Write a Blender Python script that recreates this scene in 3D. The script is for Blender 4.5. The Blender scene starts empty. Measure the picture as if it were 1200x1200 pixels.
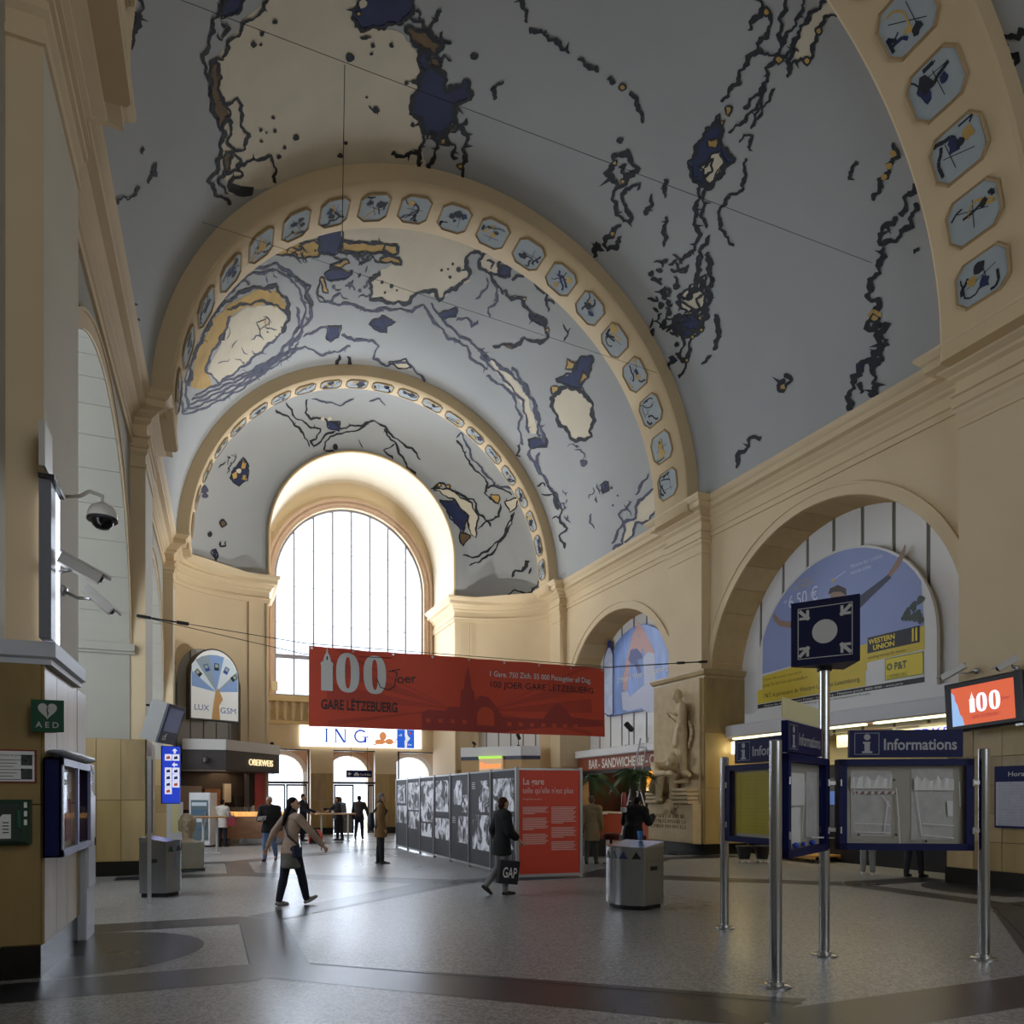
import bpy, math, random
import numpy as np
from mathutils import Vector, Matrix
from mathutils.bvhtree import BVHTree
from mathutils.geometry import delaunay_2d_cdt

random.seed(7)
SC = bpy.context.scene
COL = SC.collection
PI = math.pi

# ------------------------------------------------------------------ camera
# hall axes: X across the hall, Y along it towards the end window, Z up; camera stands at X=0 Y=0
F, CX, HY = 865.0, 600.0, 934.0
EYE = 1.7
YAW = math.atan(355 / 865.0)
cy_, sy_ = math.cos(YAW), math.sin(YAW)
cam = bpy.data.cameras.new('camera')
cam.sensor_fit = 'HORIZONTAL'
cam.sensor_width = 36.0
cam.lens = 36.0 * F / 1200.0
cam.shift_x = 0.0
cam.shift_y = (HY - 600.0) / 1200.0
cam.clip_end = 300
camo = bpy.data.objects.new('camera', cam)
COL.objects.link(camo)
camo.location = (0, 0, EYE)
camo.rotation_euler = (PI / 2, 0, -YAW)
SC.camera = camo

# ------------------------------------------------------------------ sky, daylight, exposure
SC.view_settings.view_transform = 'Standard'
SC.view_settings.look = 'None'
SC.view_settings.exposure = 0.0
SC.view_settings.gamma = 1.0
SC.view_settings.use_curve_mapping = False
SC.cycles.max_bounces = 8
SC.cycles.diffuse_bounces = 5
SC.cycles.glossy_bounces = 4
SC.cycles.transparent_max_bounces = 12
SC.cycles.sample_clamp_indirect = 6.0
SC.cycles.caustics_reflective = False
SC.cycles.caustics_refractive = False
world = bpy.data.worlds.new('overcast_sky')
SC.world = world
world.use_nodes = True
bg = world.node_tree.nodes['Background']
bg.inputs[0].default_value = (0.86, 0.92, 1.0, 1)
bg.inputs[1].default_value = 2.2


def area(name, loc, rot, sx, sy, radiance, col):
    d = bpy.data.lights.new(name, 'AREA')
    d.shape = 'RECTANGLE'
    d.size, d.size_y = sx, sy
    d.energy = radiance * PI * sx * sy
    d.color = col
    o = bpy.data.objects.new(name, d)
    o.location, o.rotation_euler = loc, rot
    COL.objects.link(o)
    return o


DAY = (0.88, 0.94, 1.0)
# overcast daylight just outside each window of the hall (area lights shine along their local -Z)
area('daylight_end_window', (6.1, 36.4, 10.8), (-PI / 2, 0, 0), 8.6, 11.0, 7.5, (0.82, 0.90, 1.0))
area('daylight_doors', (6.1, 38.6, 2.0), (-PI / 2, 0, 0), 14.0, 5.6, 8.0, (0.80, 0.89, 1.0))
area('daylight_left_window_near', (-5.3, 14.05, 6.0), (0, -PI / 2, 0), 6.0, 7.0, 3.4, DAY)
area('daylight_left_window_far', (-5.3, 23.5, 6.0), (0, -PI / 2, 0), 6.0, 6.6, 6.0, DAY)
area('daylight_rear_window', (6.1, -9.6, 8.0), (PI / 2, 0, 0), 8.6, 11.0, 1.1, (1.0, 0.94, 0.84))


# ------------------------------------------------------------------ pixel helpers: a ray of the photograph met with a real plane of the hall
def ray(px, py):
    u, v = (px - CX) / F, (HY - py) / F
    return np.array([sy_ + u * cy_, cy_ - u * sy_, v])


def on_floor(px, py, z=0.0):
    r = ray(px, py)
    return r * ((z - EYE) / r[2]) + np.array([0, 0, EYE])


def at_x(px, py, X):
    r = ray(px, py)
    return r * (X / r[0]) + np.array([0, 0, EYE])


def at_y(px, py, Y):
    r = ray(px, py)
    return r * (Y / r[1]) + np.array([0, 0, EYE])


def at_d(px, py, d):
    r = ray(px, py)
    return r * (d / math.hypot(r[0], r[1])) + np.array([0, 0, EYE])


# ------------------------------------------------------------------ materials
def lin(h):
    h = h.lstrip('#')
    out = []
    for i in (0, 2, 4):
        c = int(h[i:i + 2], 16) / 255
        out.append(c / 12.92 if c <= 0.04045 else ((c + 0.055) / 1.055) ** 2.4)
    return out


MATS = {}


def mat(name, hexcol, rough=0.6, metal=0.0, var=0.0, scale=4.0, bump=0.0, bscale=60.0, spec=0.5, emit=0.0, streak=None, coat=0.0):
    if name in MATS:
        return MATS[name]
    m = bpy.data.materials.new(name)
    m.use_nodes = True
    nt = m.node_tree
    b = nt.nodes['Principled BSDF']
    c = lin(hexcol)
    b.inputs['Base Color'].default_value = (*c, 1)
    b.inputs['Roughness'].default_value = rough
    b.inputs['Metallic'].default_value = metal
    b.inputs['Specular IOR Level'].default_value = spec
    if coat:
        b.inputs['Coat Weight'].default_value = coat
        b.inputs['Coat Roughness'].default_value = 0.08
    tc = None
    if var or bump:
        tc = nt.nodes.new('ShaderNodeTexCoord')
    if var:
        n = nt.nodes.new('ShaderNodeTexNoise')
        n.inputs['Scale'].default_value = scale
        n.inputs['Detail'].default_value = 6
        if streak:
            mp = nt.nodes.new('ShaderNodeMapping')
            mp.inputs['Scale'].default_value = streak
            nt.links.new(tc.outputs['Object'], mp.inputs[0])
            nt.links.new(mp.outputs[0], n.inputs['Vector'])
        else:
            nt.links.new(tc.outputs['Object'], n.inputs['Vector'])
        r = nt.nodes.new('ShaderNodeValToRGB')
        r.color_ramp.elements[0].position = 0.3
        r.color_ramp.elements[1].position = 0.7
        r.color_ramp.elements[0].color = (*[x * (1 - var) for x in c], 1)
        r.color_ramp.elements[1].color = (*[min(1, x * (1 + var)) for x in c], 1)
        nt.links.new(n.outputs['Fac'], r.inputs[0])
        nt.links.new(r.outputs[0], b.inputs['Base Color'])
    if bump:
        n2 = nt.nodes.new('ShaderNodeTexNoise')
        n2.inputs['Scale'].default_value = bscale
        n2.inputs['Detail'].default_value = 4
        nt.links.new(tc.outputs['Object'], n2.inputs['Vector'])
        bp = nt.nodes.new('ShaderNodeBump')
        bp.inputs['Strength'].default_value = bump
        bp.inputs['Distance'].default_value = 0.01
        nt.links.new(n2.outputs['Fac'], bp.inputs['Height'])
        nt.links.new(bp.outputs[0], b.inputs['Normal'])
    if emit:
        b.inputs['Emission Color'].default_value = (*c, 1)
        b.inputs['Emission Strength'].default_value = emit
    MATS[name] = m
    return m


def glass_mat(name, tint='#ffffff', clear=0.9, rough=0.03):
    if name in MATS:
        return MATS[name]
    m = bpy.data.materials.new(name)
    m.use_nodes = True
    nt = m.node_tree
    nt.nodes.clear()
    o = nt.nodes.new('ShaderNodeOutputMaterial')
    mx = nt.nodes.new('ShaderNodeMixShader')
    t = nt.nodes.new('ShaderNodeBsdfTransparent')
    g = nt.nodes.new('ShaderNodeBsdfGlossy')
    t.inputs[0].default_value = (*lin(tint), 1)
    g.inputs['Roughness'].default_value = rough
    mx.inputs[0].default_value = 1 - clear
    nt.links.new(t.outputs[0], mx.inputs[1])
    nt.links.new(g.outputs[0], mx.inputs[2])
    nt.links.new(mx.outputs[0], o.inputs[0])
    MATS[name] = m
    return m


# ------------------------------------------------------------------ geometry collector
A = np.array


def unit(v):
    v = np.array(v, float)
    return v / (np.linalg.norm(v) or 1)


def pad3(v):
    v = np.array(v, float)
    return np.array([v[0], v[1], 0.0]) if len(v) == 2 else v


class Fr:
    """a local frame: origin, u (right), v (up), n (out of the surface)"""
    def __init__(s, o, u, v=(0, 0, 1), n=None):
        s.o, s.u = A(o, float), unit(pad3(u))
        s.v = unit(pad3(v))
        s.n = unit(np.cross(s.u, s.v)) if n is None else unit(n)

    def p(s, u, v, n=0.0):
        return s.o + s.u * u + s.v * v + s.n * n

    def at(s, u, v, n=0.0):
        return Fr(s.p(u, v, n), s.u, s.v, s.n)

    def rot(s, ang):
        c, d = math.cos(ang), math.sin(ang)
        return Fr(s.o, s.u * c + s.v * d, s.v * c - s.u * d, s.n)


WORLD = Fr((0, 0, 0), (1, 0, 0), (0, 1, 0), (0, 0, 1))


class G:
    def __init__(s):
        s.v, s.f, s.m = [], [], []

    def add(s, verts, faces, mi=0):
        k = len(s.v)
        s.v += [tuple(map(float, p)) for p in verts]
        s.f += [tuple(i + k for i in f) for f in faces]
        s.m += [mi] * len(faces)
        return s

    def merge(s, g, mi=None):
        k = len(s.v)
        s.v += g.v
        s.f += [tuple(i + k for i in f) for f in g.f]
        s.m += g.m if mi is None else [mi] * len(g.f)
        return s

    def box(s, x0, x1, y0, y1, z0, z1, mi=0):
        return s.fbox(WORLD, x0, x1, y0, y1, z0, z1, mi)

    def fbox(s, fr, u0, u1, v0, v1, n0, n1, mi=0, bev=0.0):
        if u0 > u1: u0, u1 = u1, u0
        if v0 > v1: v0, v1 = v1, v0
        if n0 > n1: n0, n1 = n1, n0
        if bev:
            b = min(bev, (u1 - u0) / 3, (v1 - v0) / 3, (n1 - n0) / 2)
            vs = [fr.p(u, v, n0) for u, v in ((u0, v0), (u1, v0), (u1, v1), (u0, v1))]
            vs += [fr.p(u, v, n1 - b) for u, v in ((u0, v0), (u1, v0), (u1, v1), (u0, v1))]
            vs += [fr.p(u, v, n1) for u, v in ((u0 + b, v0 + b), (u1 - b, v0 + b), (u1 - b, v1 - b), (u0 + b, v1 - b))]
            fs = [(3, 2, 1, 0), (8, 9, 10, 11)]
            for k in (0, 4):
                for i in range(4):
                    j = (i + 1) % 4
                    fs.append((k + i, k + j, k + 4 + j, k + 4 + i))
            return s.add(vs, fs, mi)
        vs = [fr.p(u, v, n) for n in (n0, n1) for u, v in ((u0, v0), (u1, v0), (u1, v1), (u0, v1))]
        return s.add(vs, [(3, 2, 1, 0), (4, 5, 6, 7), (0, 1, 5, 4), (1, 2, 6, 5), (2, 3, 7, 6), (3, 0, 4, 7)], mi)

    def prism(s, fr, poly, n0, n1, mi=0):
        poly = list(poly)
        ar = sum(poly[i][0] * poly[(i + 1) % len(poly)][1] - poly[(i + 1) % len(poly)][0] * poly[i][1] for i in range(len(poly)))
        if ar < 0: poly.reverse()
        k = len(poly)
        vs = [fr.p(u, v, n0) for u, v in poly] + [fr.p(u, v, n1) for u, v in poly]
        fs = [tuple(range(k - 1, -1, -1)), tuple(range(k, 2 * k))]
        fs += [(i, (i + 1) % k, k + (i + 1) % k, k + i) for i in range(k)]
        return s.add(vs, fs, mi)

    def flat(s, fr, poly, n=0.002, mi=0):
        poly = list(poly)
        ar = sum(poly[i][0] * poly[(i + 1) % len(poly)][1] - poly[(i + 1) % len(poly)][0] * poly[i][1] for i in range(len(poly)))
        if ar < 0: poly.reverse()
        return s.add([fr.p(u, v, n) for u, v in poly], [tuple(range(len(poly)))], mi)

    def frect(s, fr, u0, u1, v0, v1, n=0.002, mi=0):
        return s.flat(fr, [(u0, v0), (u1, v0), (u1, v1), (u0, v1)], n, mi)

    def line(s, fr, pts, w, n=0.002, mi=0):
        for (a, b) in zip(pts[:-1], pts[1:]):
            d = unit((b[0] - a[0], b[1] - a[1]))
            q = A((-d[1], d[0])) * w / 2
            s.flat(fr, [A(a) - q, A(b) - q, A(b) + q, A(a) + q], n, mi)
        return s

    def ring(s, fr, r0, r1, n0, n1, a0=0.0, a1=2 * PI, seg=24, mi=0, ky=1.0, c=(0, 0)):
        full = abs(a1 - a0 - 2 * PI) < 1e-6
        k = seg if full else seg + 1
        an = [a0 + (a1 - a0) * i / seg for i in range(k)]
        vs = []
        for n in (n0, n1):
            for r in (r0, r1):
                vs += [fr.p(c[0] + r * math.cos(a), c[1] + r * ky * math.sin(a), n) for a in an]
        fs = []
        for i in range(seg):
            j = (i + 1) % k
            fs += [(i, j, k + j, k + i), (2 * k + i, 3 * k + i, 3 * k + j, 2 * k + j),
                   (i, 2 * k + i, 2 * k + j, j), (k + i, k + j, 3 * k + j, 3 * k + i)]
        if not full:
            fs += [(0, k, 3 * k, 2 * k), (k - 1, 3 * k - 1, 4 * k - 1, 2 * k - 1)]
        return s.add(vs, fs, mi)

    def tube(s, pts, rad, seg=10, mi=0, caps=True, sq=1.0, side=None):
        pts = [A(p, float) for p in pts]
        if not hasattr(rad, '__len__'): rad = [rad] * len(pts)
        vs, fs = [], []
        pu = None
        for i, p in enumerate(pts):
            d = unit(pts[min(i + 1, len(pts) - 1)] - pts[max(i - 1, 0)])
            if side is not None:
                u = A(side, float)
            elif pu is None:
                u = A((0, 0, 1.)) if abs(d[2]) < 0.9 else A((1., 0, 0))
            else:
                u = pu
            u = unit(u - d * np.dot(u, d))
            w = np.cross(d, u)
            pu = u
            for k in range(seg):
                a = 2 * PI * k / seg
                vs.append(p + (u * math.cos(a) + w * math.sin(a) * sq) * rad[i])
        for i in range(len(pts) - 1):
            for k in range(seg):
                l = (k + 1) % seg
                fs.append((i * seg + k, i * seg + l, (i + 1) * seg + l, (i + 1) * seg + k))
        if caps:
            fs.append(tuple(range(seg - 1, -1, -1)))
            fs.append(tuple(range((len(pts) - 1) * seg, len(pts) * seg)))
        return s.add(vs, fs, mi)

    def lathe(s, prof, c=(0, 0, 0), seg=20, mi=0, sq=1.0, axis=None):
        """prof: (radius, height) from bottom to top"""
        fr = Fr(c, (1, 0, 0), (0, 1, 0), (0, 0, 1)) if axis is None else axis
        vs, fs = [], []
        for r, z in prof:
            for k in range(seg):
                a = 2 * PI * k / seg
                vs.append(fr.p(r * math.cos(a), r * sq * math.sin(a), z))
        for i in range(len(prof) - 1):
            for k in range(seg):
                l = (k + 1) % seg
                fs.append((i * seg + k, i * seg + l, (i + 1) * seg + l, (i + 1) * seg + k))
        fs.append(tuple(range(seg - 1, -1, -1)))
        fs.append(tuple(range((len(prof) - 1) * seg, len(prof) * seg)))
        return s.add(vs, fs, mi)

    def ball(s, c, r, seg=12, rings=8, mi=0, fr=None):
        r = A(r if hasattr(r, '__len__') else (r, r, r), float)
        fr = fr or WORLD
        c = A(c, float)
        vs = []
        for i in range(1, rings):
            t = PI * i / rings
            for k in range(seg):
                a = 2 * PI * k / seg
                vs.append(c + fr.u * r[0] * math.sin(t) * math.cos(a) + fr.v * r[1] * math.sin(t) * math.sin(a) - fr.n * r[2] * math.cos(t))
        b = len(vs)
        vs += [c - fr.n * r[2], c + fr.n * r[2]]
        fs = []
        for i in range(rings - 2):
            for k in range(seg):
                l = (k + 1) % seg
                fs.append((i * seg + k, i * seg + l, (i + 1) * seg + l, (i + 1) * seg + k))
        for k in range(seg):
            l = (k + 1) % seg
            fs.append((b, l, k))
            fs.append((b + 1, (rings - 2) * seg + k, (rings - 2) * seg + l))
        return s.add(vs, fs, mi)

    def cap(s, a, b, ra, rb, seg=12, mi=0, sq=1.0, side=None):
        """a tapered capsule, closed; sq flattens it across 'side'"""
        a, b = A(a, float), A(b, float)
        d = unit(b - a)
        pts, rr = [], []
        for t in (-1.0, -0.85, -0.5):
            pts.append(a + d * ra * t); rr.append(max(0.02, math.sqrt(max(0, 1 - t * t))) * ra)
        pts.append(a); rr.append(ra)
        pts.append(b); rr.append(rb)
        for t in (0.5, 0.85, 1.0):
            pts.append(b + d * rb * t); rr.append(max(0.02, math.sqrt(max(0, 1 - t * t))) * rb)
        return s.tube(pts, rr, seg, mi, True, sq, side)

    def text(s, fr, body, size, n=0.003, mi=0, align='LEFT', bold=0.0, depth=0.0, sx=1.0, width=None):
        cu = bpy.data.curves.new('t', 'FONT')
        cu.body = body
        cu.size = size
        cu.align_x = align
        cu.offset = bold * size
        cu.extrude = depth
        cu.resolution_u = 3
        o = bpy.data.objects.new('t', cu)
        me = o.to_mesh()
        vs = [tuple(v.co) for v in me.vertices]
        fs = [tuple(p.vertices) for p in me.polygons]
        o.to_mesh_clear()
        bpy.data.objects.remove(o)
        bpy.data.curves.remove(cu)
        if not vs: return s
        if width:
            xs = [v[0] for v in vs]
            sx = width / (max(xs) - min(xs))
        return s.add([fr.p(x * sx, y, n + depth + z) for x, y, z in vs], fs, mi)


ROOTLOC = {}


def tag(o, label=None, cat=None, group=None, kind=None):
    if label: o['label'] = label
    if cat: o['category'] = cat
    if group: o['group'] = group
    if kind: o['kind'] = kind
    return o


def thing(name, label, cat, loc=(0, 0, 0), group=None):
    o = bpy.data.objects.new(name, None)
    o.empty_display_size = 0.2
    o.location = loc
    COL.objects.link(o)
    ROOTLOC[o.name] = A(loc, float)
    return tag(o, label, cat, group)


def obj(name, g, mats, parent=None, label=None, cat=None, group=None, kind=None, smooth=False, loc=None):
    """link a collector as ONE mesh object; verts are given in world space (as built)"""
    off = A((0, 0, 0.))
    if parent is not None:
        off = ROOTLOC.get(parent.name, off)
    elif loc is not None:
        off = A(loc, float)
    me = bpy.data.meshes.new(name)
    me.from_pydata([tuple(A(v) - off) for v in g.v], [], g.f)
    for m in (mats if isinstance(mats, (list, tuple)) else [mats]):
        me.materials.append(m)
    if any(g.m):
        me.polygons.foreach_set('material_index', g.m)
    if smooth:
        me.polygons.foreach_set('use_smooth', [True] * len(me.polygons))
        if smooth != 'all':
            me.set_sharp_from_angle(angle=math.radians(40))
    me.update()
    o = bpy.data.objects.new(name, me)
    COL.objects.link(o)
    if parent is not None:
        o.parent = parent
    elif loc is not None:
        o.location = loc
    ROOTLOC[o.name] = off
    return tag(o, label, cat, group, kind)


def struct(name, g, mats, parent=None, smooth=False, label=None):
    return obj(name, g, mats, parent, label=label, kind=None if parent else 'structure', smooth=smooth)


def copy_tree(o, parent=None):
    c = o.copy()
    COL.objects.link(c)
    c.parent = parent
    ROOTLOC[c.name] = ROOTLOC.get(o.name, A((0, 0, 0.)))
    for ch in [x for x in COL.objects if x.parent == o]:
        copy_tree(ch, c)
    return c


def cdt(outer, holes, grid=None):
    """triangulate a polygon with holes (2D); grid = optional spacing of interior points"""
    pts, edges = [], []

    def loop(l):
        k = len(pts)
        pts.extend(Vector((float(a), float(b))) for a, b in l)
        edges.extend((k + i, k + (i + 1) % len(l)) for i in range(len(l)))
        return list(range(k, k + len(l)))
    fo = [loop(outer)]
    for h in holes: loop(h)

    def inside(p, poly):
        c = False
        j = len(poly) - 1
        for i in range(len(poly)):
            if (poly[i][1] > p[1]) != (poly[j][1] > p[1]) and p[0] < (poly[j][0] - poly[i][0]) * (p[1] - poly[i][1]) / (poly[j][1] - poly[i][1]) + poly[i][0]:
                c = not c
            j = i
        return c
    if grid:
        x0, x1 = min(p[0] for p in outer), max(p[0] for p in outer)
        y0, y1 = min(p[1] for p in outer), max(p[1] for p in outer)
        nx, ny = int((x1 - x0) / grid), int((y1 - y0) / grid)
        for i in range(1, nx + 1):
            for j in range(1, ny + 1):
                p = (x0 + (i - 0.5) * grid, y0 + (j - 0.5) * grid)
                if inside(p, outer) and not any(inside(p, h) for h in holes):
                    pts.append(Vector(p))
    v, e, f, *_ = delaunay_2d_cdt(pts, edges, [], 0, 1e-5)
    out = []
    for t in f:
        c = sum((v[i] for i in t), Vector((0, 0))) / len(t)
        if inside(c, outer) and not any(inside(c, h) for h in holes):
            out.append(tuple(t))
    return [(p.x, p.y) for p in v], out


def arch(c, w, z0, zs, seg=24, ky=1.0):
    """outline of an arched opening: width w, foot z0, springing zs"""
    r = w / 2
    return [(c - r, z0), (c + r, z0)] + [(c + r * math.cos(PI * i / seg), zs + r * ky * math.sin(PI * i / seg)) for i in range(seg + 1)]


HC, TK = 6.1, 0.0025                       # the hall's centre line; the hall narrows a little towards its end


def tx(x, y):
    return HC + (x - HC) * (1 + TK * (18 - y))


def taper(g):
    g.v = [(tx(x, y), y, z) for x, y, z in g.v]
    return g
# ------------------------------------------------------------------ palette of the hall
PLASTER = mat('cream_plaster', '#d4be98', 0.75, var=0.05, scale=0.6, bump=0.05)
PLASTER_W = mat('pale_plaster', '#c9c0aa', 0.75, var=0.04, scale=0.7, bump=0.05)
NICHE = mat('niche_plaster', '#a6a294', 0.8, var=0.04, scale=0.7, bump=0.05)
RIBM = mat('rib_plaster', '#d0b890', 0.75, var=0.04, scale=0.5)
VAULT = mat('vault_blue_grey', '#a5a6a3', 0.85, var=0.035, scale=0.5, bump=0.04)
WHITE = mat('white_lacquer', '#dcdcda', 0.35)
ALU = mat('brushed_aluminium', '#b9bbbd', 0.32, metal=0.9)
STEEL = mat('stainless_steel', '#c4c6c8', 0.22, metal=1.0)
DARKM = mat('dark_metal', '#2c2d30', 0.45, metal=0.3)
BLACK = mat('black_paint', '#121214', 0.5)
NAVY = mat('navy_enamel', '#12184a', 0.5, spec=.2)
GLASS = glass_mat('window_glass', '#f4f8ff', 0.92)
CASEGLASS = glass_mat('case_glass', '#ffffff', 0.88, 0.02)
STONES = [mat('tan_marble_a', '#a58d5a', 0.35, var=0.16, scale=2.2, streak=(1, 1, 0.25)),
          mat('tan_marble_b', '#9a8252', 0.35, var=0.18, scale=2.6, streak=(1, 1, 0.3)),
          mat('tan_marble_c', '#ad9567', 0.35, var=0.14, scale=2.0, streak=(1, 1, 0.22)),
          mat('tan_marble_d', '#a08a61', 0.35, var=0.2, scale=3.0, streak=(1, 1, 0.35))]
BASE = mat('black_marble', '#17150f', 0.25, var=0.2, scale=5)
GROUT = mat('stone_joint', '#5d4d33', 0.8)
VOUS = [mat('arch_stone_a', '#c3a674', 0.75, var=0.05), mat('arch_stone_b', '#bb9d6b', 0.75, var=0.06), mat('arch_stone_c', '#c8ad7e', 0.75, var=0.05)]
WINFRAME = mat('window_steel', '#8d8b92', 0.5)
INFILL = mat('white_infill_panel', '#e6e6e4', 0.4)
INFILLJ = mat('infill_mullion', '#77776f', 0.45, metal=0.2)

WH, PH = 7.7, 7.4                       # half widths: wall face, pilaster face
VR, RR, ZC = 7.3, 6.85, 10.4            # vault radius, rib radius, springing height
PIERS = [(-1.5, 0.2), (8.3, 10.1), (18.1, 19.75), (27.3, 28.2)]
BAYS = [(0.2, 8.3), (10.1, 18.1), (19.75, 27.3)]
YAPSE, YEND, YWIN = 28.2, 31.0, 34.3
EH = 4.03                               # half width of the end window's embrasure
AZ = 12.12                              # springing of its arch


# ------------------------------------------------------------------ vault
def vault_pt(th, y):
    return (HC + VR * math.cos(th), y, ZC + VR * math.sin(th))


def apse_pt(th, phi):
    a = A((VR * math.cos(th), 0, ZC + VR * math.sin(th)))
    tot = 2 * (AZ - ZC) + PI * EH
    s = th / PI * tot
    if s < AZ - ZC: b = A((EH, 0, ZC + s))
    elif s > tot - (AZ - ZC): b = A((-EH, 0, ZC + tot - s))
    else:
        q = (s - (AZ - ZC)) / EH
        b = A((EH * math.cos(q), 0, AZ + EH * math.sin(q)))
    p = b + (a - b) * math.cos(phi)
    p[0] += HC
    p[1] = YAPSE + (YEND - YAPSE) * math.sin(phi)
    return tuple(p)


def grid_mesh(rows):
    g = G()
    k = len(rows[0])
    g.add([p for r in rows for p in r], [(i * k + j, i * k + j + 1, (i + 1) * k + j + 1, (i + 1) * k + j) for i in range(len(rows) - 1) for j in range(k - 1)])
    return g


NT = 72
ys = [-8 + 0.6 * i for i in range(int((YAPSE + 8) / 0.6))] + [YAPSE]
rows = [[vault_pt(PI * j / NT, y) for j in range(NT + 1)] for y in ys]
rows += [[apse_pt(PI * j / NT, PI / 2 * i / 14) for j in range(NT + 1)] for i in range(1, 15)]
vg = taper(grid_mesh(rows))
ceiling = struct('ceiling', vg, VAULT, smooth='all', label='blue grey barrel vault painted with black map-like outlines')
CEIL_BVH = BVHTree.FromPolygons(vg.v, vg.f)

# ribs: transverse arches with a soffit of octagonal painted medallions
MED = mat('medallion_blue', '#9fa6a6', 0.8, var=0.05, scale=3)
MEDF = mat('medallion_frame', '#a98f66', 0.75)
INK = mat('mural_ink', '#1c1d22', 0.75)
INKB = mat('mural_blue', '#1f284e', 0.75, var=0.2, scale=1.2)
GOLD = mat('mural_ochre', '#b8954c', 0.75, var=0.18, scale=1.5)
CREAMP = mat('mural_cream', '#cfc4ab', 0.8, var=0.05, scale=1)
INKG = mat('mural_slate', '#444658', 0.75)
CARVED = mat('carved_plaster', '#c7ab7a', 0.75)


def rib(y0, y1, name='rib_arch'):
    g = G()
    n = 74
    vs = []
    for j in range(n + 1):
        t = PI * (j - 1) / (n - 2)
        for r, y in ((VR + 0.05, y0), (RR + 0.05, y0), (RR, y0 + 0.06), (RR, y1 - 0.06), (RR + 0.05, y1), (VR + 0.05, y1)):
            vs.append((HC + r * math.cos(t), y, ZC + r * math.sin(t)))
    fs = [(j * 6 + k, j * 6 + k + 1, (j + 1) * 6 + k + 1, (j + 1) * 6 + k) for j in range(n) for k in range(5)]
    fs += [(5, 4, 3, 2, 1, 0), tuple(n * 6 + k for k in range(6))]
    g.add(vs, fs)
    return struct(name, taper(g), RIBM, ceiling, smooth=True)


def squiggle(g, fr, rnd, w, h, mi):
    kind = rnd.random()
    if kind < 0.6:
        pts = [(rnd.uniform(-.4, .4) * w, rnd.uniform(-.4, .4) * h)]
        a = rnd.uniform(0, 6.28)
        for _ in range(rnd.randint(4, 7)):
            a += rnd.uniform(-.9, .9)
            x, y = pts[-1][0] + math.cos(a) * w * .13, pts[-1][1] + math.sin(a) * h * .13
            pts.append((max(-.42 * w, min(.42 * w, x)), max(-.42 * h, min(.42 * h, y))))
        g.line(fr, pts, rnd.uniform(.025, .07), .012, mi)
    else:
        cx, cy = rnd.uniform(-.3, .3) * w, rnd.uniform(-.3, .3) * h
        r = rnd.uniform(.06, .16)
        g.flat(fr, [(cx + r * rnd.uniform(.5, 1.2) * math.cos(k * .7), cy + r * rnd.uniform(.5, 1.2) * math.sin(k * .7)) for k in range(9)], .0125, mi)


def medallions(y0, y1, rb, count, a0, a1, wy, seed):
    rnd = random.Random(seed)
    for i in range(count):
        th = a0 + (a1 - a0) * i / (count - 1)
        yc = (y0 + y1) / 2
        c = (HC + (RR - .022) * math.cos(th), yc, ZC + (RR - .022) * math.sin(th))
        fr = Fr(c, (0, 1, 0), (-math.sin(th), 0, math.cos(th)), (-math.cos(th), 0, -math.sin(th)))
        w, h = wy * .86, 0.74
        def octa(k):
            a, b, q = w / 2 * k, h / 2 * k, .16 * k * min(1, wy / .8)
            return [(-a, -b + q), (-a + q, -b), (a - q, -b), (a, -b + q), (a, b - q), (a - q, b), (-a + q, b), (-a, b - q)]
        g = G()
        o, m, n2 = octa(1.14), octa(1.07), octa(1.0)
        for (p, q, na, nb, mi) in ((o, m, .0, .035, 1), (m, n2, .035, .0, 1)):
            for k in range(8):
                l = (k + 1) % 8
                g.add([fr.p(*p[k], na), fr.p(*p[l], na), fr.p(*q[l], nb), fr.p(*q[k], nb)], [(0, 1, 2, 3)], mi)
        g.flat(fr, n2, .006, 0)
        for k in range(6):
            squiggle(g, fr, rnd, w, h, rnd.choice((2, 2, 2, 3, 4)))
        g.line(fr, [(-.3 * w, rnd.uniform(-.3, .3) * h), (.3 * w, rnd.uniform(-.3, .3) * h)], .014, .011, 2)
        g.line(fr, [(rnd.uniform(-.2, .2) * w, -.3 * h), (rnd.uniform(-.2, .2) * w, .3 * h)], .014, .0115, 2)
        obj('medallion', taper(g), [MED, MEDF, INK, INKB, GOLD], rb)


for i, (y0, y1) in enumerate(PIERS[1:]):
    rb = rib(y0, y1)
    ROOTLOC[rb.name] = A((0, 0, 0.))
    if i == 2: medallions(y0, y1, rb, 21, 0.10, PI - 0.10, .58, 5)
    else: medallions(y0, y1, rb, 19, 0.115, PI - 0.115, 1.0 if i == 1 else 1.05, i)


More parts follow.
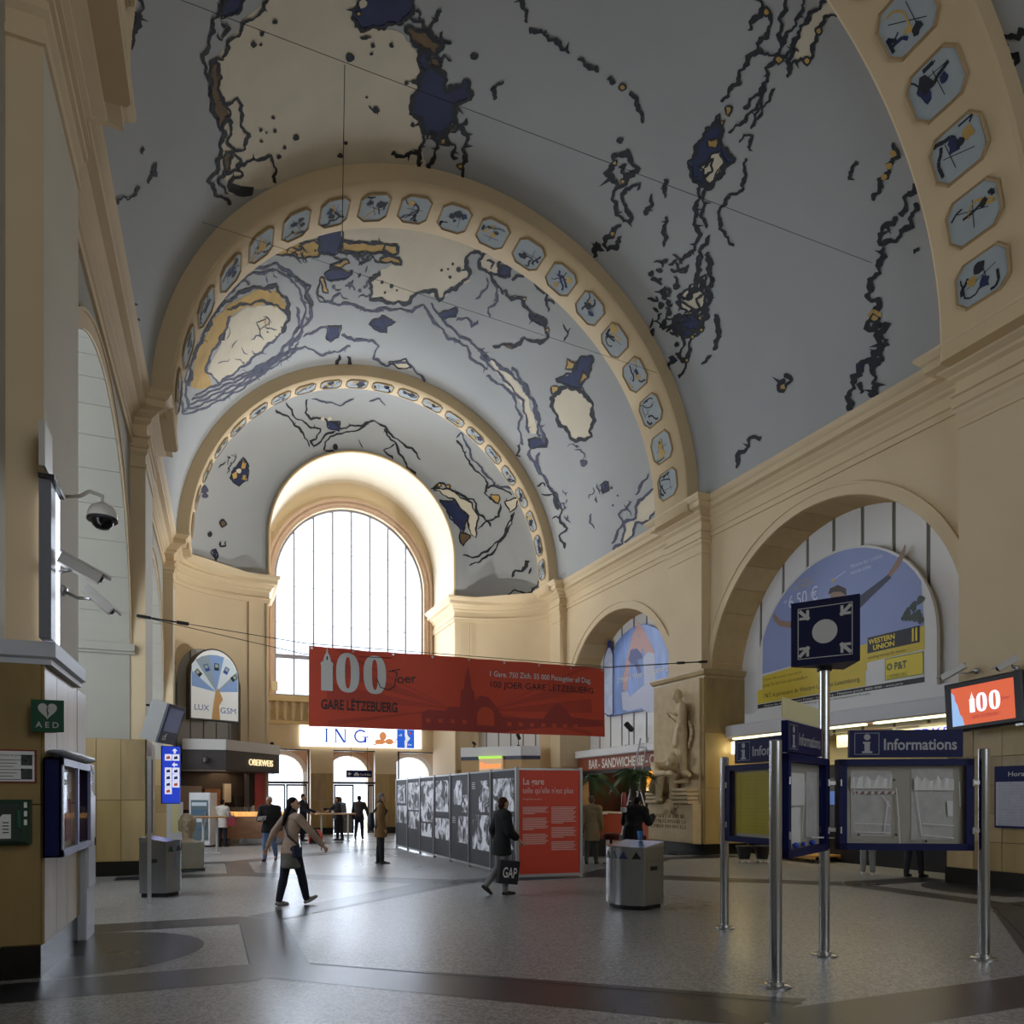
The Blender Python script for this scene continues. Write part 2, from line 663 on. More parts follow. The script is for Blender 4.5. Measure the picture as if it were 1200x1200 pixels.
# ------------------------------------------------------------------ sweeps along the walls
def sweep(path, prof, closed=False, flip=False):
    """path: 2D points; prof: (offset to the left of the path, z)"""
    P = [A(p, float) for p in path]
    n = len(P)
    N = []
    for i in range(n):
        if closed: a, b = P[i - 1], P[(i + 1) % n]
        d1 = unit(P[i] - P[i - 1]) if (i > 0 or closed) else unit(P[1] - P[0])
        d2 = unit(P[(i + 1) % n] - P[i]) if (i < n - 1 or closed) else d1
        n1, n2 = A((-d1[1], d1[0])), A((-d2[1], d2[0]))
        m = unit(n1 + n2)
        N.append(m / max(0.3, np.dot(m, n1)))
    g = G()
    k = len(prof)
    vs = [(*(P[i] + N[i] * o), z) for i in range(n) for o, z in prof]
    fs = [(i * k + j, i * k + j + 1, ((i + 1) % n) * k + j + 1, ((i + 1) % n) * k + j) for i in range(n if closed else n - 1) for j in range(k - 1)]
    g.add(vs, fs)
    if not closed:
        g.f += [tuple(range(k - 1, -1, -1)), tuple(range((n - 1) * k, n * k))]
        g.m += [0, 0]
    return g


ENT = [(0, 9.42), (.05, 9.42), (.05, 9.56), (.09, 9.58), (.09, 9.62), (.03, 9.64), (.03, 9.86), (.10, 9.92), (.10, 9.98), (.2, 10.06),
       (.22, 10.10), (.34, 10.14), (.34, 10.28), (.38, 10.31), (.44, 10.40), (.44, 10.46), (0, 10.46)]


def apse_path(sgn, k=14):
    pts = []
    for i in range(k + 1):
        f = PI / 2 * i / k
        pts.append((HC + sgn * (EH + (WH - EH) * math.cos(f)), YAPSE + (YEND - YAPSE) * math.sin(f)))
    return pts


def slabs(fr, u0, u1, v0, v1, du, dv, parent, seed=1, gap=.008, th=.022, mats=None, uneven=.0):
    rnd = random.Random(seed)
    nu, nv = max(1, round((u1 - u0) / du)), max(1, round((v1 - v0) / dv))
    for i in range(nu):
        for j in range(nv):
            a0, a1 = u0 + (u1 - u0) * i / nu, u0 + (u1 - u0) * (i + 1) / nu
            b0, b1 = v0 + (v1 - v0) * j / nv, v0 + (v1 - v0) * (j + 1) / nv
            g = G().fbox(fr, a0 + gap / 2, a1 - gap / 2, b0 + gap / 2, b1 - gap / 2, 0, th + rnd.uniform(0, .004), bev=.004)
            obj('marble_slab', taper(g), rnd.choice(mats or STONES), parent)


def side_wall(sgn, name, depth, material, bays):
    """one long wall with its arched openings, deep reveals, pilasters and entablature"""
    X = HC + sgn * WH
    fr = Fr((HC, 0, 0), (0, 1, 0), (0, 0, 1), (1, 0, 0))
    holes, arcs = [], []
    for (b0, b1) in bays:
        c, w = (b0 + b1) / 2, b1 - b0 - .04
        zs = 4.97 if w > 7.8 else 4.75
        holes.append(arch(c, w, .001, zs, 32))
        arcs.append((c, w, zs))
    v, f = cdt([(-8, 0), (YAPSE, 0), (YAPSE, 10.42), (-8, 10.42)], holes)
    g = G().add([(X, a, b) for a, b in v], f)
    for h in holes:
        k = len(h)
        g.add([(X, a, b) for a, b in h] + [(X + sgn * depth, a, b) for a, b in h], [(i, (i + 1) % k, k + (i + 1) % k, k + i) for i in range(1, k)])
    return struct(name, taper(g), material), arcs


wall_right, arcs_r = side_wall(1, 'wall_right', 1.2, PLASTER, BAYS[1:])
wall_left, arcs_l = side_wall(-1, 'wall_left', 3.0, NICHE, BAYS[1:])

for sgn, wall in ((1, wall_right), (-1, wall_left)):
    X = HC + sgn * WH
    # entablature: straight along the bays, round the apse corner, into the embrasure
    path = [(X, -8), (X, 3), (X, 12), (X, 20)] + apse_path(sgn) + [(HC + sgn * EH, YWIN)]
    if sgn < 0: path = path[::-1]
    struct('cornice', taper(sweep(path, ENT)), PLASTER, wall, smooth=True)
    for y0, y1 in PIERS:
        q = PH
        pp = [(X, y0), (HC + sgn * q, y0), (HC + sgn * q, y1), (X, y1)]
        if sgn < 0: pp = pp[::-1]
        struct('cornice_break', taper(sweep(pp, [(o * 1.27, z) for o, z in ENT])), PLASTER, wall)
        g = G()
        xa, xb = sorted((X + sgn * .1, HC + sgn * q))
        g.box(xa, xb, y0, y1, 2.9, 9.45)
        struct('pilaster', taper(g), PLASTER, wall)
        if sgn < 0: struct('pilaster_panel', taper(G().box(HC - q - .001, HC - q + .004, y0, y1, 3.1, 8.92)), PLASTER_W, wall)
        cp = [(-.02, 8.92), (.03, 8.94), (.03, 9.02), (.006, 9.04), (.006, 9.2), (.05, 9.26), (.05, 9.34), (.09, 9.36), (.09, 9.44), (-.02, 9.44)]
        struct('pilaster_capital', taper(sweep(pp, cp)), PLASTER, wall)

# arch stones and raised archivolts
for sgn, wall, arcs, depth in ((1, wall_right, arcs_r, 1.2), (-1, wall_left, arcs_l, 3.0)):
    for (c, w, zs) in arcs:
        X = HC + sgn * WH
        fr = Fr((X, c, zs), (0, 1, 0), (0, 0, 1), (-sgn, 0, 0))
        r = w / 2
        g = G().ring(fr, r - .005, r + .27, 0, .03, 0, PI, 40)
        g.ring(fr, r + .22, r + .27, .03, .055, 0, PI, 40)
        struct('archivolt', taper(g), PLASTER, wall)
        nst = 17
        for i in range(nst):
            a0, a1 = PI * i / nst + .0015, PI * (i + 1) / nst - .0015
            g = G().ring(fr, r - .02, r + .02, -depth + .02, .0, a0, a1, 3)
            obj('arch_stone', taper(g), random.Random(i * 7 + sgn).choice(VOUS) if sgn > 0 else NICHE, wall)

# piers: marble dado on a black base
def pier(sgn, wall, y0, y1, ztop, xdeep, cap=True, tile=(.62, .9), seed=3):
    D = PH + .0
    a, b = y0 - .17, y1 + .22
    xa, xb = sorted((HC + sgn * (D - .02), HC + sgn * (WH + xdeep)))
    struct('pier_core', taper(G().box(xa + .001, xb, a, b, .3, ztop)), GROUT, wall)
    struct('pier_base', taper(G().box(xa - .03, xb, a - .03, b + .03, 0, .3)), BASE, wall)
    face = HC + sgn * (D - .02)
    if sgn > 0:
        slabs(Fr((face, b, 0), (0, -1, 0), (0, 0, 1)), 0, b - a, .31, ztop, *tile, wall, seed)
        slabs(Fr((face, a, 0), (1, 0, 0), (0, 0, 1)), 0, xdeep + .3, .31, ztop, *tile, wall, seed + 1)
    else:
        slabs(Fr((face, a, 0), (0, 1, 0), (0, 0, 1)), 0, b - a, .31, ztop, *tile, wall, seed)
        slabs(Fr((face - xdeep - .3, a, 0), (1, 0, 0), (0, 0, 1)), 0, xdeep + .3, .31, ztop, *tile, wall, seed + 1)


pier(-1, wall_left, *PIERS[1], 2.95, 1.6, tile=(.55, 1.3), seed=11)
pier(1, wall_right, *PIERS[1], 3.0, 1.2, tile=(.5, .55), seed=12)
pier(-1, wall_left, *PIERS[2], 2.95, 3.0, tile=(.5, 1.3), seed=13)
pier(1, wall_right, PIERS[2][0], PIERS[2][1] + .5, 5.25, 1.2, tile=(1.3, 1.6), seed=14)
pier(-1, wall_left, *PIERS[3], 2.95, 1.2, seed=15)
pier(1, wall_right, *PIERS[3], 2.95, 1.2, seed=16)
# white ledge on the near left pier, moulded cap on the statue pier
y0, y1 = PIERS[1]
lp = [(HC - WH - 1.5, y0 - .12), (HC - PH + .04, y0 - .12), (HC - PH + .04, y1 - .4)]
struct('stone_ledge', taper(sweep(lp[::-1], [(-.1, 2.95), (.06, 2.95), (.06, 3.0), (.1, 3.02), (.1, 3.16), (-.1, 3.16)])), mat('pale_ledge', '#c8ccd2', 0.5), wall_left)
y0, y1 = PIERS[2][0], PIERS[2][1] + .5
sp = [(HC + WH + 1.1, y0 - .17), (HC + PH - .02, y0 - .17), (HC + PH - .02, y1 + .22), (HC + WH + .6, y1 + .22)]
struct('pier_cap', taper(sweep(sp, [(-.2, 5.22), (.03, 5.22), (.03, 5.28), (.09, 5.32), (.13, 5.42), (.13, 5.46), (-.2, 5.46)], flip=True)), STONES[2], wall_right)

# left niches: far jamb with dado, moulding, and a window wall behind
for bi, (b0, b1) in enumerate(BAYS[1:]):
    c, w, zs = arcs_l[bi]
    Xo = HC - WH - 3.0
    zz = zs
    fr = Fr((Xo, 0, 0), (0, 1, 0), (0, 0, 1), (1, 0, 0))
    hole = [(b0 + .9, 3.0), (b1 - .9, 3.0), (b1 - .9, zs)] + [(c + (w / 2 - .9) * math.cos(PI * i / 20), zs + (w / 2 - .9) * math.sin(PI * i / 20)) for i in range(1, 20)] + [(b0 + .9, zs)]
    v, f = cdt([(b0 - .2, 0), (b1 + .2, 0), (b1 + .2, 10), (b0 - .2, 10)], [hole])
    struct('niche_back', taper(G().add([(Xo, a, b) for a, b in v], f)), NICHE, wall_left)
    win = bpy.data.objects.new('window_%d' % (bi + 2), None)
    COL.objects.link(win)
    win['kind'] = 'structure'
    ROOTLOC[win.name] = A((0, 0, 0.))
    npn = 6
    for k in range(npn):
        u0, u1 = b0 + .9 + (w - 1.76) * k / npn, b0 + .9 + (w - 1.76) * (k + 1) / npn
        um = (u0 + u1) / 2
        def top(u): return zs + math.sqrt(max(0.02, (w / 2 - .9) ** 2 - (u - c) ** 2))
        obj('pane', taper(G().flat(fr, [(u0, 3), (u1, 3), (u1, top(u1)), (um, top(um)), (u0, top(u0))], -.05)), GLASS, win)
        obj('mullion', taper(G().fbox(fr, u0 - .04, u0 + .04, 3.0, top(u0) - .02, -.1, .02)), WINFRAME, win)
    obj('transom', taper(G().fbox(fr, b0 + .9, b1 - .9, 5.2, 5.3, -.1, .03)), WINFRAME, win)
    for (yj, sg) in ((b1 - .02, -1), (b0 + .02, 1)):
        # jamb face
        fj = Fr((HC - WH - 3.0 if sg < 0 else HC - WH, yj, 0), (1, 0, 0) if sg < 0 else (-1, 0, 0), (0, 0, 1))
        struct('impost', taper(G().fbox(fj, 0, 3.1, zs - .1, zs + .06, -.02, .08).fbox(fj, 0, 3.1, zs - .16, zs - .1, -.02, .04)), NICHE, wall_left)
        if sg < 0:
            struct('dado_base', taper(G().fbox(fj, 0, 2.98, 0, .3, -.02, .05)), BASE, wall_left)
            slabs(fj, 0, 2.98, .31, 2.95, .5, 1.3, wall_left, 31 + bi)
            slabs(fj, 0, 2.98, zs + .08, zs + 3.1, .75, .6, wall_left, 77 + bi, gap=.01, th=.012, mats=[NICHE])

# right bays: white infill panels between dark grooves
for bi, (b0, b1) in enumerate(BAYS[1:]):
    c, w, zs = arcs_r[bi]
    Xi = HC + WH + 1.12
    fr = Fr((Xi, b1, 0), (0, -1, 0), (0, 0, 1), (-1, 0, 0))
    r = w / 2 + .03
    z0 = 3.3
    def top(y): return zs + math.sqrt(max(0.0, r * r - (y - c) ** 2))
    struct('infill_backing', taper(G().prism(fr, [(b1 - (c - r), z0), (b1 - (c + r), z0)] + [(b1 - (c + r * math.cos(PI * i / 24)), zs + r * math.sin(PI * i / 24)) for i in range(25)], -.08, -.03)), INFILLJ, wall_right)
    npn = 9
    for k in range(npn):
        ya, yb = c - r + 2 * r * k / npn + .05, c - r + 2 * r * (k + 1) / npn - .05
        ym = (ya + yb) / 2
        pts = [(ya, z0), (yb, z0)] + [(y, top(y)) for y in (yb, (yb + ym) / 2, ym, (ya + ym) / 2, ya)]
        obj('infill_panel', taper(G().prism(fr, [(b1 - y, z) for y, z in pts], -.03, .0)), INFILL, wall_right)

# ------------------------------------------------------------------ apse walls with a small arched niche each
for sgn, wall in ((1, wall_right), (-1, wall_left)):
    pth = [A(p) for p in apse_path(sgn, 40)]
    L = [0]
    for a, b in zip(pth[:-1], pth[1:]): L.append(L[-1] + np.linalg.norm(b - a))

    def on(s, inset=0.0):
        s = max(0, min(L[-1] - 1e-6, s))
        i = max(j for j in range(len(L) - 1) if L[j] <= s)
        t = (s - L[i]) / (L[i + 1] - L[i])
        p = pth[i] * (1 - t) + pth[i + 1] * t
        d = unit(pth[i + 1] - pth[i])
        nrm = A((-d[1], d[0])) * sgn
        return p + nrm * inset
    cs = L[-1] * .50
    W2, zs = 2.9, 5.85
    h = arch(cs, W2, .001, zs, 20)
    v, f = cdt([(0, 0), (L[-1], 0), (L[-1], 10.42), (0, 10.42)], [h], .33)
    g = G().add([(*on(s), z) for s, z in v], f)
    k = len(h)
    g.add([(*on(s), z) for s, z in h] + [(*on(s, -.5), z) for s, z in h], [(i, (i + 1) % k, k + (i + 1) % k, k + i) for i in range(1, k)])
    struct('apse_wall', taper(g), PLASTER, wall, smooth=True)
    # arch band, infill panels
    g = G()
    vs, fs = [], []
    n = 24
    for i in range(n + 1):
        a = PI * i / n
        for rr, ins in ((W2 / 2, .005), (W2 / 2, .03), (W2 / 2 + .22, .03), (W2 / 2 + .22, .005)):
            vs.append((*on(cs + rr * math.cos(a), ins), zs + rr * math.sin(a)))
    fs = [(i * 4 + j, i * 4 + j + 1, i * 4 + 5 + j, i * 4 + 4 + j) for i in range(n) for j in range(3)]
    struct('archivolt', taper(g.add(vs, fs)), PLASTER, wall)
    npn = 6
    pa, pb = on(cs - W2 / 2 - .1, -.45), on(cs + W2 / 2 + .1, -.45)
    if sgn > 0: pa, pb = pb, pa
    fri = Fr((*pa, 0), (*(pb - pa), 0), (0, 0, 1))
    LL = np.linalg.norm(pb - pa)
    if np.dot(fri.n, A((HC, 20, 0)) - fri.o) < 0: fri.n = -fri.n
    struct('infill_backing', taper(G().fbox(fri, 0, LL, 2.6, 7.6, -.1, -.03)), INFILLJ, wall)
    for q in range(npn):
        obj('infill_panel', taper(G().fbox(fri, LL * q / npn + .03, LL * (q + 1) / npn - .03, 2.6, 7.6, -.03, 0)), mat('grey_infill_panel', '#a8a59c', .5) if sgn < 0 else INFILL, wall)
    # thin pilaster strip near the embrasure
    g = G()
    for ss in (L[-1] - .75, L[-1] - .05):
        p0, p1 = on(ss - .03, 0), on(ss + .03, 0)
        q0, q1 = on(ss - .03, .05), on(ss + .03, .05)
        g.add([(*p0, 0), (*p1, 0), (*q1, 0), (*q0, 0), (*p0, 9.5), (*p1, 9.5), (*q1, 9.5), (*q0, 9.5)],
              [(0, 1, 2, 3), (4, 5, 6, 7), (0, 1, 5, 4), (1, 2, 6, 5), (2, 3, 7, 6), (3, 0, 4, 7)])
    struct('wall_strip', taper(g), PLASTER, wall)
    # dado on the curve
    for q in range(12):
        s0, s1 = L[-1] * q / 12 + .004, L[-1] * (q + 1) / 12 - .004
        if cs - W2 / 2 - .2 < (s0 + s1) / 2 < cs + W2 / 2 + .2: continue
        pts = [on(s0, 0), on(s1, 0), on(s1, .03), on(s0, .03)]
        g = G().add([(*p, z) for z in (.3, 2.9) for p in pts], [(3, 2, 1, 0), (4, 5, 6, 7), (0, 1, 5, 4), (1, 2, 6, 5), (2, 3, 7, 6), (3, 0, 4, 7)])
        obj('marble_slab', taper(g), STONES[q % 4], wall)
    struct('apse_base', taper(sweep(apse_path(sgn) if sgn > 0 else apse_path(sgn)[::-1], [(0, 0), (.05, 0), (.05, .3), (0, .3)])), BASE, wall)

# ------------------------------------------------------------------ end wall: embrasure, great window, three doors
WINW, WZ0, WZS = 7.12, 6.2, 11.42
emb = arch(HC, 2 * EH, 0, AZ, 40)
DOORS = [3.17, 6.22, 9.28]
DW, DT, DTR = 2.0, 3.85, 2.37
wh = arch(HC, WINW, WZ0, WZS, 40)
dh = [[(c - DW / 2, .001), (c + DW / 2, .001), (c + DW / 2, DT), (c - DW / 2, DT)] for c in DOORS]
v, f = cdt([(HC - EH, 0), (HC + EH, 0), (HC + EH, AZ)] + [(HC + EH * math.cos(PI * i / 40), AZ + EH * math.sin(PI * i / 40)) for i in range(1, 40)] + [(HC - EH, AZ)], [wh] + dh)
g = G().add([(a, YWIN, b) for a, b in v], f)
k = len(emb)
for poly, ya, yb, skip in [(emb, YEND, YWIN, 1), (wh, YWIN, YWIN + .5, 0)] + [(d, YWIN, YWIN + .35, 1) for d in dh]:
    k = len(poly)
    g.add([(a, ya, b) for a, b in poly] + [(a, yb, b) for a, b in poly], [(i, (i + 1) % k, k + (i + 1) % k, k + i) for i in range(skip, k)])
wall_end = struct('wall_end', taper(g), PLASTER)
fe = Fr((HC, YWIN, 0), (1, 0, 0), (0, 0, 1))
# embrasure lining, paler, over the cornice
g = G()
pts = [(HC + EH - .01, z) for z in (10.46, 11.3, AZ)] + [(HC + (EH - .01) * math.cos(PI * i / 40), AZ + (EH - .01) * math.sin(PI * i / 40)) for i in range(1, 41)] + [(HC - EH + .01, z) for z in (11.3, 10.46)]
k = len(pts)
g.add([(a, YEND, b) for a, b in pts] + [(a, YWIN, b) for a, b in pts], [(i, i + 1, k + i + 1, k + i) for i in range(k - 1)])
struct('embrasure_lining', taper(g), mat('embrasure_plaster', '#d2c6ae', .7, var=.03), wall_end, smooth='all')
# edge roll where the embrasure meets the vault
g = G()
g.tube([(a, YEND - .03, b) for a, b in pts], .05, 6)
struct('embrasure_edge', taper(g), CARVED, wall_end, smooth=True)
# window mouldings
ft = Fr((HC, YWIN, WZS), (1, 0, 0), (0, 0, 1))
for (ra, rb, n0, n1) in ((.0, .12, 0, .05), (.12, .2, 0, .12), (.2, .28, 0, .08), (.28, .4, 0, .16)):
    r = WINW / 2
    g = G().ring(ft, r + ra, r + rb, n0, n1, 0, PI, 40)
    for s in (-1, 1):
        g.fbox(ft, s * (r + ra), s * (r + rb), WZ0 - WZS, 0, n0, n1)
    struct('window_moulding', taper(g), mat('window_stone', '#c8ab90', .7, var=.05), wall_end)
win = bpy.data.objects.new('window_1', None)
COL.objects.link(win)
win['kind'] = 'structure'
ROOTLOC[win.name] = A((0, 0, 0.))
fw = Fr((HC, YWIN + .25, 0), (1, 0, 0), (0, 0, 1))
r = WINW / 2
def wtop(u): return WZS + math.sqrt(max(0, r * r - u * u))
g = G().ring(fw.at(0, WZS), r - .09, r + .02, -.06, .08, 0, PI, 40)
for s in (-1, 1): g.fbox(fw, s * (r - .09), s * (r + .02), WZ0, WZS, -.06, .08)
g.fbox(fw, -r, r, WZ0, WZ0 + .12, -.06, .1)
obj('frame', taper(g), WINFRAME, win)
obj('transom', taper(G().fbox(fw, -r, r, 7.92, 8.1, -.08, .1)), WINFRAME, win)
for k in range(8):
    u0, u1 = -r + 2 * r * k / 8, -r + 2 * r * (k + 1) / 8
    if k: obj('mullion', taper(G().fbox(fw, u0 - .035, u0 + .035, WZ0, wtop(u0), -.07, .09)), WINFRAME, win)
    obj('pane', taper(G().frect(fw, u0 + .04, u1 - .04, WZ0 + .1, 7.93, 0)), GLASS, win)
    us = [u1 - .04, (3 * u1 + u0) / 4, (u0 + u1) / 2, (u1 + 3 * u0) / 4, u0 + .04]
    obj('pane', taper(G().flat(fw, [(u0 + .04, 8.09), (u1 - .04, 8.09)] + [(u, wtop(u) - .03) for u in us], 0)), GLASS, win)
    for z in (9.55, 11.2, 12.9):
        if wtop(u0) > z + .3 and wtop(u1) > z + .3:
            obj('glazing_bar', taper(G().fbox(fw, u0 + .03, u1 - .03, z - .012, z + .012, -.01, .02)), mat('pale_bar', '#b9bbc4', .5), win)
# carved balustrade under the window
bal = G().fbox(fe, -EH, EH, 5.95, 6.2, 0, .3).fbox(fe, -EH, EH, 4.95, 5.1, 0, .2)
bal = struct('trim_1', taper(bal), CARVED)
ROOTLOC[bal.name] = A((0, 0, 0.))
bm_ = G().lathe([(.05, 0), (.07, .03), (.05, .1), (.09, .3), (.06, .5), (.045, .7), (.07, .8), (.05, .85)], (0, 0, 0), 8)
for k in range(22):
    q = G()
    q.v = [(x + HC - EH + .18 + k * .365, y + YWIN - .12, z + 5.1) for x, y, z in bm_.v]
    q.f, q.m = bm_.f, bm_.m
    obj('baluster', taper(q), CARVED, bal, smooth=True)
# marble dado between the doors
xs = [HC - EH] + [e for c in DOORS for e in (c - DW / 2, c + DW / 2)] + [HC + EH]
for a, b in zip(xs[::2], xs[1::2]):
    if b - a < .15: continue
    slabs(Fr((a, YWIN, 0), (1, 0, 0), (0, 0, 1)), 0, b - a, .3, 2.78, .35, 1.3, wall_end, int(a * 10))
    struct('dado_base', taper(G().fbox(Fr((a, YWIN, 0), (1, 0, 0), (0, 0, 1)), 0, b - a, 0, .3, 0, .04)), BASE, wall_end)
# vestibule wall behind the doors with three arched openings to the street
v, f = cdt([(-1, 0), (13, 0), (13, 5), (-1, 5)], [arch(c - .05, 1.95, .001, 2.75, 14, .95) for c in DOORS])
g = G().add([(a, YWIN + 1.6, b) for a, b in v], f)
for c in DOORS:
    h = arch(c - .05, 1.95, .001, 2.75, 14, .95)
    k = len(h)
    g.add([(a, YWIN + 1.6, b) for a, b in h] + [(a, YWIN + 2.1, b) for a, b in h], [(i, (i + 1) % k, k + (i + 1) % k, k + i) for i in range(1, k)])
for x in (4.68, 7.72):
    g.box(x - .15, x + .15, YWIN + .35, YWIN + 1.6, 0, 4.8)
g.box(-1, 13, YWIN + .35, YWIN + 1.6, 4.6, 5)
struct('vestibule_wall', g, mat('vestibule_plaster', '#c8a888', .8, var=.04), wall_end)
for i, c in enumerate(DOORS):
    h = arch(0, 2.2, 0, 2.75, 14, .95)
    fv = Fr((c - .05, YWIN + 1.6, 2.75), (1, 0, 0), (0, 0, 1))
    struct('archivolt', G().ring(fv, .98, 1.2, 0, .05, 0, PI, 18, ky=.95).fbox(fv, .98, 1.2, -2.7, 0, 0, .05).fbox(fv, -1.2, -.98, -2.7, 0, 0, .05), mat('pale_stone', '#cfc6b4', .7), wall_end)
    # door leaves and fanlight frame
    d = bpy.data.objects.new('door_%d' % (i + 1), None)
    COL.objects.link(d)
    d['kind'] = 'structure'
    ROOTLOC[d.name] = A((0, 0, 0.))
    fd = Fr((c, YWIN + .12, 0), (1, 0, 0), (0, 0, 1))
    w = DW / 2
    g = G()
    for u in (-w, w - .05): g.fbox(fd, u, u + .05, 0, DT, -.05, .08)
    g.fbox(fd, -w, w, DT - .05, DT, -.05, .08).fbox(fd, -w, w, DTR - .07, DTR + .03, -.06, .1)
    obj('frame', g, DARKM, d)
    obj('fanlight', G().frect(fd, -w + .05, w - .05, DTR + .03, DT - .05, 0), GLASS, d)
    for k, (u0, u1) in enumerate(((-w + .08, -.02), (.02, w - .08))):
        if i == 1 and k == 1: u0, u1 = .62, w - .08      # the right leaf of the middle door is slid open
        g = G().fbox(fd, u0, u0 + .06, .02, 2.28, -.03, .03, 0).fbox(fd, u1 - .06, u1, .02, 2.28, -.03, .03, 0)
        g.fbox(fd, u0, u1, 2.2, 2.28, -.03, .03, 0).fbox(fd, u0, u1, .85, .93, -.03, .03, 0)
        g.fbox(fd, u0 + .06, u1 - .06, .03, .86, -.02, .02, 1)
        lf = obj('door_leaf', g, [DARKM if i != 1 else NAVY, mat('grey_door_panel', '#6d6a66', .5)], d)
        obj('pane', G().frect(fd, u0 + .06, u1 - .06, .93, 2.2, 0), GLASS, lf)
# rear wall of the hall, behind the camera, with a like window
v, f = cdt([(HC - 8, 0), (HC + 8, 0), (HC + 8, 18), (HC - 8, 18)], [arch(HC, WINW, 3.0, WZS, 24)])
wall_rear = struct('wall_rear', G().add([(a, -8, b) for a, b in v], f), PLASTER)
wr = bpy.data.objects.new('window_4', None)
COL.objects.link(wr); wr['kind'] = 'structure'; ROOTLOC[wr.name] = A((0, 0, 0.))
frr = Fr((HC, -8, 0), (1, 0, 0), (0, 0, 1), (0, 1, 0))
for k in range(8):
    u0, u1 = -r + 2 * r * k / 8, -r + 2 * r * (k + 1) / 8
    obj('mullion', G().fbox(frr, u0 - .035, u0 + .035, 3, wtop(u0), -.07, .09), WINFRAME, wr)
    obj('pane', G().flat(frr, [(u0, 3), (u1, 3), (u1, wtop(u1)), ((u0 + u1) / 2, wtop((u0 + u1) / 2)), (u0, wtop(u0))], 0), GLASS, wr)

# ------------------------------------------------------------------ floor: terrazzo with darker inlaid bands
def terrazzo(name, base, rough, fleck=.5):
    m = bpy.data.materials.new(name)
    m.use_nodes = True
    nt = m.node_tree
    b = nt.nodes['Principled BSDF']
    tc = nt.nodes.new('ShaderNodeTexCoord')
    v1 = nt.nodes.new('ShaderNodeTexVoronoi')
    v1.inputs['Scale'].default_value = 46
    n1 = nt.nodes.new('ShaderNodeTexNoise')
    n1.inputs['Scale'].default_value = .35
    n1.inputs['Detail'].default_value = 5
    r = nt.nodes.new('ShaderNodeValToRGB')
    c = lin(base)
    r.color_ramp.elements[0].color = (*[x * (1 - fleck) for x in c], 1)
    r.color_ramp.elements[1].color = (*[min(1, x * (1 + fleck)) for x in c], 1)
    mx = nt.nodes.new('ShaderNodeMix')
    mx.data_type = 'RGBA'
    mx.blend_type = 'MULTIPLY'
    mx.inputs[0].default_value = .35
    nt.links.new(tc.outputs['Object'], v1.inputs['Vector'])
    nt.links.new(tc.outputs['Object'], n1.inputs['Vector'])
    sep = nt.nodes.new('ShaderNodeSeparateColor')
    nt.links.new(v1.outputs['Color'], sep.inputs[0])
    nt.links.new(sep.outputs[0], r.inputs[0])
    nt.links.new(r.outputs[0], mx.inputs[6])
    nt.links.new(n1.outputs['Fac'], mx.inputs[7])
    nt.links.new(mx.outputs[2], b.inputs['Base Color'])
    mr = nt.nodes.new('ShaderNodeMapRange')
    mr.inputs[3].default_value = rough - .06
    mr.inputs[4].default_value = rough + .1
    nt.links.new(n1.outputs['Fac'], mr.inputs[0])
    nt.links.new(mr.outputs[0], b.inputs['Roughness'])
    b.inputs['Specular IOR Level'].default_value = .55
    MATS[name] = m
    return m


TER = terrazzo('grey_terrazzo', '#9b9a97', .28)
TERD = terrazzo('dark_terrazzo', '#27272c', .27, .35)
TERJ = mat('floor_joint', '#25241f', .5)
floor = struct('floor', G().add([(-5, -9, 0), (20, -9, 0), (20, 44, 0), (-5, 44, 0)], [(0, 1, 2, 3)]), TER, label='polished grey terrazzo floor with dark inlaid bands')
ROOTLOC[floor.name] = A((0, 0, 0.))


NBAND = [0]


def inlay(poly, name='floor_band', m=None, z=.002):
    NBAND[0] += 1
    z = .0015 + .00002 * NBAND[0]
    g = G().flat(WORLD, poly, z)
    return obj(name, g, m or TERD, floor)


def joint(a, b, w=.018):
    obj('floor_joint', G().line(WORLD, [a, b], w, .0042), TERJ, floor)


for yc in (-.6, 9.25, 18.95):
    for sgn in (-1, 1):
        xw, xe = HC + sgn * 7.9, HC + sgn * 5.72      # wall side, inner end of the light square
        xo = HC + sgn * 5.15
        for (ya, yb) in ((yc - 2.05, yc - 1.3), (yc + 1.25, yc + 1.95)):
            inlay([(xw, ya), (xe, ya), (xe, yb), (xw, yb)])
        inlay([(xe, yc - 2.05), (xo, yc - 1.5), (xo, yc + 1.4), (xe, yc + 1.95)])
        inlay([(xw + sgn * 0, yc)] + [(HC + sgn * (7.45 - 1.3 * math.sin(PI * i / 20)), yc - 1.3 * math.cos(PI * i / 20) * .95) for i in range(21)], 'floor_disc')
        for s2 in (-1, 1):
            ys = yc + s2 * (1.45 if s2 > 0 else 1.5)
            ex, ey = HC + sgn * 1.9, yc + s2 * 4.9
            # diagonal band to the middle of the bay
            a = (xo, ys)
            inlay([(xo, ys - s2 * .05), (xo + sgn * .45, ys + s2 * .45), (ex + sgn * .45, ey), (ex - sgn * .45, ey - s2 * .45)])
            joint((xo, ys), (ex - sgn * .3, ey - s2 * .35))
        joint((xe, yc - 1.3), (xe, yc + 1.25))
    inlay([(HC - 2.2, yc + 4.55), (HC + 2.2, yc + 4.55), (HC + 2.2, yc + 5.25), (HC - 2.2, yc + 5.25)])
inlay([(HC - 6, 27.4), (HC + 6, 27.4), (HC + 6, 28.0), (HC - 6, 28.0)])
inlay([(HC - 5, 29.6), (HC + 5, 29.6), (HC + 5, 29.9), (HC - 5, 29.9)])
# street outside the doors
struct('street', G().add([(-12, 36.4, -.02), (26, 36.4, -.02), (26, 38, -.02), (-12, 38, -.02)], [(0, 1, 2, 3)]), mat('pavement', '#a8a49c', .8))
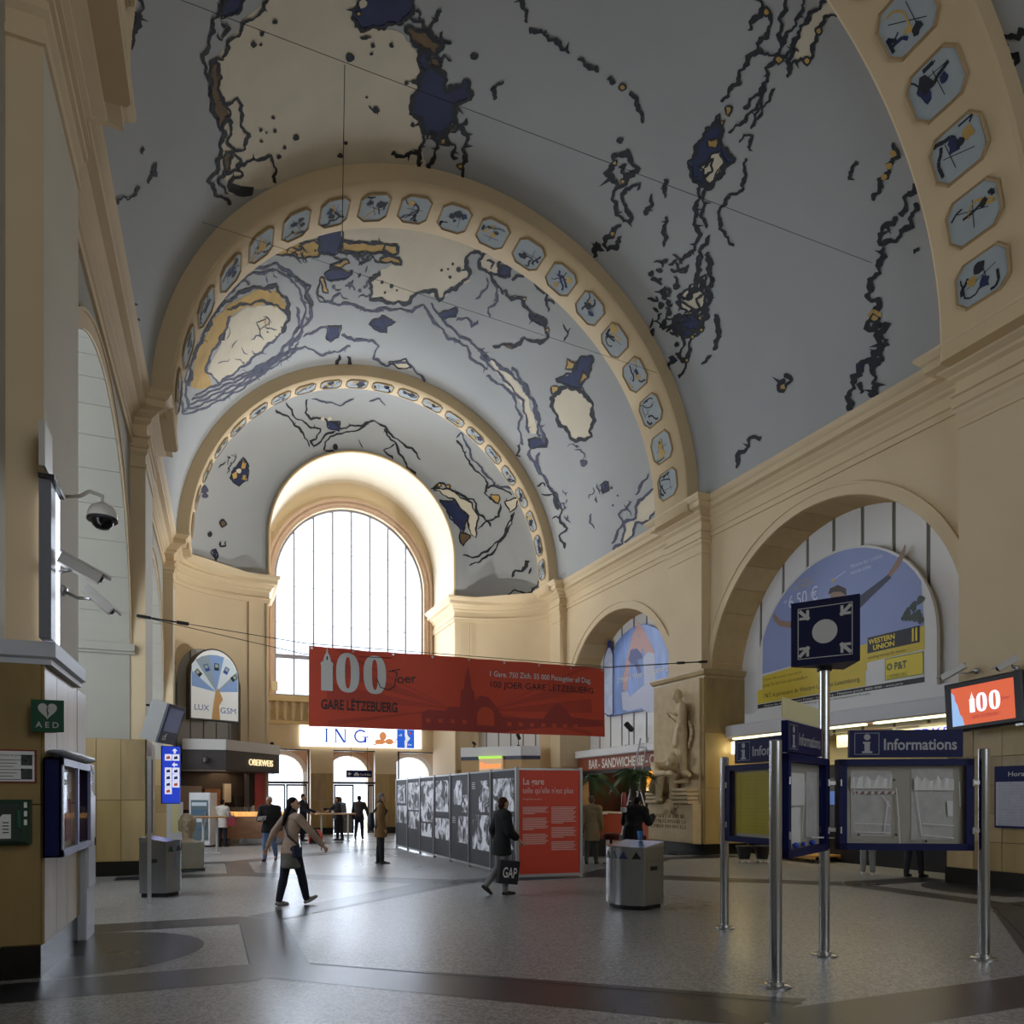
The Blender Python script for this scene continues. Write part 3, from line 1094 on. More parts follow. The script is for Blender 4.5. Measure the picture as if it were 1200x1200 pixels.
# ================================================================== OBJECTS
RED = mat('banner_red', '#c24429', .6, var=.04, scale=1)
RED_D = mat('banner_red_dark', '#94322a', .6)
RED_M = mat('banner_red_mid', '#ac3b27', .6)
RED_L = mat('banner_red_light', '#c24a2a', .6)
PRW = mat('print_white', '#e6e6e4', .5)
PRG = mat('print_grey', '#c3c2bd', .5)
PRK = mat('print_black', '#1a1516', .5)
PRBLUE = mat('print_blue', '#2448c8', .45)
PAPER = mat('white_paper', '#ececea', .7, var=.03, scale=2)
GREEN = mat('sign_green', '#0f4a30', .45)
STEELB = mat('bin_steel', '#b0b2b4', .26, metal=1.0, var=.06, scale=2, streak=(8, 8, .2))
PALEPLAST = mat('camera_housing', '#c9c7c0', .4)


def logo100(g, fr, h, mi_w=0, mi_k=1, n=.004, ring_hole=True):
    """the '100' of the anniversary logo: a clock tower for the 1 and two fat zeros; fr at its lower left"""
    w = h * .27
    g.flat(fr, [(0, 0), (w, 0), (w, h * .62), (w * 1.06, h * .63), (w * 1.0, h * .68), (w * .86, h * .70), (w * .72, h * .86), (w * .6, h * .9), (w * .5, h * 1.08),
                (w * .42, h * .9), (w * .3, h * .86), (w * .16, h * .70), (0, h * .68), (-w * .06, h * .63), (0, h * .62)], n, mi_w)
    g.flat(fr, [(w * .45, h * .74), (w * .57, h * .74), (w * .57, h * .83), (w * .45, h * .83)], n + .003, mi_k)
    for i in (0, 1):
        cx = w + h * (.36 + .66 * i)
        vs, fs = [], []
        k = 28
        for q in range(k):
            a = 2 * PI * q / k
            e = lambda c: math.copysign(abs(c) ** .8, c)
            vs += [fr.p(cx + h * .28 * e(math.cos(a)), h * .46 + h * .48 * e(math.sin(a)), n), fr.p(cx + h * .07 * e(math.cos(a)), h * .46 + h * .38 * e(math.sin(a)), n)]
        fs = [(2 * q, (2 * q + 2) % (2 * k), (2 * q + 3) % (2 * k), 2 * q + 1) for q in range(k)]
        g.add(vs, fs, mi_w)
    return w + h * 1.3


def hand_script(g, fr, pts, w, n, mi):
    g.line(fr, pts, w, n, mi)


# ------------------------------------------------------------------ red anniversary banner hung across the hall
YB = 18.0
p00, p11 = at_y(362, 851, YB), at_y(709, 783, YB)
bw, bh = p11[0] - p00[0], p11[2] - p00[2]
fb = Fr((p00[0], YB, p00[2]), (1, 0, 0), (0, 0, 1), (0, -1, 0))
banner = thing('banner', 'long red cloth banner reading 100 Joer Gare Lëtzebuerg hung across the hall', 'banner', (p00[0] + bw / 2, YB, p00[2]))


def cloth(u, v):
    return .035 * math.sin(u * 2.1 + v * .8) + .03 * math.sin(u * .9 - 1.1 * v) + .05 * math.exp(-((u - .6 - (bh - v) * .9) ** 2) * 4) * (v / bh)


def wave(g):
    out = []
    for p in g.v:
        q = A(p) - fb.o
        u, v = q @ fb.u, q @ fb.v
        v2 = v - .035 * math.sin(u * PI / .93) ** 2 * max(0, (v / bh - .6)) - .05 * (u / bw) * (1 - v / bh) * 0
        out.append(tuple(fb.p(u, v2, q @ fb.n + cloth(u, v))))
    g.v = out
    return g


nu, nv = 60, 14
g = G()
for side in (0, -.012):
    g.add([fb.p(bw * i / nu, bh * j / nv, side) for i in range(nu + 1) for j in range(nv + 1)],
          [(i * (nv + 1) + j, (i + 1) * (nv + 1) + j, (i + 1) * (nv + 1) + j + 1, i * (nv + 1) + j + 1) for i in range(nu) for j in range(nv)])
obj('cloth', wave(g), RED, banner, smooth='all')
# paler sweeps and the dark silhouette of the station, printed on the cloth
def dense(poly, step=.12):
    out = []
    for a, b in zip(poly, poly[1:] + poly[:1]):
        k = max(1, int(math.hypot(b[0] - a[0], b[1] - a[1]) / step))
        out += [(a[0] + (b[0] - a[0]) * i / k, a[1] + (b[1] - a[1]) * i / k) for i in range(k)]
    return out


def printed(g, poly, n, mi):
    v, f = cdt(dense(poly), [], .18)
    g.add([fb.p(a, b, n) for a, b in v], f, mi)


g = G()
for k, (a0, a1, m) in enumerate(((.02, .13, 0), (.2, .3, 0), (.36, .42, 0), (-.2, -.12, 0))):
    c = (bw * .5, bh * .30)
    for s in (1, -1):
        pts = [(c[0] + s * 3.6 * math.cos(a), max(0.02, min(bh - .02, c[1] + 3.6 * math.sin(a)))) for a in (a0, a1)]
        printed(g, [(c[0] + s * .5, c[1]), pts[0], pts[1]], .004, 0)
T = bw / 8.0
sil = [(2.75, .02), (2.75, .42), (2.9, .52), (3.35, .5), (3.45, .62), (3.75, .62), (3.78, 1.05), (3.86, 1.1), (3.88, 1.35), (3.96, 1.68), (4.04, 1.35), (4.06, 1.1), (4.14, 1.05),
       (4.16, .8), (4.3, .95), (4.55, .92), (4.8, .66), (4.95, .44), (5.4, .42), (6.1, .42), (6.35, .74), (6.55, .86), (6.75, .74), (6.95, .5), (7.6, .46), (7.95, .46), (7.95, .28), (6, .18), (5.1, .05), (5, .02)]
printed(g, [(x * T, y) for x, y in sil], .008, 1)
printed(g, [(4.22 * T, .18)] + [((4.47 + .25 * math.cos(a)) * T, .42 + .25 * math.sin(a)) for a in [PI - PI * i / 8 for i in range(9)]] + [(4.72 * T, .18)], .012, 2)
for k in range(14):
    x = (2.85 + k * .32) * T
    if 4.1 * T < x < 4.8 * T: continue
    g.frect(fb, x, x + .12, .2, .3, .0125, 2)
obj('printed_picture', wave(g), [RED_M, RED_D, RED_L], banner)
g = G()
logo100(g, fb.at(.28, .86), 1.0, 0, 1, .012)
g.text(fb.at(.27, .42), 'GARE LËTZEBUERG', .33, .012, 1, bold=.02, width=1.85)
obj('printed_logo', wave(g), [PRG, PRK], banner, label='grey 100 with clock tower above black lettering')
g = G()
hand_script(g, fb, [(1.62, 1.22), (1.7, 1.02), (1.9, .96), (2.05, 1.06), (2.12, 1.4), (2.02, 1.44), (1.9, 1.42)], .022, .016, 0)
g.text(fb.at(2.12, 1.14).rot(.08), 'oer', .34, .016, 0)
hand_script(g, fb, [(2.0, 1.45), (2.2, 1.5)], .022, .016, 0)
obj('printed_script', wave(g), PRK, banner)
obj('printed_text', wave(G().text(fb.at(4.55, bh - .43), '1 Gare. 750 Zich. 55 000 Passagéier all Dag.', .2, .012, 0, bold=.012, width=3.0)), PRG, banner)
obj('printed_text', wave(G().text(fb.at(4.55, bh - .72), '100 JOER GARE LËTZEBUERG', .24, .012, 0, width=3.05)), PRK, banner)
g = G()
for k in range(9): g.ring(fb, .012, .03, -.016, .014, c=(.06 + (bw - .12) * k / 8, bh - .05), seg=8)
obj('eyelet', wave(g), ALU, banner, kind='stuff')
for k, (dz, dz2) in enumerate(((.06, .05), (-.2, .02))):
    a, b = at_y(160, 721, YB), at_y(829, 775, YB)
    wl = a + A((0.0, 0, 0)), b
    za = a[2]
    g = G()
    t0, t1 = A((a[0], YB + .03, za)), A((b[0], YB + .03, b[2]))
    m0, m1 = A((p00[0] - .1, YB + .03, p00[2] + bh + dz)), A((p11[0] + .1, YB + .03, p11[2] + dz2))
    g.tube([t0, m0, m1, t1], .009, 5)
    r = thing('banner_cable', ('upper' if k == 0 else 'lower') + ' thin steel cable holding the red banner between two pilasters', 'cable', tuple(t0))
    obj('wire', g, DARKM, r)
    if k == 0:
        for e, o in ((t0, m0), (t1, m1)):
            d = unit(o - e)
            obj('turnbuckle', G().tube([e, e + d * .28], .035, 8).tube([e + d * .28, e + d * .8], .018, 6).tube([e + d * .8, e + d * 1.05], .04, 8), BLACK, r)

# ------------------------------------------------------------------ exhibition wall
GREYP = mat('charcoal_panel', '#3a3b3f', .55, var=.03)


def photo_mat(i):
    n = 'photo_print_%d' % i
    if n in MATS: return MATS[n]
    m = bpy.data.materials.new(n)
    m.use_nodes = True
    nt = m.node_tree
    b = nt.nodes['Principled BSDF']
    b.inputs['Roughness'].default_value = .5
    tc = nt.nodes.new('ShaderNodeTexCoord')
    mp = nt.nodes.new('ShaderNodeMapping')
    mp.inputs['Scale'].default_value = (1.5, 2.6 + (i * 3) % 3, 2.2 + i % 2)
    mp.inputs['Location'].default_value = (i * 3.1, i * 1.7, i)
    no = nt.nodes.new('ShaderNodeTexNoise')
    no.inputs['Scale'].default_value = 1.05
    no.inputs['Detail'].default_value = 7
    no.inputs['Distortion'].default_value = .8
    r = nt.nodes.new('ShaderNodeValToRGB')
    r.color_ramp.elements[0].position = .43
    r.color_ramp.elements[0].color = (.04, .04, .045, 1)
    r.color_ramp.elements[1].position = .57
    r.color_ramp.elements[1].color = (.9, .91, .95, 1)
    nt.links.new(tc.outputs['Object'], mp.inputs[0])
    nt.links.new(mp.outputs[0], no.inputs['Vector'])
    nt.links.new(no.outputs['Fac'], r.inputs[0])
    nt.links.new(r.outputs[0], b.inputs['Base Color'])
    MATS[n] = m
    return m


XE, YE0, YE1, HE = 5.86, 14.05, 24.6, 2.32
exhib = thing('exhibition_wall', 'freestanding row of charcoal panels with old photographs and a red end panel', 'display', (XE, YE0, 0))
fx = Fr((XE, YE1, 0), (0, -1, 0), (0, 0, 1), (-1, 0, 0))     # seen face: u runs towards the camera
pw = (YE1 - YE0) / 7
DATA = [[(.1, .8, 1.5, 2.1), (.05, .95, .85, 1.42)], [(.05, .97, 1.3, 2.15), (.08, .97, .72, 1.25)], [(.06, .94, .98, 2.16), (.1, .85, .55, .93)],
        [(.1, .9, 1.3, 2.15), (.06, .97, .55, 1.12)], [(.2, .65, 1.5, 2.12), (.66, .98, 1.32, 1.75), (.42, .96, .55, 1.22)],
        [(.48, .95, 1.35, 2.08), (.16, .95, .46, 1.28)], [(.1, .92, 1.4, 2.1), (.1, .9, .6, 1.3)]]
cap_id = 0
for k in range(7):
    u0 = pw * k
    pn = obj('panel', G().fbox(fx, u0 + .03, u0 + pw - .03, .1, HE - .06, -.05, -.01), GREYP, exhib)
    for (a, b, z0, z1) in DATA[k]:
        cap_id += 1
        fp = fx.at(u0, 0)
        obj('photograph', G().fbox(fp, .03 + a * (pw - .06), .03 + b * (pw - .06), z0, z1, -.01, -.004), photo_mat(cap_id % 9), pn)
        g = G()
        for q in range(4):
            g.frect(fp, .06 + (a * .2) * pw, .06 + (a * .2 + .16) * pw, z1 - .05 - q * .045, z1 - .03 - q * .045, -.008)
        if a > .3: obj('caption', g, PRG, pn)
for k in range(8):
    obj('post', G().fbox(fx, pw * k - .025, pw * k + .025, 0, HE, -.055, .012), ALU, exhib)
obj('rail', G().fbox(fx, 0, pw * 7, HE - .06, HE - .02, -.05, .005), ALU, exhib)
obj('rail', G().fbox(fx, 0, pw * 7, .05, .1, -.05, .005), ALU, exhib)
fz = Fr((XE + .02, YE0, 0), (7.28 - XE, -.13, 0), (0, 0, 1))
wz = 1.42
EXRED = mat('exhibition_red', '#d9482e', .5)
pz = obj('title_panel', G().fbox(fz, .04, wz - .04, .1, HE - .06, -.05, 0), EXRED, exhib, label='red title panel headed La gare telle qu\'elle n\'est plus')
g = G().text(fz.at(.12, HE - .36), 'La gare', .19, .004, bold=.02, width=.46)
g.text(fz.at(.12, HE - .54), "telle qu'elle n'est plus", .17, .004, width=1.12)
g.text(fz.at(.12, HE - .68), 'Fotografien vu fréier', .05, .004)
for cx, rows, brk in ((.12, 24, (5, 6, 15, 16)), (.75, 28, (11, 12, 20, 21))):
    for q in range(rows):
        if q in brk: continue
        g.frect(fz, cx, cx + (.56 if q + 1 not in brk else .3) - .03 * (q * 7 % 3), HE - .84 - q * .033, HE - .826 - q * .033, .004)
obj('lettering', g, mat('print_pale_pink', '#e8c8c0', .5), pz)
for u in (0, wz): obj('post', G().fbox(fz, u - .03, u + .03, 0, HE, -.055, .012), ALU, exhib)
obj('rail', G().fbox(fz, 0, wz, HE - .06, HE - .02, -.05, .006), ALU, exhib)
obj('rail', G().fbox(fz, 0, wz, .04, .1, -.05, .006), ALU, exhib)
# the far long side and end, so the block is closed from behind
fy = Fr((7.3, YE0 - .1, 0), (0, 1, 0), (0, 0, 1), (1, 0, 0))
for k in range(7):
    obj('panel', G().fbox(fy, pw * k + .03, pw * k + pw - .03, .1, HE - .06, -.05, -.01), GREYP, exhib)
    obj('post', G().fbox(fy, pw * (k + 1) - .025, pw * (k + 1) + .025, 0, HE, -.055, .012), ALU, exhib)

# ------------------------------------------------------------------ litter bins: bowed steel front, flat sides, sloping lid
def litter_bin(loc, ang, label):
    t = thing('litter_bin', label, 'bin', (0, 0, 0), 'steel litter bins in the hall')
    w, d, h = .72, .5, 1.0
    plan = [(-w / 2, d / 2), (-w / 2, -d / 2)] + [(-w / 2 + w * i / 10, -d / 2 - .16 * math.sin(PI * i / 10)) for i in range(1, 10)] + [(w / 2, -d / 2), (w / 2, d / 2)]
    g = G().prism(WORLD, plan, .07, h - .06)
    obj('body', g, STEELB, t, smooth=True)
    k = len(plan)
    top = [(x * 1.02, y * 1.02, h - .06 + (.08 if y > 0 else 0.0) + .0) for x, y in plan]
    low = [(x * 1.02, y * 1.02, h - .065) for x, y in plan]
    g = G().add(low + top, [tuple(range(k - 1, -1, -1)), tuple(range(k, 2 * k))] + [(i, (i + 1) % k, k + (i + 1) % k, k + i) for i in range(k)])
    obj('lid', g, STEEL, t)
    for q in range(4):
        f = (q + .5) / 4
        x = -w / 2 + w * f
        y = -d / 2 - .16 * math.sin(PI * f) - .004
        sl = -.16 * PI * math.cos(PI * f) / w
        fr = Fr((x, y, .82), (1, sl, 0), (0, 0, 1))
        obj('triangle_mark', G().prism(fr, [(-.07, -.05), (.07, -.05), (0, .06)], -.002, .004), [mat('mark_green', '#2d4a3a', .4), mat('mark_grey', '#55585c', .4), mat('mark_navy', '#1f2c55', .4), BLACK][q], t)
    for s in (-1, 1):
        fs = Fr((s * w / 2, 0, .62), (0, s, 0), (0, 0, 1), (s, 0, 0))
        obj('handle_recess', G().fbox(fs, -.08, .08, -.03, .03, -.01, .006), BLACK, t)
        obj('side_seam', G().fbox(fs, -d / 2 + .0, -d / 2 + .02, -.55, .32, -.004, .004), STEEL, t)
    obj('plinth', G().prism(WORLD, [(x * .9, y * .9) for x, y in plan], 0.0, .07), BLACK, t)
    t.location = loc
    t.rotation_euler = (0, 0, ang)
    return t


litter_bin((6.10, 9.86, 0), -1.2, 'steel litter bin with bowed front standing before the red title panel')
lb = litter_bin((-.80, 14.15, 0), 1.3, 'steel litter bin with bowed front by the left marble pier')
lb.scale = (.86, .86, 1.0)

# ------------------------------------------------------------------ left pier: AED corner
XF = float(tx(HC - PH + .025, 9.2))         # hall-facing marble face of the near left pier
YF = 8.3 - .17 - .03                        # its near face
fn = Fr((XF, YF, 0), (1, 0, 0), (0, 0, 1))   # near face; u towards the hall, 0 at the corner
a0, a1 = at_y(36, 857, 7.95), at_y(75, 821, 7.95)
s = thing('aed_sign', 'green AED sign with white broken heart at the left pier corner', 'sign', (float(a0[0]), 7.95, float(a0[2])))
fa = Fr((a0[0], 7.95, a0[2]), (1, 0, 0), (0, 0, 1))
W, H = a1[0] - a0[0], a1[2] - a0[2]
obj('sign_box', G().prism(Fr((a0[0], 7.95, a0[2]), (1, 0, 0), (0, 1, 0), (0, 0, 1)), [(0, 0), (W, 0), (W * .55, .13), (W * .1, .1)], 0, H), GREEN, s)
hp = []
for i in range(24):
    q = 2 * PI * i / 24
    hp.append((.0048 * 16 * math.sin(q) ** 3, .0052 * (13 * math.cos(q) - 5 * math.cos(2 * q) - 2 * math.cos(3 * q) - math.cos(4 * q))))
g = G().flat(fa.at(W / 2, H * .68), hp, .003, 0)
g.flat(fa.at(W / 2, H * .68), [(-.004, .05), (.01, .02), (.0, .0), (.012, -.03), (0, -.07), (-.002, -.03), (-.01, .0), (.0, .02)], .006, 1)
g.text(fa.at(W / 2, H * .13), 'A E D', .075, .003, 0, 'CENTER', bold=.01)
obj('symbol', g, [PRG, GREEN], s)
def nf(px, py): return at_y(px, py, YF)
a0, a1 = nf(-14, 917), nf(43, 879)
s = thing('framed_notice', 'white framed notice with red edge and two small pictures on left pier', 'notice', (float(a1[0]), YF, float(a0[2])))
fa = Fr((a0[0], YF, a0[2]), (1, 0, 0), (0, 0, 1))
W, H = a1[0] - a0[0], a1[2] - a0[2]
obj('frame', G().fbox(fa, 0, W, 0, H, 0, .02), mat('notice_red', '#8a2a24', .5), s)
obj('sheet', G().frect(fa, .012, W - .014, .012, H - .014, .022), PAPER, s)
g = G().text(fa.at(.1, H - .06), 'Gestes de premiers secours', .026, .024, 0)
for q in range(7): g.frect(fa, .08, .08 + .18 - .03 * (q % 3), H - .1 - q * .03, H - .095 - q * .03, .024, 0)
for z in (.06, .19): g.frect(fa, W - .12, W - .03, z - .03, z + .07, .024, 1)
g.ring(fa, 0.001, .012, .024, .025, c=(.3, H - .1), seg=8, mi=0).ring(fa, 0.001, .012, .024, .025, c=(.27, .12), seg=8, mi=0)
obj('printing', g, [PRK, mat('small_picture', '#3c4340', .6, var=.5, scale=20)], s)
a0, a1 = nf(-22, 990), nf(38, 937)
s = thing('aed_cabinet', 'green and grey wall cabinet for a defibrillator below the framed notice', 'cabinet', (float(a1[0]), YF, float(a0[2])))
fa = Fr((a0[0], YF, a0[2]), (1, 0, 0), (0, 0, 1))
W, H = a1[0] - a0[0], a1[2] - a0[2]
obj('case', G().fbox(fa, 0, W, 0, H, 0, .14, bev=.03), mat('cabinet_green', '#22402f', .4), s)
obj('front_cover', G().fbox(fa, .02, W * .82, .03, H - .03, .14, .16, bev=.01), mat('smoked_cover', '#39443f', .25), s)
g = G().flat(fa, [(.03, .06), (W * .66, .06), (W * .66, .28), (W * .5, .28), (W * .35, .2), (.03, .12)], .163, 0)
for q in range(4): g.frect(fa, .2, W * .62, .2 - q * .03, .21 - q * .03, .165, 1)
obj('instruction_label', g, [PAPER, PRK], s)
obj('latch', G().fbox(fa, W * .76, W * .86, .15, .32, .14, .175, bev=.01), mat('latch_green', '#2d5a45', .4), s)
for z in (.18, .26, .34): obj('side_sticker', G().fbox(fa, W * .9, W * .96, z, z + .05, .13, .142), PAPER, s)
# display case on the hall side of the pier
XD = XF + .15
fh = Fr((XD, 0, 0), (0, 1, 0), (0, 0, 1), (1, 0, 0))
d0, d1 = at_x(72, 1007, XD), at_x(106, 893, XD)
s = thing('display_case', 'blue framed glass notice case on hall side of left pier', 'case', (XF, float(d0[1]), float(d0[2])))
y0, y1, z0, z1 = d0[1], d1[1], 1.13, 2.07
g = G()
for q in ((y0, y0 + .07, z0, z1), (y1 - .07, y1, z0, z1), (y0, y1, z0, z0 + .07), (y0, y1, z1 - .07, z1), ((y0 + y1) / 2 - .03, (y0 + y1) / 2 + .03, z0, z1)):
    g.fbox(fh, q[0], q[1], q[2], q[3], -.02, .012)
obj('frame', g, mat('case_frame_pale', '#8f94b4', .35, metal=.3), s)
g = G().fbox(fh, y0, y0 + .015, z0, z1, -.15, 0).fbox(fh, y1 - .015, y1, z0, z1, -.15, 0).fbox(fh, y0, y1, z0, z0 + .015, -.15, 0).fbox(fh, y0, y1, z1 - .015, z1, -.15, 0).fbox(fh, y0, y1, z0, z1, -.15, -.135)
obj('case_box', g, NAVY, s)
for (u0, u1, v0, v1, m) in ((.1, .5, .62, .86, 0), (.12, .3, .3, .58, 0), (1.0, 1.5, .62, .84, 0), (1.05, 1.5, .1, .55, 1), (.1, .6, .12, .28, 2)):
    obj('notice', G().fbox(fh, y0 + u0, y0 + u1, z0 + v0, z0 + v1, -.133, -.128), [PAPER, mat('notice_maroon', '#7a2030', .6), mat('notice_tan', '#a57d45', .6)][m], s)
for a, b in ((y0 + .07, (y0 + y1) / 2 - .03), ((y0 + y1) / 2 + .03, y1 - .07)):
    obj('pane', G().frect(fh, a, b, z0 + .07, z1 - .07, -.005), CASEGLASS, s)
# paper sheet and grey drum-like pipe cover above the case
XH = XF
s = obj('wall_sheet', G().fbox(Fr((XH, 9.42, 2.36), (0, 1, 0), (0, 0, 1), (1, 0, 0)), 0, .3, 0, .34, 0, .006), mat('laminated_sheet', '#dfe2ea', .3, var=.25, scale=14), label='small laminated white sheet above the blue notice case', cat='notice', loc=(XH, 9.42, 2.36))
s = thing('rolled_cover', 'crumpled grey plastic sheet lying on top of the blue notice case', 'cover', (XF + .05, 8.5, 2.08))
g = G()
rnd = random.Random(4)
for k in range(9):
    y = y0 + .12 + k * .17
    g.ball((XF + .13 + rnd.uniform(-.01, .01), y, 2.12), (.11, .3, .035 + rnd.uniform(0, .012)), 12, 8)
obj('sheet', g, mat('grey_plastic', '#8b8d94', .3), s, smooth='all')
# tall white service column
c0 = on_floor(101.5, 1103)
s = thing('service_column', 'tall white metal service column with blue label beside the left pier', 'column', (float(c0[0]) - .2, float(c0[1]), 0))
fm = Fr((c0[0] - .28, c0[1], 0), (1, 0, 0), (0, 0, 1))
fm2 = Fr((c0[0] - .0, c0[1], 0), (0, 1, 0), (0, 0, 1), (1, 0, 0))
obj('body', G().fbox(fm, 0, .28, 0, 2.1, -.62, 0, bev=.015), mat('column_white', '#b7bac2', .35), s)
obj('door', G().fbox(fm2, .03, .59, .62, 1.72, 0, .02, bev=.006), mat('column_door', '#c6c9d2', .3), s)
obj('label_plate', G().fbox(fm2, .05, .57, 1.78, 2.06, 0, .012), PAPER, s)
g = G()
for (a, b, z, w_) in ((.1, .5, 1.98, .04), (.1, .4, 1.92, .03), (.12, .5, 1.86, .03)): g.frect(fm2, a, b, z, z + w_, .014)
obj('label_print', g, PRBLUE, s)
obj('lock', G().fbox(fm2, .5, .54, 1.1, 1.2, .02, .03), DARKM, s)
# vertical lamp on the pilaster above the ledge
XP = float(tx(HC - PH, 9.0)) + .005
l0, l1 = at_x(60, 780, XP + .08), at_x(72, 600, XP + .08)
s = thing('pilaster_lamp', 'tall vertical lamp box glowing white on the near left pilaster', 'lamp', (XP, float(l0[1]), 3.18))
yl0 = float(at_x(60, 700, XP + .1)[1])
g = G().box(XP, XP + .1, yl0, yl0 + .22, 3.18, 4.66)
obj('housing', g, mat('lamp_housing_grey', '#7a7c84', .4), s)
obj('tube_cover', G().box(XP + .005, XP + .095, yl0 + .22, yl0 + .46, 3.2, 4.64), mat('lamp_glow', '#eef2ff', .4, emit=2.2), s)
obj('end_cap', G().box(XP, XP + .13, yl0 - .03, yl0 + .5, 4.66, 4.7), DARKM, s)
obj('junction_box', G().box(XP, XP + .05, yl0 + .0, yl0 + .36, 4.78, 5.2), mat('junction_white', '#c8c6bd', .4), s)


def cctv(name, base, body0, body1, label, w=.055, arm=None, hood=True, face=True):
    """bracket camera: wall plate at base, body from body0 (back) to body1 (lens end)"""
    base, b0, b1 = A(base), A(body0), A(body1)
    t = thing(name, label, 'camera', tuple(base))
    d = unit(b1 - b0)
    up = unit(A((0, 0, 1.)) - d * d[2])
    sd = np.cross(d, up)
    L = np.linalg.norm(b1 - b0)
    fr = Fr(b0, sd, up, d)
    obj('housing', G().fbox(fr, -w, w, -w, w, 0, L, bev=.01), PALEPLAST, t)
    if hood: obj('sun_hood', G().fbox(fr, -w * 1.15, w * 1.15, w * .8, w * 1.15, -.02, L + .08), PALEPLAST, t)
    obj('lens', G().fbox(fr, -w * .75, w * .75, -w * .75, w * .75, L, L + .004).lathe([(w * .5, 0), (w * .5, .02), (w * .3, .02)], seg=12, axis=Fr(fr.p(0, 0, L), fr.u, fr.v, fr.n)), BLACK, t)
    m = b0 + d * L * .35
    mid = (base + m) / 2 + A((0, 0, -.05))
    obj('bracket', G().tube([base, mid, m - up * w], .018, 8), ALU, t, smooth='all')
    obj('wall_plate', G().lathe([(.06, 0), (.06, .02), (.03, .05)], seg=12, axis=Fr(base, (0, 1, 0), (0, 0, 1), (1 if base[0] < HC else -1, 0, 0))), ALU, t)
    return t


# cameras over the left ledge
def pd(px, py, d): return at_d(px, py, d)
dl = 8.35
cctv('security_camera', at_x(53, 665, XP), pd(70, 653, dl), pd(118, 679, dl), 'pale box security camera, upper of the two below the dome camera')
cctv('security_camera', at_x(73, 692, XP), pd(98, 688, dl + .3), pd(131, 717, dl + .3), 'slim grey security camera, lower of the two below the dome camera', w=.042)
dc = pd(120, 608, 8.9)
s = thing('dome_camera', 'white dome security camera hanging from a curved arm', 'camera', tuple(dc))
obj('housing', G().lathe([(.14, -.02), (.145, .02), (.14, .06), (.11, .12), (.05, .16), (.02, .17)], dc, 20), mat('dome_white', '#cfcdc6', .35), s, smooth=True)
obj('dome', G().lathe([(.012, -.115), (.06, -.105), (.095, -.07), (.11, -.02)], dc, 20), mat('dome_black', '#0c0c0f', .08), s, smooth=True)
obj('trim_ring', G().lathe([(.145, -.025), (.15, -.02), (.15, 0), (.145, .005)], dc, 20), DARKM, s)
wp = at_x(77, 582, XP)
obj('arm', G().tube([wp, wp * .6 + dc * .4 + A((0, 0, .1)), dc + A((-.12, 0, .27)), dc + A((0, 0, .24)), dc + A((0, 0, .15))], .02, 8), PALEPLAST, s, smooth='all')

# ------------------------------------------------------------------ left middle: monitor, signs, bust
m0 = at_y(201, 850, 17.6)
s = thing('hanging_monitor', 'tilted grey box monitor on bracket at the second left pilaster', 'monitor', tuple(m0))
fm = Fr(m0, unit((.62, -.78, 0)), unit((.35, .3, .9)))
fm = Fr(m0, (.80, .60, 0), unit(A((.25, -.33, .9)))) 
fm = Fr(m0, unit((.36, .93, 0)), unit((.28, -.11, .95)))
obj('case', G().fbox(fm, -.45, .42, -.42, .44, -.36, 0, bev=.02), mat('monitor_grey', '#8b8a83', .45), s)
obj('bezel', G().fbox(fm, -.45, .42, -.42, .44, 0, .02), mat('bezel_navy', '#24284a', .35), s)
obj('screen', G().frect(fm, -.36, .33, -.15, .36, .024), mat('screen_dim', '#5d6685', .25, emit=.25), s)
obj('badge', G().text(fm.at(-.3, -.34), 'cfl', .2, .024, 0, bold=.02), PRW, s)
w0 = A((float(tx(HC - PH, 18.3)), 18.3, 3.75))
obj('bracket', G().tube([w0, m0 + A((-.2, .1, .42))], .025, 8), DARKM, s)
obj('bracket', G().tube([w0 + A((0, 0, -.5)), m0 + A((-.25, .1, -.1))], .02, 8), DARKM, s)
# blue pictogram sign
g0, g1 = at_y(190, 941, 19.2), at_y(211, 875, 19.2)
s = thing('direction_sign', 'tall blue lit sign with white arrows and pictograms beside the bakery', 'sign', tuple(g0))
fs = Fr(g0, (1, 0, 0), (0, 0, 1))
W, H = g1[0] - g0[0], g1[2] - g0[2]
obj('panel', G().fbox(fs, 0, W, 0, H, -.12, 0), mat('sign_blue_lit', '#2a4ae0', .4, emit=.55), s)
obj('back_box', G().fbox(fs, -.03, W + .0, -.02, H + .02, -.16, -.12), NAVY, s)
g = G()
def picto(u, v, mi): g.frect(fs, u, u + .15, v, v + .15, .004, 0); g.flat(fs, [(u + .03, v + .03), (u + .12, v + .04), (u + .1, v + .12), (u + .06, v + .09), (u + .04, v + .11)], .006, mi)
c = H / 1.52
for (u, v, mi) in ((.07, 1.14, 2), (.27, 1.14, 1), (.07, .78, 1), (.27, .78, 1), (.07, .6, 1), (.27, .6, 1), (.07, .42, 1), (.27, .42, 2), (.07, .24, 2)): picto(u * W / .47, v * c, mi)
for (u, v, up) in ((.33, 1.4, 1), (.33, 1.03, 0)):
    fa = fs.at(u * W / .47, v * c) if up else fs.at(u * W / .47, v * c).rot(PI / 2)
    g.flat(fa, [(-.02, -.06), (.02, -.06), (.02, .0), (.06, .0), (0, .06), (-.06, .0), (-.02, .0)], .004, 0)
obj('pictograms', g, [mat('sign_white_lit', '#f0f4ff', .4, emit=.7), PRBLUE, mat('sign_red_lit', '#d8604c', .4, emit=.3)], s)
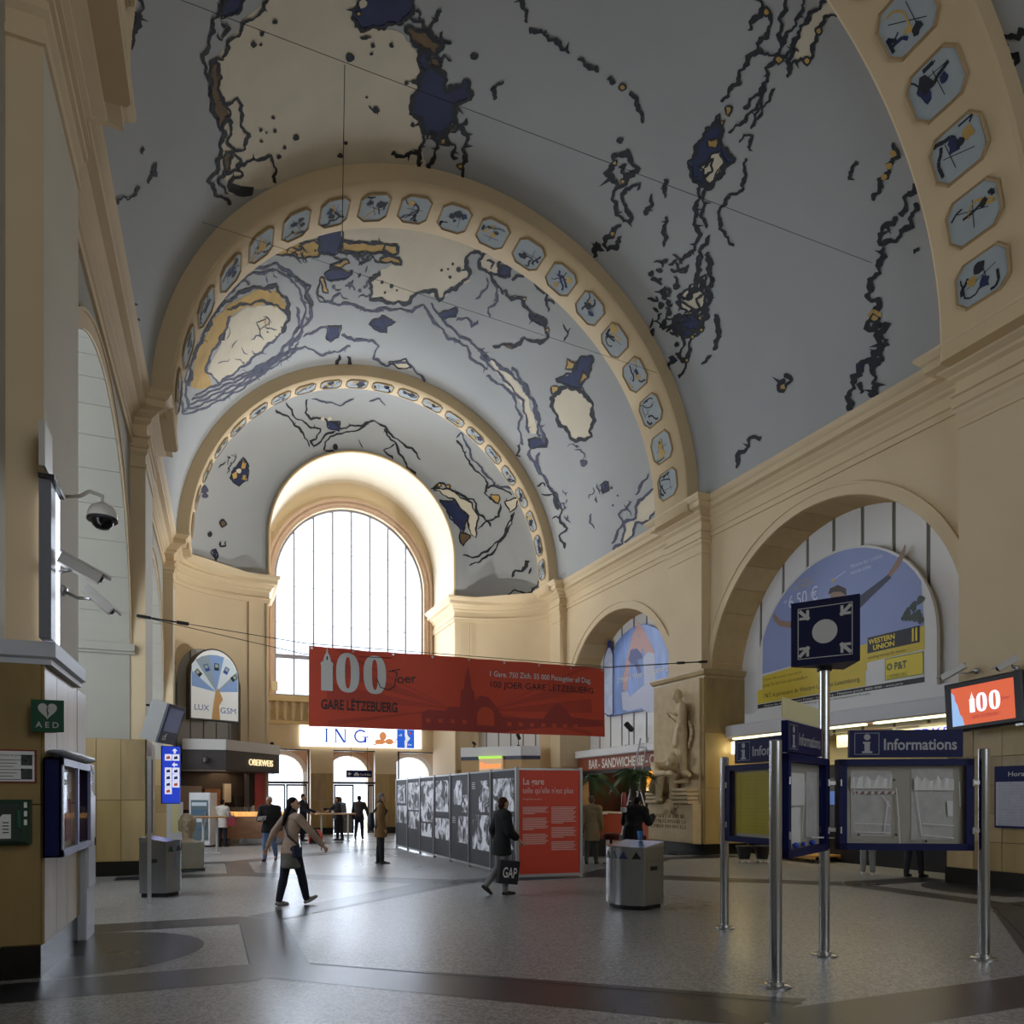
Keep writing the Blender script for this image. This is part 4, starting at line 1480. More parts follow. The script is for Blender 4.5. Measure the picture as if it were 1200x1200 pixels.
# tall pale panel under it and narrow grey poster case seen edge-on
g0 = on_floor(197, 1012)
s = thing('poster_stand', 'narrow grey metal poster stand seen edge-on behind the left bin', 'stand', (float(on_floor(176, 1056)[0]), 13.4, 0))
b0 = on_floor(175, 1059)
dv = unit(A((b0[0], b0[1])))
fs = Fr((b0[0], b0[1], 0), (dv[0], dv[1], 0), (0, 0, 1))
obj('post', G().fbox(fs, -.03, .03, 0, 2.35, -.03, .03), STEEL, s)
obj('post', G().fbox(fs, 1.55, 1.61, 0, 2.35, -.03, .03), STEEL, s)
obj('poster_case', G().fbox(fs, .03, 1.55, 1.12, 2.3, -.05, .05, bev=.01), mat('case_grey', '#6f716f', .4, metal=.3), s)
obj('poster', G().frect(fs, .08, 1.5, 1.2, 2.25, .052), mat('poster_pale', '#9aa093', .4, var=.3, scale=6), s)
s = thing('price_board', 'pale cream standing board below the blue direction sign', 'board', (float(g0[0]), float(g0[1]) + 2.2, 0))
fs = Fr((g0[0] - .15, g0[1] + 2.4, 0), (1, -.1, 0), (0, 0, 1))
obj('board', G().fbox(fs, 0, .42, 0, 1.55, -.08, 0), mat('board_white', '#cfd0d2', .5), s)
obj('sheet', G().frect(fs, .12, .36, .68, 1.48, .004), mat('sheet_cream', '#d8d3a0', .5), s)
# sculpted heads on a stone block
b0 = on_floor(219, 1022)
s = thing('stone_bust', 'weathered pair of carved stone heads on a grey pedestal block', 'sculpture', (float(b0[0]), float(b0[1]), 0))
STAT = mat('sculpture_stone', '#b3a184', .8, var=.12, scale=6, bump=.3, bscale=30)
fbk = Fr((b0[0] + .06, b0[1] + .1, 0), unit((1, .12, 0)), (0, 0, 1))
obj('pedestal', G().fbox(fbk, -.34, .3, .06, .66, -.7, .0, bev=.01), mat('pedestal_stone', '#8d8672', .75, var=.1, scale=3), s)
obj('pedestal_foot', G().fbox(fbk, -.36, .32, 0, .06, -.72, .02), BASE, s)
BUSTQ = (s, fbk)

# ------------------------------------------------------------------ bakery kiosk (left) and tobacco kiosk (right)
BROWN = mat('kiosk_brown', '#3b3534', .45)
WOODB = mat('counter_wood', '#bb9070', .45, var=.12, scale=3, streak=(1, 1, 6))
WARM = mat('warm_display', '#e8b068', .5, var=.5, scale=9, emit=1.0)
P0, P1, P2 = A((-.85, 27.9)), A((.55, 27.75)), A((2.55, 30.3))
kz0, kz1, kz2 = 2.62, 3.35, 3.72
kiosk = thing('bakery_kiosk', 'bakery kiosk with brown fascia, lit letters and counter in the left corner', 'kiosk', (0.3, 29, 0))
back = [A((2.3, 31.4)), A((-.9, 30.9))]
def facet(a, b, z0, z1, n0, n1, g, mi=0, e0=0, e1=0):
    fr = Fr((a[0], a[1], 0), (b[0] - a[0], b[1] - a[1], 0), (0, 0, 1))
    L = math.hypot(*(b - a))
    return fr, L, g.fbox(fr, e0, L - e1, z0, z1, n0, n1, mi)
plan = [tuple(P0), tuple(P1), tuple(P2), tuple(back[0]), tuple(back[1])]
obj('roof', G().prism(WORLD, plan, kz2 - .05, kz2), mat('kiosk_roof', '#8f8b82', .6), kiosk)
obj('ceiling', G().prism(WORLD, plan, kz0, kz0 + .05), BROWN, kiosk)
for a, b in ((P0, P1), (P1, P2)):
    obj('fascia_band', facet(a, b, kz1, kz2, -.1, .04, G())[2], mat('fascia_white', '#c9c6bf', .5), kiosk)
    fr, L, g = facet(a, b, kz0, kz1, -.1, 0, G())
    fsc = obj('fascia', g, BROWN, kiosk)
    if a is P1:
        obj('lettering', G().text(fr.at(1.25, kz0 + .25), 'OBERWEIS', .34, .02, 0, bold=.0, depth=.015, width=1.5), mat('letters_lit', '#ffeab8', .5, emit=.9), fsc)
    else:
        obj('spot_lamp', G().lathe([(.09, -.14), (.1, -.12), (.1, .0), (.06, .05)], fr.p(.75, kz0 + .42, .12), 14).tube([fr.p(.75, kz0 + .48, 0), fr.p(.75, kz0 + .46, .12)], .02), mat('lamp_dark', '#4a4646', .4), fsc)
        obj('trim_rail', G().fbox(fr, 0, L, kz0 - .02, kz0 + .03, -.02, .03), mat('rail_bronze', '#7a6c62', .4, metal=.4), fsc)
# inside: back wall, oven, red pillar, menu, counter with glass case
fi = Fr((-1.1, 28.75, 0), unit((1.0, .68, 0)), (0, 0, 1))
obj('back_wall', G().fbox(fi, 0, 3.55, 0, kz0, -.1, 0), mat('kiosk_back', '#2a211d', .6), kiosk)
obj('oven_front', G().fbox(fi, .1, .95, 1.25, 2.1, 0, .12), mat('oven_steel', '#8f8a84', .3, metal=.8), kiosk)
obj('shelf_back', G().fbox(fi, 1.1, 1.75, 1.2, 2.0, 0, .08), mat('shelf_brown', '#6d4a2c', .5, var=.3, scale=5), kiosk)
obj('menu_board', G().fbox(fi, 1.9, 2.2, 1.5, 2.2, 0, .1), mat('menu_grey', '#a8a49c', .4), kiosk)
obj('coffee_machine', G().fbox(fi, 2.25, 2.65, 1.0, 1.75, 0, .3, bev=.02), BLACK, kiosk)
obj('pillar', G().box(1.62, 1.98, 29.65, 30.0, 0, kz0), mat('pillar_red', '#7a1f16', .4), kiosk)
obj('pillar', G().box(1.25, 1.42, 29.9, 30.05, 0, kz0), mat('pillar_dark', '#241d1c', .4), kiosk)
def arc_counter(c, r0, r1, a0, a1, z0, z1, m, name, k=14):
    g = G().ring(Fr((c[0], c[1], 0), (1, 0, 0), (0, 1, 0), (0, 0, 1)), r0, r1, z0, z1, a0, a1, k)
    return obj(name, g, m, kiosk, smooth=True)
cc = (1.9, 30.3)
arc_counter(cc, 1.5, 2.25, PI * 1.02, PI * 1.62, .2, 1.0, WOODB, 'counter')
arc_counter(cc, 1.5, 2.2, PI * 1.02, PI * 1.62, 0, .2, STEEL, 'counter_base')
arc_counter(cc, 1.55, 2.2, PI * 1.02, PI * 1.62, 1.0, 1.16, WARM, 'pastry_display')
arc_counter(cc, 2.2, 2.22, PI * 1.02, PI * 1.62, 1.0, 1.34, CASEGLASS, 'counter_glass')
lt = bpy.data.lights.new('kiosk_lamp', 'AREA'); lt.size = 1.2; lt.energy = 14; lt.color = (1, .72, .42)
lo = bpy.data.objects.new('kiosk_lamp', lt); lo.location = (.7, 29.3, kz0 - .03); COL.objects.link(lo)
# fridge
f0 = A((-.3, 27.2, 0))
s = thing('drinks_fridge', 'white upright glass door fridge in front of the bakery', 'fridge', tuple(f0))
ff = Fr(f0, unit((.93, -.37, 0)), (0, 0, 1))
obj('cabinet', G().fbox(ff, -.36, .36, .05, 1.85, -.6, 0, bev=.02), WHITE, s)
obj('door', G().fbox(ff, -.28, .28, .25, 1.6, 0, .03), mat('fridge_door', '#6b7a80', .15), s)
for z in (.55, .85, 1.15, 1.4): obj('shelf_stock', G().fbox(ff, -.25, .25, z, z + .12, .03, .035), mat('stock_%d' % (int(z * 10) % 2), ['#c8d6dc', '#4a6a80'][int(z * 10) % 2], .4), s)
obj('handle', G().fbox(ff, .2, .23, .7, 1.2, .03, .06), ALU, s)
obj('feet', G().fbox(ff, -.34, .34, 0, .05, -.55, -.05), BLACK, s)


def high_table(c, label, legs, top=(.75, .55), h=1.1, tm='#b98d5e', ang=.0, grp=None):
    t = thing('high_table', label, 'table', (*c, 0), grp)
    fr = Fr((*c, 0), (math.cos(ang), math.sin(ang), 0), (-math.sin(ang), math.cos(ang), 0), (0, 0, 1))
    obj('table_top', G().fbox(fr, -top[0] / 2, top[0] / 2, -top[1] / 2, top[1] / 2, h - .05, h, bev=.01), mat('table_top' + tm, tm, .45), t)
    for (x, y) in legs:
        obj('leg', G().tube([fr.p(x, y, .02), fr.p(x, y, h - .05)], .035, 10), mat('table_leg_white', '#cfccc4', .4), t, smooth=True)
        obj('foot_plate', G().lathe([(.11, 0), (.11, .012), (.04, .03)], fr.p(x, y, 0), 14), mat('table_leg_white', '#cfccc4', .4), t)
    return t


high_table((.02, 24.0), 'small high table with white legs beside the stone bust', ((-.18, 0), (.2, .05)), (.95, .6), 1.12)
high_table((4.5, 28.9), 'long wooden high table with white legs where a man leans', ((-.5, .15), (.45, -.2)), (1.5, .55), 1.08, '#c79a68')
s = thing('coffee_cup', 'small white coffee cup on the long high table', 'cup', (4.4, 28.9, 1.08))
obj('cup', G().lathe([(.03, 0), (.045, .03), (.05, .08), (.045, .08), (.04, .02)], (4.4, 28.9, 1.09), 14), WHITE, s, smooth=True)
obj('saucer', G().lathe([(.05, 0), (.08, .01), (.08, .015)], (4.4, 28.9, 1.08), 14), WHITE, s)

# right kiosk
Q0, Q1, Q2 = A((10.05, 30.25)), A((12.0, 28.2)), A((12.75, 27.95))
tk = thing('shop_kiosk', 'small shop kiosk with white canopy and orange lit sign in the right corner', 'kiosk', (11.6, 29.6, 0))
plan = [tuple(Q0), tuple(Q1), tuple(Q2), (13.2, 29.0), (10.4, 31.0)]
obj('canopy_roof', G().prism(WORLD, plan, 3.77, 3.82), WHITE, tk)
KC = mat('kiosk_cream', '#c9a877', .6)
for a, b in ((Q0, Q1), (Q1, Q2)):
    obj('canopy_band', facet(a, b, 3.42, 3.82, -.1, .05, G())[2], WHITE, tk)
    obj('dark_band', facet(a, b, 3.27, 3.42, -.1, .02, G())[2], mat('kiosk_navy', '#1d2440', .4), tk)
    obj('wall_panel', facet(a, b, 0, 3.27, -.1, 0, G())[2], KC, tk)
    fr, L, _ = facet(a, b, 0, 1, 0, .01, G())
    if a is Q0:
        obj('shop_window', G().fbox(fr, .25, L - .7, .9, 2.45, 0, .02), mat('window_dark', '#2d2a28', .15), tk)
        sb = obj('sign_box', G().fbox(fr, .95, 2.0, 2.8, 3.38, .02, .18), mat('sign_cream_lit', '#d8b890', .5, emit=.4), tk)
        obj('sign_edge', G().fbox(fr, .93, 2.02, 3.32, 3.42, .18, .2), mat('sign_green_lit', '#9fd84a', .5, emit=1.0), sb)
        obj('sign_text', G().text(fr.at(1.0, 2.92), 'Koemer', .34, .185, 0, bold=.02, width=.95), mat('sign_orange_lit', '#ff7a2a', .5, emit=1.6), sb)


def spot(p, d, label, s=.1, stem=None, watt=0, aim=None):
    p, d = A(p, float), unit(d)
    t = thing('spot_lamp', label, 'lamp', tuple(p))
    up = A((0, 0, 1.)) if abs(d[2]) < .9 else A((1., 0, 0))
    u = unit(np.cross(up, d))
    obj('lamp_head', G().lathe([(s * .5, -s * 1.2), (s * .62, -s), (s * .62, s), (s * .55, s), (s * .5, s * .5)], seg=14, axis=Fr(p, u, np.cross(d, u), d)), BLACK, t, smooth=True)
    q = A(stem, float) if stem is not None else p + A((0, 0, -.3))
    obj('stem', G().tube([p, (p[0], p[1], q[2] + .02), q], .018, 8), DARKM, t)
    obj('base', G().lathe([(.07, 0), (.07, .03), (.03, .05)], q, 10), DARKM, t)
    if watt:
        l = bpy.data.lights.new('flood_light', 'SPOT')
        l.energy, l.spot_size, l.spot_blend, l.shadow_soft_size, l.color = watt, 1.35, 1.0, .06, (.95, .97, 1.0)
        lo = bpy.data.objects.new('flood_light', l)
        lo.location = p + d * s * 1.3
        lo.rotation_euler = Vector(aim or d).to_track_quat('-Z', 'Y').to_euler()
        COL.objects.link(lo)
    return t


q = (Q0 * .78 + Q1 * .22)
spot((q[0], q[1], 3.99), (-.6, -.5, .3), 'small pale spot lamp on left end of the white shop canopy', .09, (q[0], q[1], 3.82))
q = (Q0 * .05 + Q1 * .95)
spot((q[0], q[1], 4.22), (-.35, .1, .9), 'dark round spot lamp on right end of the white shop canopy', .12, (q[0], q[1], 3.82), 2600, (-9.5, 1.2, 8.6))
q = at_y(319, 874, 30.9)
spot(tuple(q), (-.15, -.5, .85), 'black lamp on a thin post beside the bakery fascia', .13, (q[0], q[1], 2.6), 2400, (8.7, -1.0, 8.6))

# ------------------------------------------------------------------ LUX GSM light box in the left niche
a, b = at_y(224, 843, 28.95), at_y(279, 851, 29.75)
fl = Fr((a[0], 28.85, 4.55), (b[0] - a[0], .85, 0), (0, 0, 1))
W = math.hypot(b[0] - a[0], .85)
s = thing('arched_light_box', 'arched lit advertising box with fan of pictures in left corner niche', 'sign', (float(a[0]), 28.85, 4.5))
H = 2.55
out = [(0, 0), (W, 0), (W, H - W * .55)] + [(W / 2 + W / 2 * math.cos(t), H - W * .55 + W * .55 * math.sin(t)) for t in [PI * i / 18 for i in range(1, 18)]] + [(0, H - W * .55)]
obj('box', G().prism(fl, [((x - W / 2) * 1.05 + W / 2, (y - H / 2) * 1.04 + H / 2) for x, y in out], -.28, -.01), mat('box_dark', '#3a3936', .4), s)
obj('lit_face', G().flat(fl, out, .0), mat('lit_face', '#dfe0dc', .5, emit=.28), s)
g = G()
rnd = random.Random(2)
piv = (W * .52, H * .40)
for i in range(7):
    a0 = PI * .97 - PI * .95 * i / 7
    a1 = a0 - PI * .95 / 7
    R = H * .53
    def cl(t, rr):
        x, y = piv[0] + rr * math.cos(t), piv[1] + rr * math.sin(t)
        return (max(.02, min(W - .02, x)), min(y, H - W * .55 + W * .55 * math.sqrt(max(0, 1 - ((x - W / 2) / (W / 2)) ** 2)) - .02) if 0 < x < W else y)
    g.flat(fl, [piv, cl(a0, R), cl((a0 + a1) / 2, R), cl(a1, R)], .003 + .001 * i, i % 3)
    m = (a0 + a1) / 2
    c = (piv[0] + R * .68 * math.cos(m), piv[1] + R * .68 * math.sin(m))
    if .1 < c[0] < W - .1:
        fq = fl.at(*c).rot(m - PI / 2)
        g.frect(fq, -.09, .09, -.13, .13, .012, 3 if i % 2 else 4)
        g.frect(fq, -.06, .06, -.02, .1, .014, 5)
g.flat(fl, [(W * .42, 0), (W * .60, 0), (W * .58, H * .2), (W * .66, H * .3), (W * .56, H * .46), (W * .5, H * .4), (W * .46, H * .22)], .016, 6)
obj('picture_fan', g, [mat('fan_blue', '#7f9cc8', .5, emit=.25), mat('fan_pale', '#c8d4d8', .5, emit=.28), mat('fan_grey', '#8fa0ac', .5, emit=.2), PRK, mat('fan_navy', '#2c4a9a', .5, emit=.2), mat('fan_tint', '#9aa8a0', .5, emit=.2), mat('hand_tan', '#b98f58', .5, emit=.25)], s)
obj('lettering', G().text(fl.at(.1, .3), 'LUX', .3, .006, 0, width=.55).text(fl.at(W * .6, .26), 'GSM', .3, .006, 0, width=.62), mat('lux_ink', '#5d74a8', .5, emit=.1), s)

# ------------------------------------------------------------------ ING light box, square logo, door sign
s = thing('bank_light_box', 'long glowing white bank sign over the far entrance doors', 'sign', (6.5, 34.1, 3.97))
fi = Fr((3.75, 34.12, 3.99), (1, 0, 0), (0, 0, 1))
obj('box', G().fbox(fi, 0, 5.6, 0, .93, -.1, 0), mat('bank_white_lit', '#f4f8ff', .4, emit=1.7), s)
BL = mat('bank_blue', '#2f62dc', .4, emit=.35)
g = G()
def serif(u, kind):
    f = fi.at(u, .2)
    if kind == 'I':
        g.frect(f, .08, .16, 0, .62, .004); g.frect(f, .02, .22, 0, .04, .004); g.frect(f, .02, .22, .58, .62, .004)
    if kind == 'N':
        g.frect(f, .05, .1, 0, .62, .004); g.frect(f, .48, .53, 0, .62, .004); g.flat(f, [(.02, .62), (.14, .62), (.53, 0), (.42, 0)], .005); g.frect(f, 0, .16, 0, .03, .006); g.frect(f, .42, .6, .59, .62, .006)
    if kind == 'G':
        g.ring(f, .23, .31, .003, .006, PI * .25, PI * 1.85, 20, ky=1.0, c=(.32, .31)); g.frect(f, .48, .58, .02, .28, .006); g.frect(f, .4, .66, .26, .3, .006)
for u, k in ((1.05, 'I'), (1.5, 'N'), (2.4, 'G')): serif(u, k)
obj('lettering', g, BL, s)
LIO = mat('bank_orange', '#e89a60', .4, emit=.5)
g = G()
g.ball(fi.p(3.75, .55, .0), (.17, .01, .2), 10, 6).ball(fi.p(3.62, .28, 0), (.26, .01, .12), 10, 6).ball(fi.p(4.05, .3, 0), (.2, .01, .14), 10, 6)
g.line(fi, [(3.95, .3), (4.3, .22), (4.4, .45)], .05, .01).line(fi, [(3.5, .2), (3.3, .12)], .06, .01)
obj('emblem', g, LIO, s)
s = thing('square_logo_sign', 'small square blue and white lit logo sign at right of bank sign', 'sign', (8.55, 34.05, 4.0))
fq = Fr((8.15, 34.0, 4.0), (1, 0, 0), (0, 0, 1))
obj('box', G().fbox(fq, 0, .82, 0, .86, -.08, 0), mat('logo_blue_lit', '#2c68e0', .4, emit=.6), s)
g = G().flat(fq, [(.36, 0), (.46, 0), (.48, .3), (.62, .45), (.48, .62), (.46, .86), (.36, .86), (.36, .55), (.4, .42), (.34, .3)], .004, 0).ball(fq.p(.62, .7, .005), (.06, .006, .06), 8, 6, 1)
g.text(fq.at(.5, .12), 'lux', .16, .004, 0).text(fq.at(.08, .55), 'cfl', .16, .004, 0)
obj('emblem', g, [mat('logo_white', '#f0f4ff', .4, emit=.6), mat('logo_red', '#d8503c', .4, emit=.4)], s)
a, b = at_y(406, 911, 33.2), at_y(436, 903, 33.2)
s = thing('hanging_direction_sign', 'small dark blue Taxi and Bus sign hanging before the middle door', 'sign', tuple(a))
fs = Fr((a[0], 33.2, a[2]), (1, 0, 0), (0, 0, 1))
W, H = b[0] - a[0], b[2] - a[2]
obj('panel', G().fbox(fs, 0, W, 0, H, -.06, 0), NAVY, s)
g = G().text(fs.at(W * .52, H * .28), 'Taxi & Bus', .14, .004, width=W * .42)
g.flat(fs, [(.05, H / 2), (.14, H * .8), (.14, H * .6), (.2, H * .6), (.2, H * .4), (.14, H * .4), (.14, H * .2)], .004)
g.flat(fs, [(.33, .08), (.56, .08), (.56, .15), (.52, .17), (.49, .23), (.39, .23), (.36, .17), (.33, .15)], .004)
obj('lettering', g, PRW, s)
obj('suspension', G().tube([fs.p(.2, H, -.03), fs.p(.2, 2.2, -.03)], .01, 6).tube([fs.p(W - .2, H, -.03), fs.p(W - .2, 2.2, -.03)], .01, 6), DARKM, s)
# small sensor box on the window sill post at left
p = at_y(321, 806, 33.9)
s = thing('window_sensor', 'small pale camera box on the sill at left of the great window', 'camera', tuple(p))
obj('body', G().box(p[0] - .1, p[0] + .16, p[1] - .1, p[1] + .1, p[2] - .12, p[2] + .28), mat('sensor_cream', '#d8c9a0', .5), s)
obj('rods', G().tube([p + A((0, 0, .2)), p + A((-.55, -.1, .26))], .015, 6).tube([p + A((0, 0, .12)), p + A((-.5, -.1, .17))], .015, 6), ALU, s)
# ------------------------------------------------------------------ information stand: three glazed boards between four steel posts
BACKB = mat('board_backing', '#aaa79a', .6, var=.03)
SLATEP = mat('paper_grey', '#c2c2c0', .6, var=.12, scale=9)
PT = [on_floor(849, 1088), on_floor(909, 1156), on_floor(966, 1120), on_floor(1153, 1124)]
stand = None
stand_lab = ['thin steel post carrying the yellow timetable board', 'nearest steel post of the information boards, left of the tall pole', 'tall steel pole under the dark blue assembly point sign', 'rightmost steel post of the information boards']
for i, (p, h) in enumerate(zip(PT, (2.2, 2.2, 3.2, 2.2))):
    t = thing('steel_post', stand_lab[i], 'post', (p[0], p[1], 0))
    g = G().tube([(p[0], p[1], .01), (p[0], p[1], h)], .055, 20)
    obj('tube', g, STEEL, t, smooth=True)
    obj('floor_flange', G().lathe([(.13, 0), (.13, .014), (.12, .02), (.075, .022), (.07, .05), (.056, .055)], (p[0], p[1], 0), 28), STEEL, t, smooth=True)
    obj('cap', G().lathe([(.056, 0), (.05, .01), (.02, .016)], (p[0], p[1], h), 20), STEEL, t, smooth=True)


def info_board(a, b, label, name='information_board', flip=False, rear=False):
    a, b = A(a, float), A(b, float)
    d = unit(b - a)
    L = np.linalg.norm(b - a)
    fr = Fr((a[0], a[1], 0), d, (0, 0, 1))
    m = (a + b) / 2
    t = thing(name, label, 'sign', (m[0], m[1], 1.13))
    e, z0, z1 = .13, 1.14, 2.1
    g = G()
    for q in ((e, L - e, z0, z0 + .07), (e, L - e, z1 - .07, z1), (e, e + .08, z0, z1), (L - e - .08, L - e, z0, z1)):
        g.fbox(fr, *q, -.075, .075)
    obj('frame', g, NAVY, t)
    obj('back_panel', G().fbox(fr, e + .08, L - e - .08, z0 + .07, z1 - .07, -.03, 0), BACKB, t)
    obj('pane', G().frect(fr, e + .08, L - e - .08, z0 + .07, z1 - .07, .06), CASEGLASS, t)
    hd = obj('header_panel', G().fbox(fr, .25, L - .22, z1 + .02, z1 + .31, -.03, .03), NAVY, t)
    g = G()
    for q in ((.3, .55, z1 + .05, z1 + .055), (.3, .55, z1 + .275, z1 + .28), (.3, .305, z1 + .05, z1 + .28), (.545, .55, z1 + .05, z1 + .28)): g.frect(fr, *q, .032)
    g.frect(fr, .4, .455, z1 + .07, z1 + .18, .033).frect(fr, .385, .46, z1 + .165, z1 + .185, .034).frect(fr, .375, .48, z1 + .065, z1 + .085, .034)
    g.ring(fr, .0005, .033, .032, .034, c=(.428, z1 + .235), seg=14)
    g.text(fr.at(.59, z1 + .1), 'Informations', .165, .032, bold=.02, width=L - .22 - .66)
    obj('lettering', g, mat('info_lettering', '#9fa1a4', .5), hd)
    for q, z in ((e, 1.35), (e, 1.85), (L - e, 1.35), (L - e, 1.85)):
        s = -1 if q == e else 1
        obj('bracket', G().fbox(fr, q, q + s * .1, z - .02, z + .02, -.02, .02), STEEL, t)
        obj('hinge', G().tube([fr.p(q - s * .015, z - .035, .08), fr.p(q - s * .015, z + .035, .08)], .012, 8), ALU, t)
    return t, fr, L


p1, p2, p3, p4 = [A((p[0], p[1])) for p in PT]
t, fr, L = info_board(p1, p3, 'glazed board holding a yellow timetable behind the nearest post')
obj('timetable', G().fbox(fr, .26, L - .3, 1.25, 2.0, .002, .012), mat('timetable_yellow', '#b7a51c', .6, var=.06, scale=3), t)
g = G()
for k in range(16): g.frect(fr, .3, L - .34, 1.3 + k * .043, 1.302 + k * .043, .014)
for k in range(7): g.frect(fr, .34 + k * .15, .342 + k * .15, 1.28, 1.97, .014)
obj('printed_lines', g, mat('timetable_ink', '#8a7a12', .6), t, kind='stuff')
t, fr, L = info_board(p2, p3, 'bright blue glazed information board turned edgewise beside nearest post')
for k, (a, b, c, d) in enumerate(((.34, .85, 1.62, 1.93), (.36, .72, 1.26, 1.6), (.9, 1.3, 1.3, 1.95))):
    obj('paper_sheet', G().fbox(fr, a, b, c, d, .004, .01), PAPER if k < 2 else SLATEP, t)
g = G()
for (a, b, c, d) in ((.95, 1.3, 1.9, 1.25), (.4, 1.9, .5, 1.25), (.75, 1.85, .62, 1.3)): g.line(fr, [(a, b), (c, d)], .016, .05)
obj('cable_tie', g, PAPER, t)
for k, (u, w_) in enumerate(((.5, .03), (.75, .022), (1.05, .03))): obj('push_pin', G().ball(fr.p(u, 1.24, .03), w_, 8, 6), PRBLUE, t)
obj('header_reflection', G().fbox(fr, .2, L - .2, 2.43, 2.62, -.012, .0), mat('reflection_pale_yellow', '#d8d3a4', .5), t)  # reflection in the tilted header glass, painted as a plain pale plate
t, fr, L = info_board(p3, p4, 'wide glazed information board with crumpled papers at the right')
S = L - .26
for k, (a, b, c, d, m) in enumerate(((.27, .68, 1.28, 1.98, SLATEP), (.88, 1.3, 1.25, 2.0, SLATEP))):
    obj('paper_sheet', G().fbox(fr, a, b, c, d, .003, .008), m, t)
for (x0, x1, zc, seed) in ((.26, .68, 1.86, 3), (.9, 1.3, 1.84, 8)):
    rnd = random.Random(seed)
    g = G()
    n = 10
    pts = []
    for i in range(n + 1):
        u = x0 + (x1 - x0) * i / n
        pts.append((u, zc + rnd.uniform(.02, .09)))
    for i in range(n):
        a, b = pts[i], pts[i + 1]
        g.add([fr.p(a[0], zc - .07, .03), fr.p(b[0], zc - .07, .03), fr.p(b[0], b[1], .012 + .02 * (i % 2)), fr.p(a[0], a[1], .012 + .02 * ((i + 1) % 2))], [(0, 1, 2, 3)])
    obj('crumpled_paper', g, PAPER, t)
g = G()
for k in range(13): g.flat(fr, [(.3 + k * .034, 1.73), (.317 + k * .034, 1.73), (.327 + k * .034, 1.76), (.31 + k * .034, 1.76)], .034, k % 2)
obj('hazard_strip', g, [mat('strip_red', '#8a2f2a', .5), PAPER], t, kind='stuff')
g = G()
for ln in ([(.26, 1.95), (.31, 1.72)], [(.72, 1.8), (.745, 1.5), (.76, 1.18)], [(.58, 1.72), (.66, 1.6)], [(.9, 1.9), (.98, 1.3), (1.3, 1.27)], [(.98, 1.42), (1.3, 1.4)], [(.3, 1.42), (.66, 1.41)], [(.3, 1.33), (.66, 1.32)], [(1.35, 1.86), (1.36, 1.6)], [(.64, 1.66), (.6, 1.32)]):
    g.line(fr, ln, .009, .036)
obj('torn_tape', g, PAPER, t, kind='stuff')
obj('crumpled_paper', G().flat(fr, [(1.24, 1.5), (1.29, 1.5), (1.29, 1.66), (1.23, 1.66)], .03), PAPER, t)
for k, (u, z) in enumerate(((.34, 1.3), (.72, 1.3), (.7, 1.88), (1.02, 1.235))): obj('push_pin', G().ball(fr.p(u, z, .035), .012, 8, 6), BLACK, t)

# assembly point sign: a three-sided prism on the tall pole
q0, q1 = at_d(927, 778, 8.45), at_d(1008, 769, 8.3)
W = math.hypot(q1[0] - q0[0], q1[1] - q0[1])
d = unit(A((q1[0] - q0[0], q1[1] - q0[1])))
fr = Fr((q0[0], q0[1], 3.09), (d[0], d[1], 0), (0, 0, 1))
t = thing('assembly_point_sign', 'dark blue three sided assembly point sign with arrows around a disc', 'sign', (p3[0], p3[1], 3.09))
H = .68
fp = Fr((q0[0], q0[1], 3.09), (d[0], d[1], 0), (-d[1], d[0], 0), (0, 0, 1))
obj('box', G().prism(fp, [(0, 0), (W, 0), (W * .62, .5)], 0, H), mat('assembly_navy', '#10153c', .35), t)
obj('collar', G().lathe([(.075, 0), (.075, .06)], (p3[0], p3[1], 3.05), 16), BLACK, t)
g = G()
for q in ((.07, W - .07, .07, .078), (.07, W - .07, H - .078, H - .07), (.07, .078, .07, H - .07), (W - .078, W - .07, .07, H - .07)): g.frect(fr, *q, .004)
g.ring(fr, .0005, .125, .003, .005, c=(W / 2, H / 2), seg=28)
for sx_ in (-1, 1):
    for sz_ in (-1, 1):
        tip = (W / 2 + sx_ * .155, H / 2 + sz_ * .145)
        o = (tip[0] + sx_ * .1, tip[1] + sz_ * .1)
        g.line(fr, [o, tip], .035, .005)
        g.frect(fr, tip[0], tip[0] + sx_ * .028, tip[1] - sz_ * .005, tip[1] + sz_ * .1, .0055)
        g.frect(fr, tip[0] - sx_ * .005, tip[0] + sx_ * .1, tip[1], tip[1] + sz_ * .028, .006)
g2 = G()
g2.v, g2.m = g.v, g.m
g2.f = g.f
obj('symbol', g2, PRG, t)

# ------------------------------------------------------------------ screen, cameras and timetable on the right pier
X = 13.12
a, b, c, dd = at_x(1098, 804, X), at_x(1196, 790, X), at_x(1108, 859, X - .08), at_x(1200, 846, X - .08)
t = thing('television_screen', 'black framed screen showing the orange 100 poster at right pier', 'screen', tuple(c))
fr = Fr(c, dd - c, a - c)
fr.v = unit(A((0.06, .1, 1.0)))
fr.n = unit(np.cross(fr.u, fr.v))
W, H = np.linalg.norm(dd - c), (a - c)[2]
obj('casing', G().fbox(fr, 0, W, 0, H, -.18, 0, bev=.03), mat('screen_black', '#0d0e18', .35), t)
sf = fr.at(W * .11, H * .1)
sw, sh = W * .8, H * .78
scr = obj('display', G().frect(sf, 0, sw, 0, sh, .004), mat('display_orange', '#d9603a', .4, emit=.75), t)
g = G()
lw = logo100(g, sf.at(sw * .3, sh * .3), sh * .5, 0, 1, .008)
g.text(sf.at(sw * .32, sh * .14), 'GARE LËTZEBUERG', .09, .008, 1, width=sw * .44)
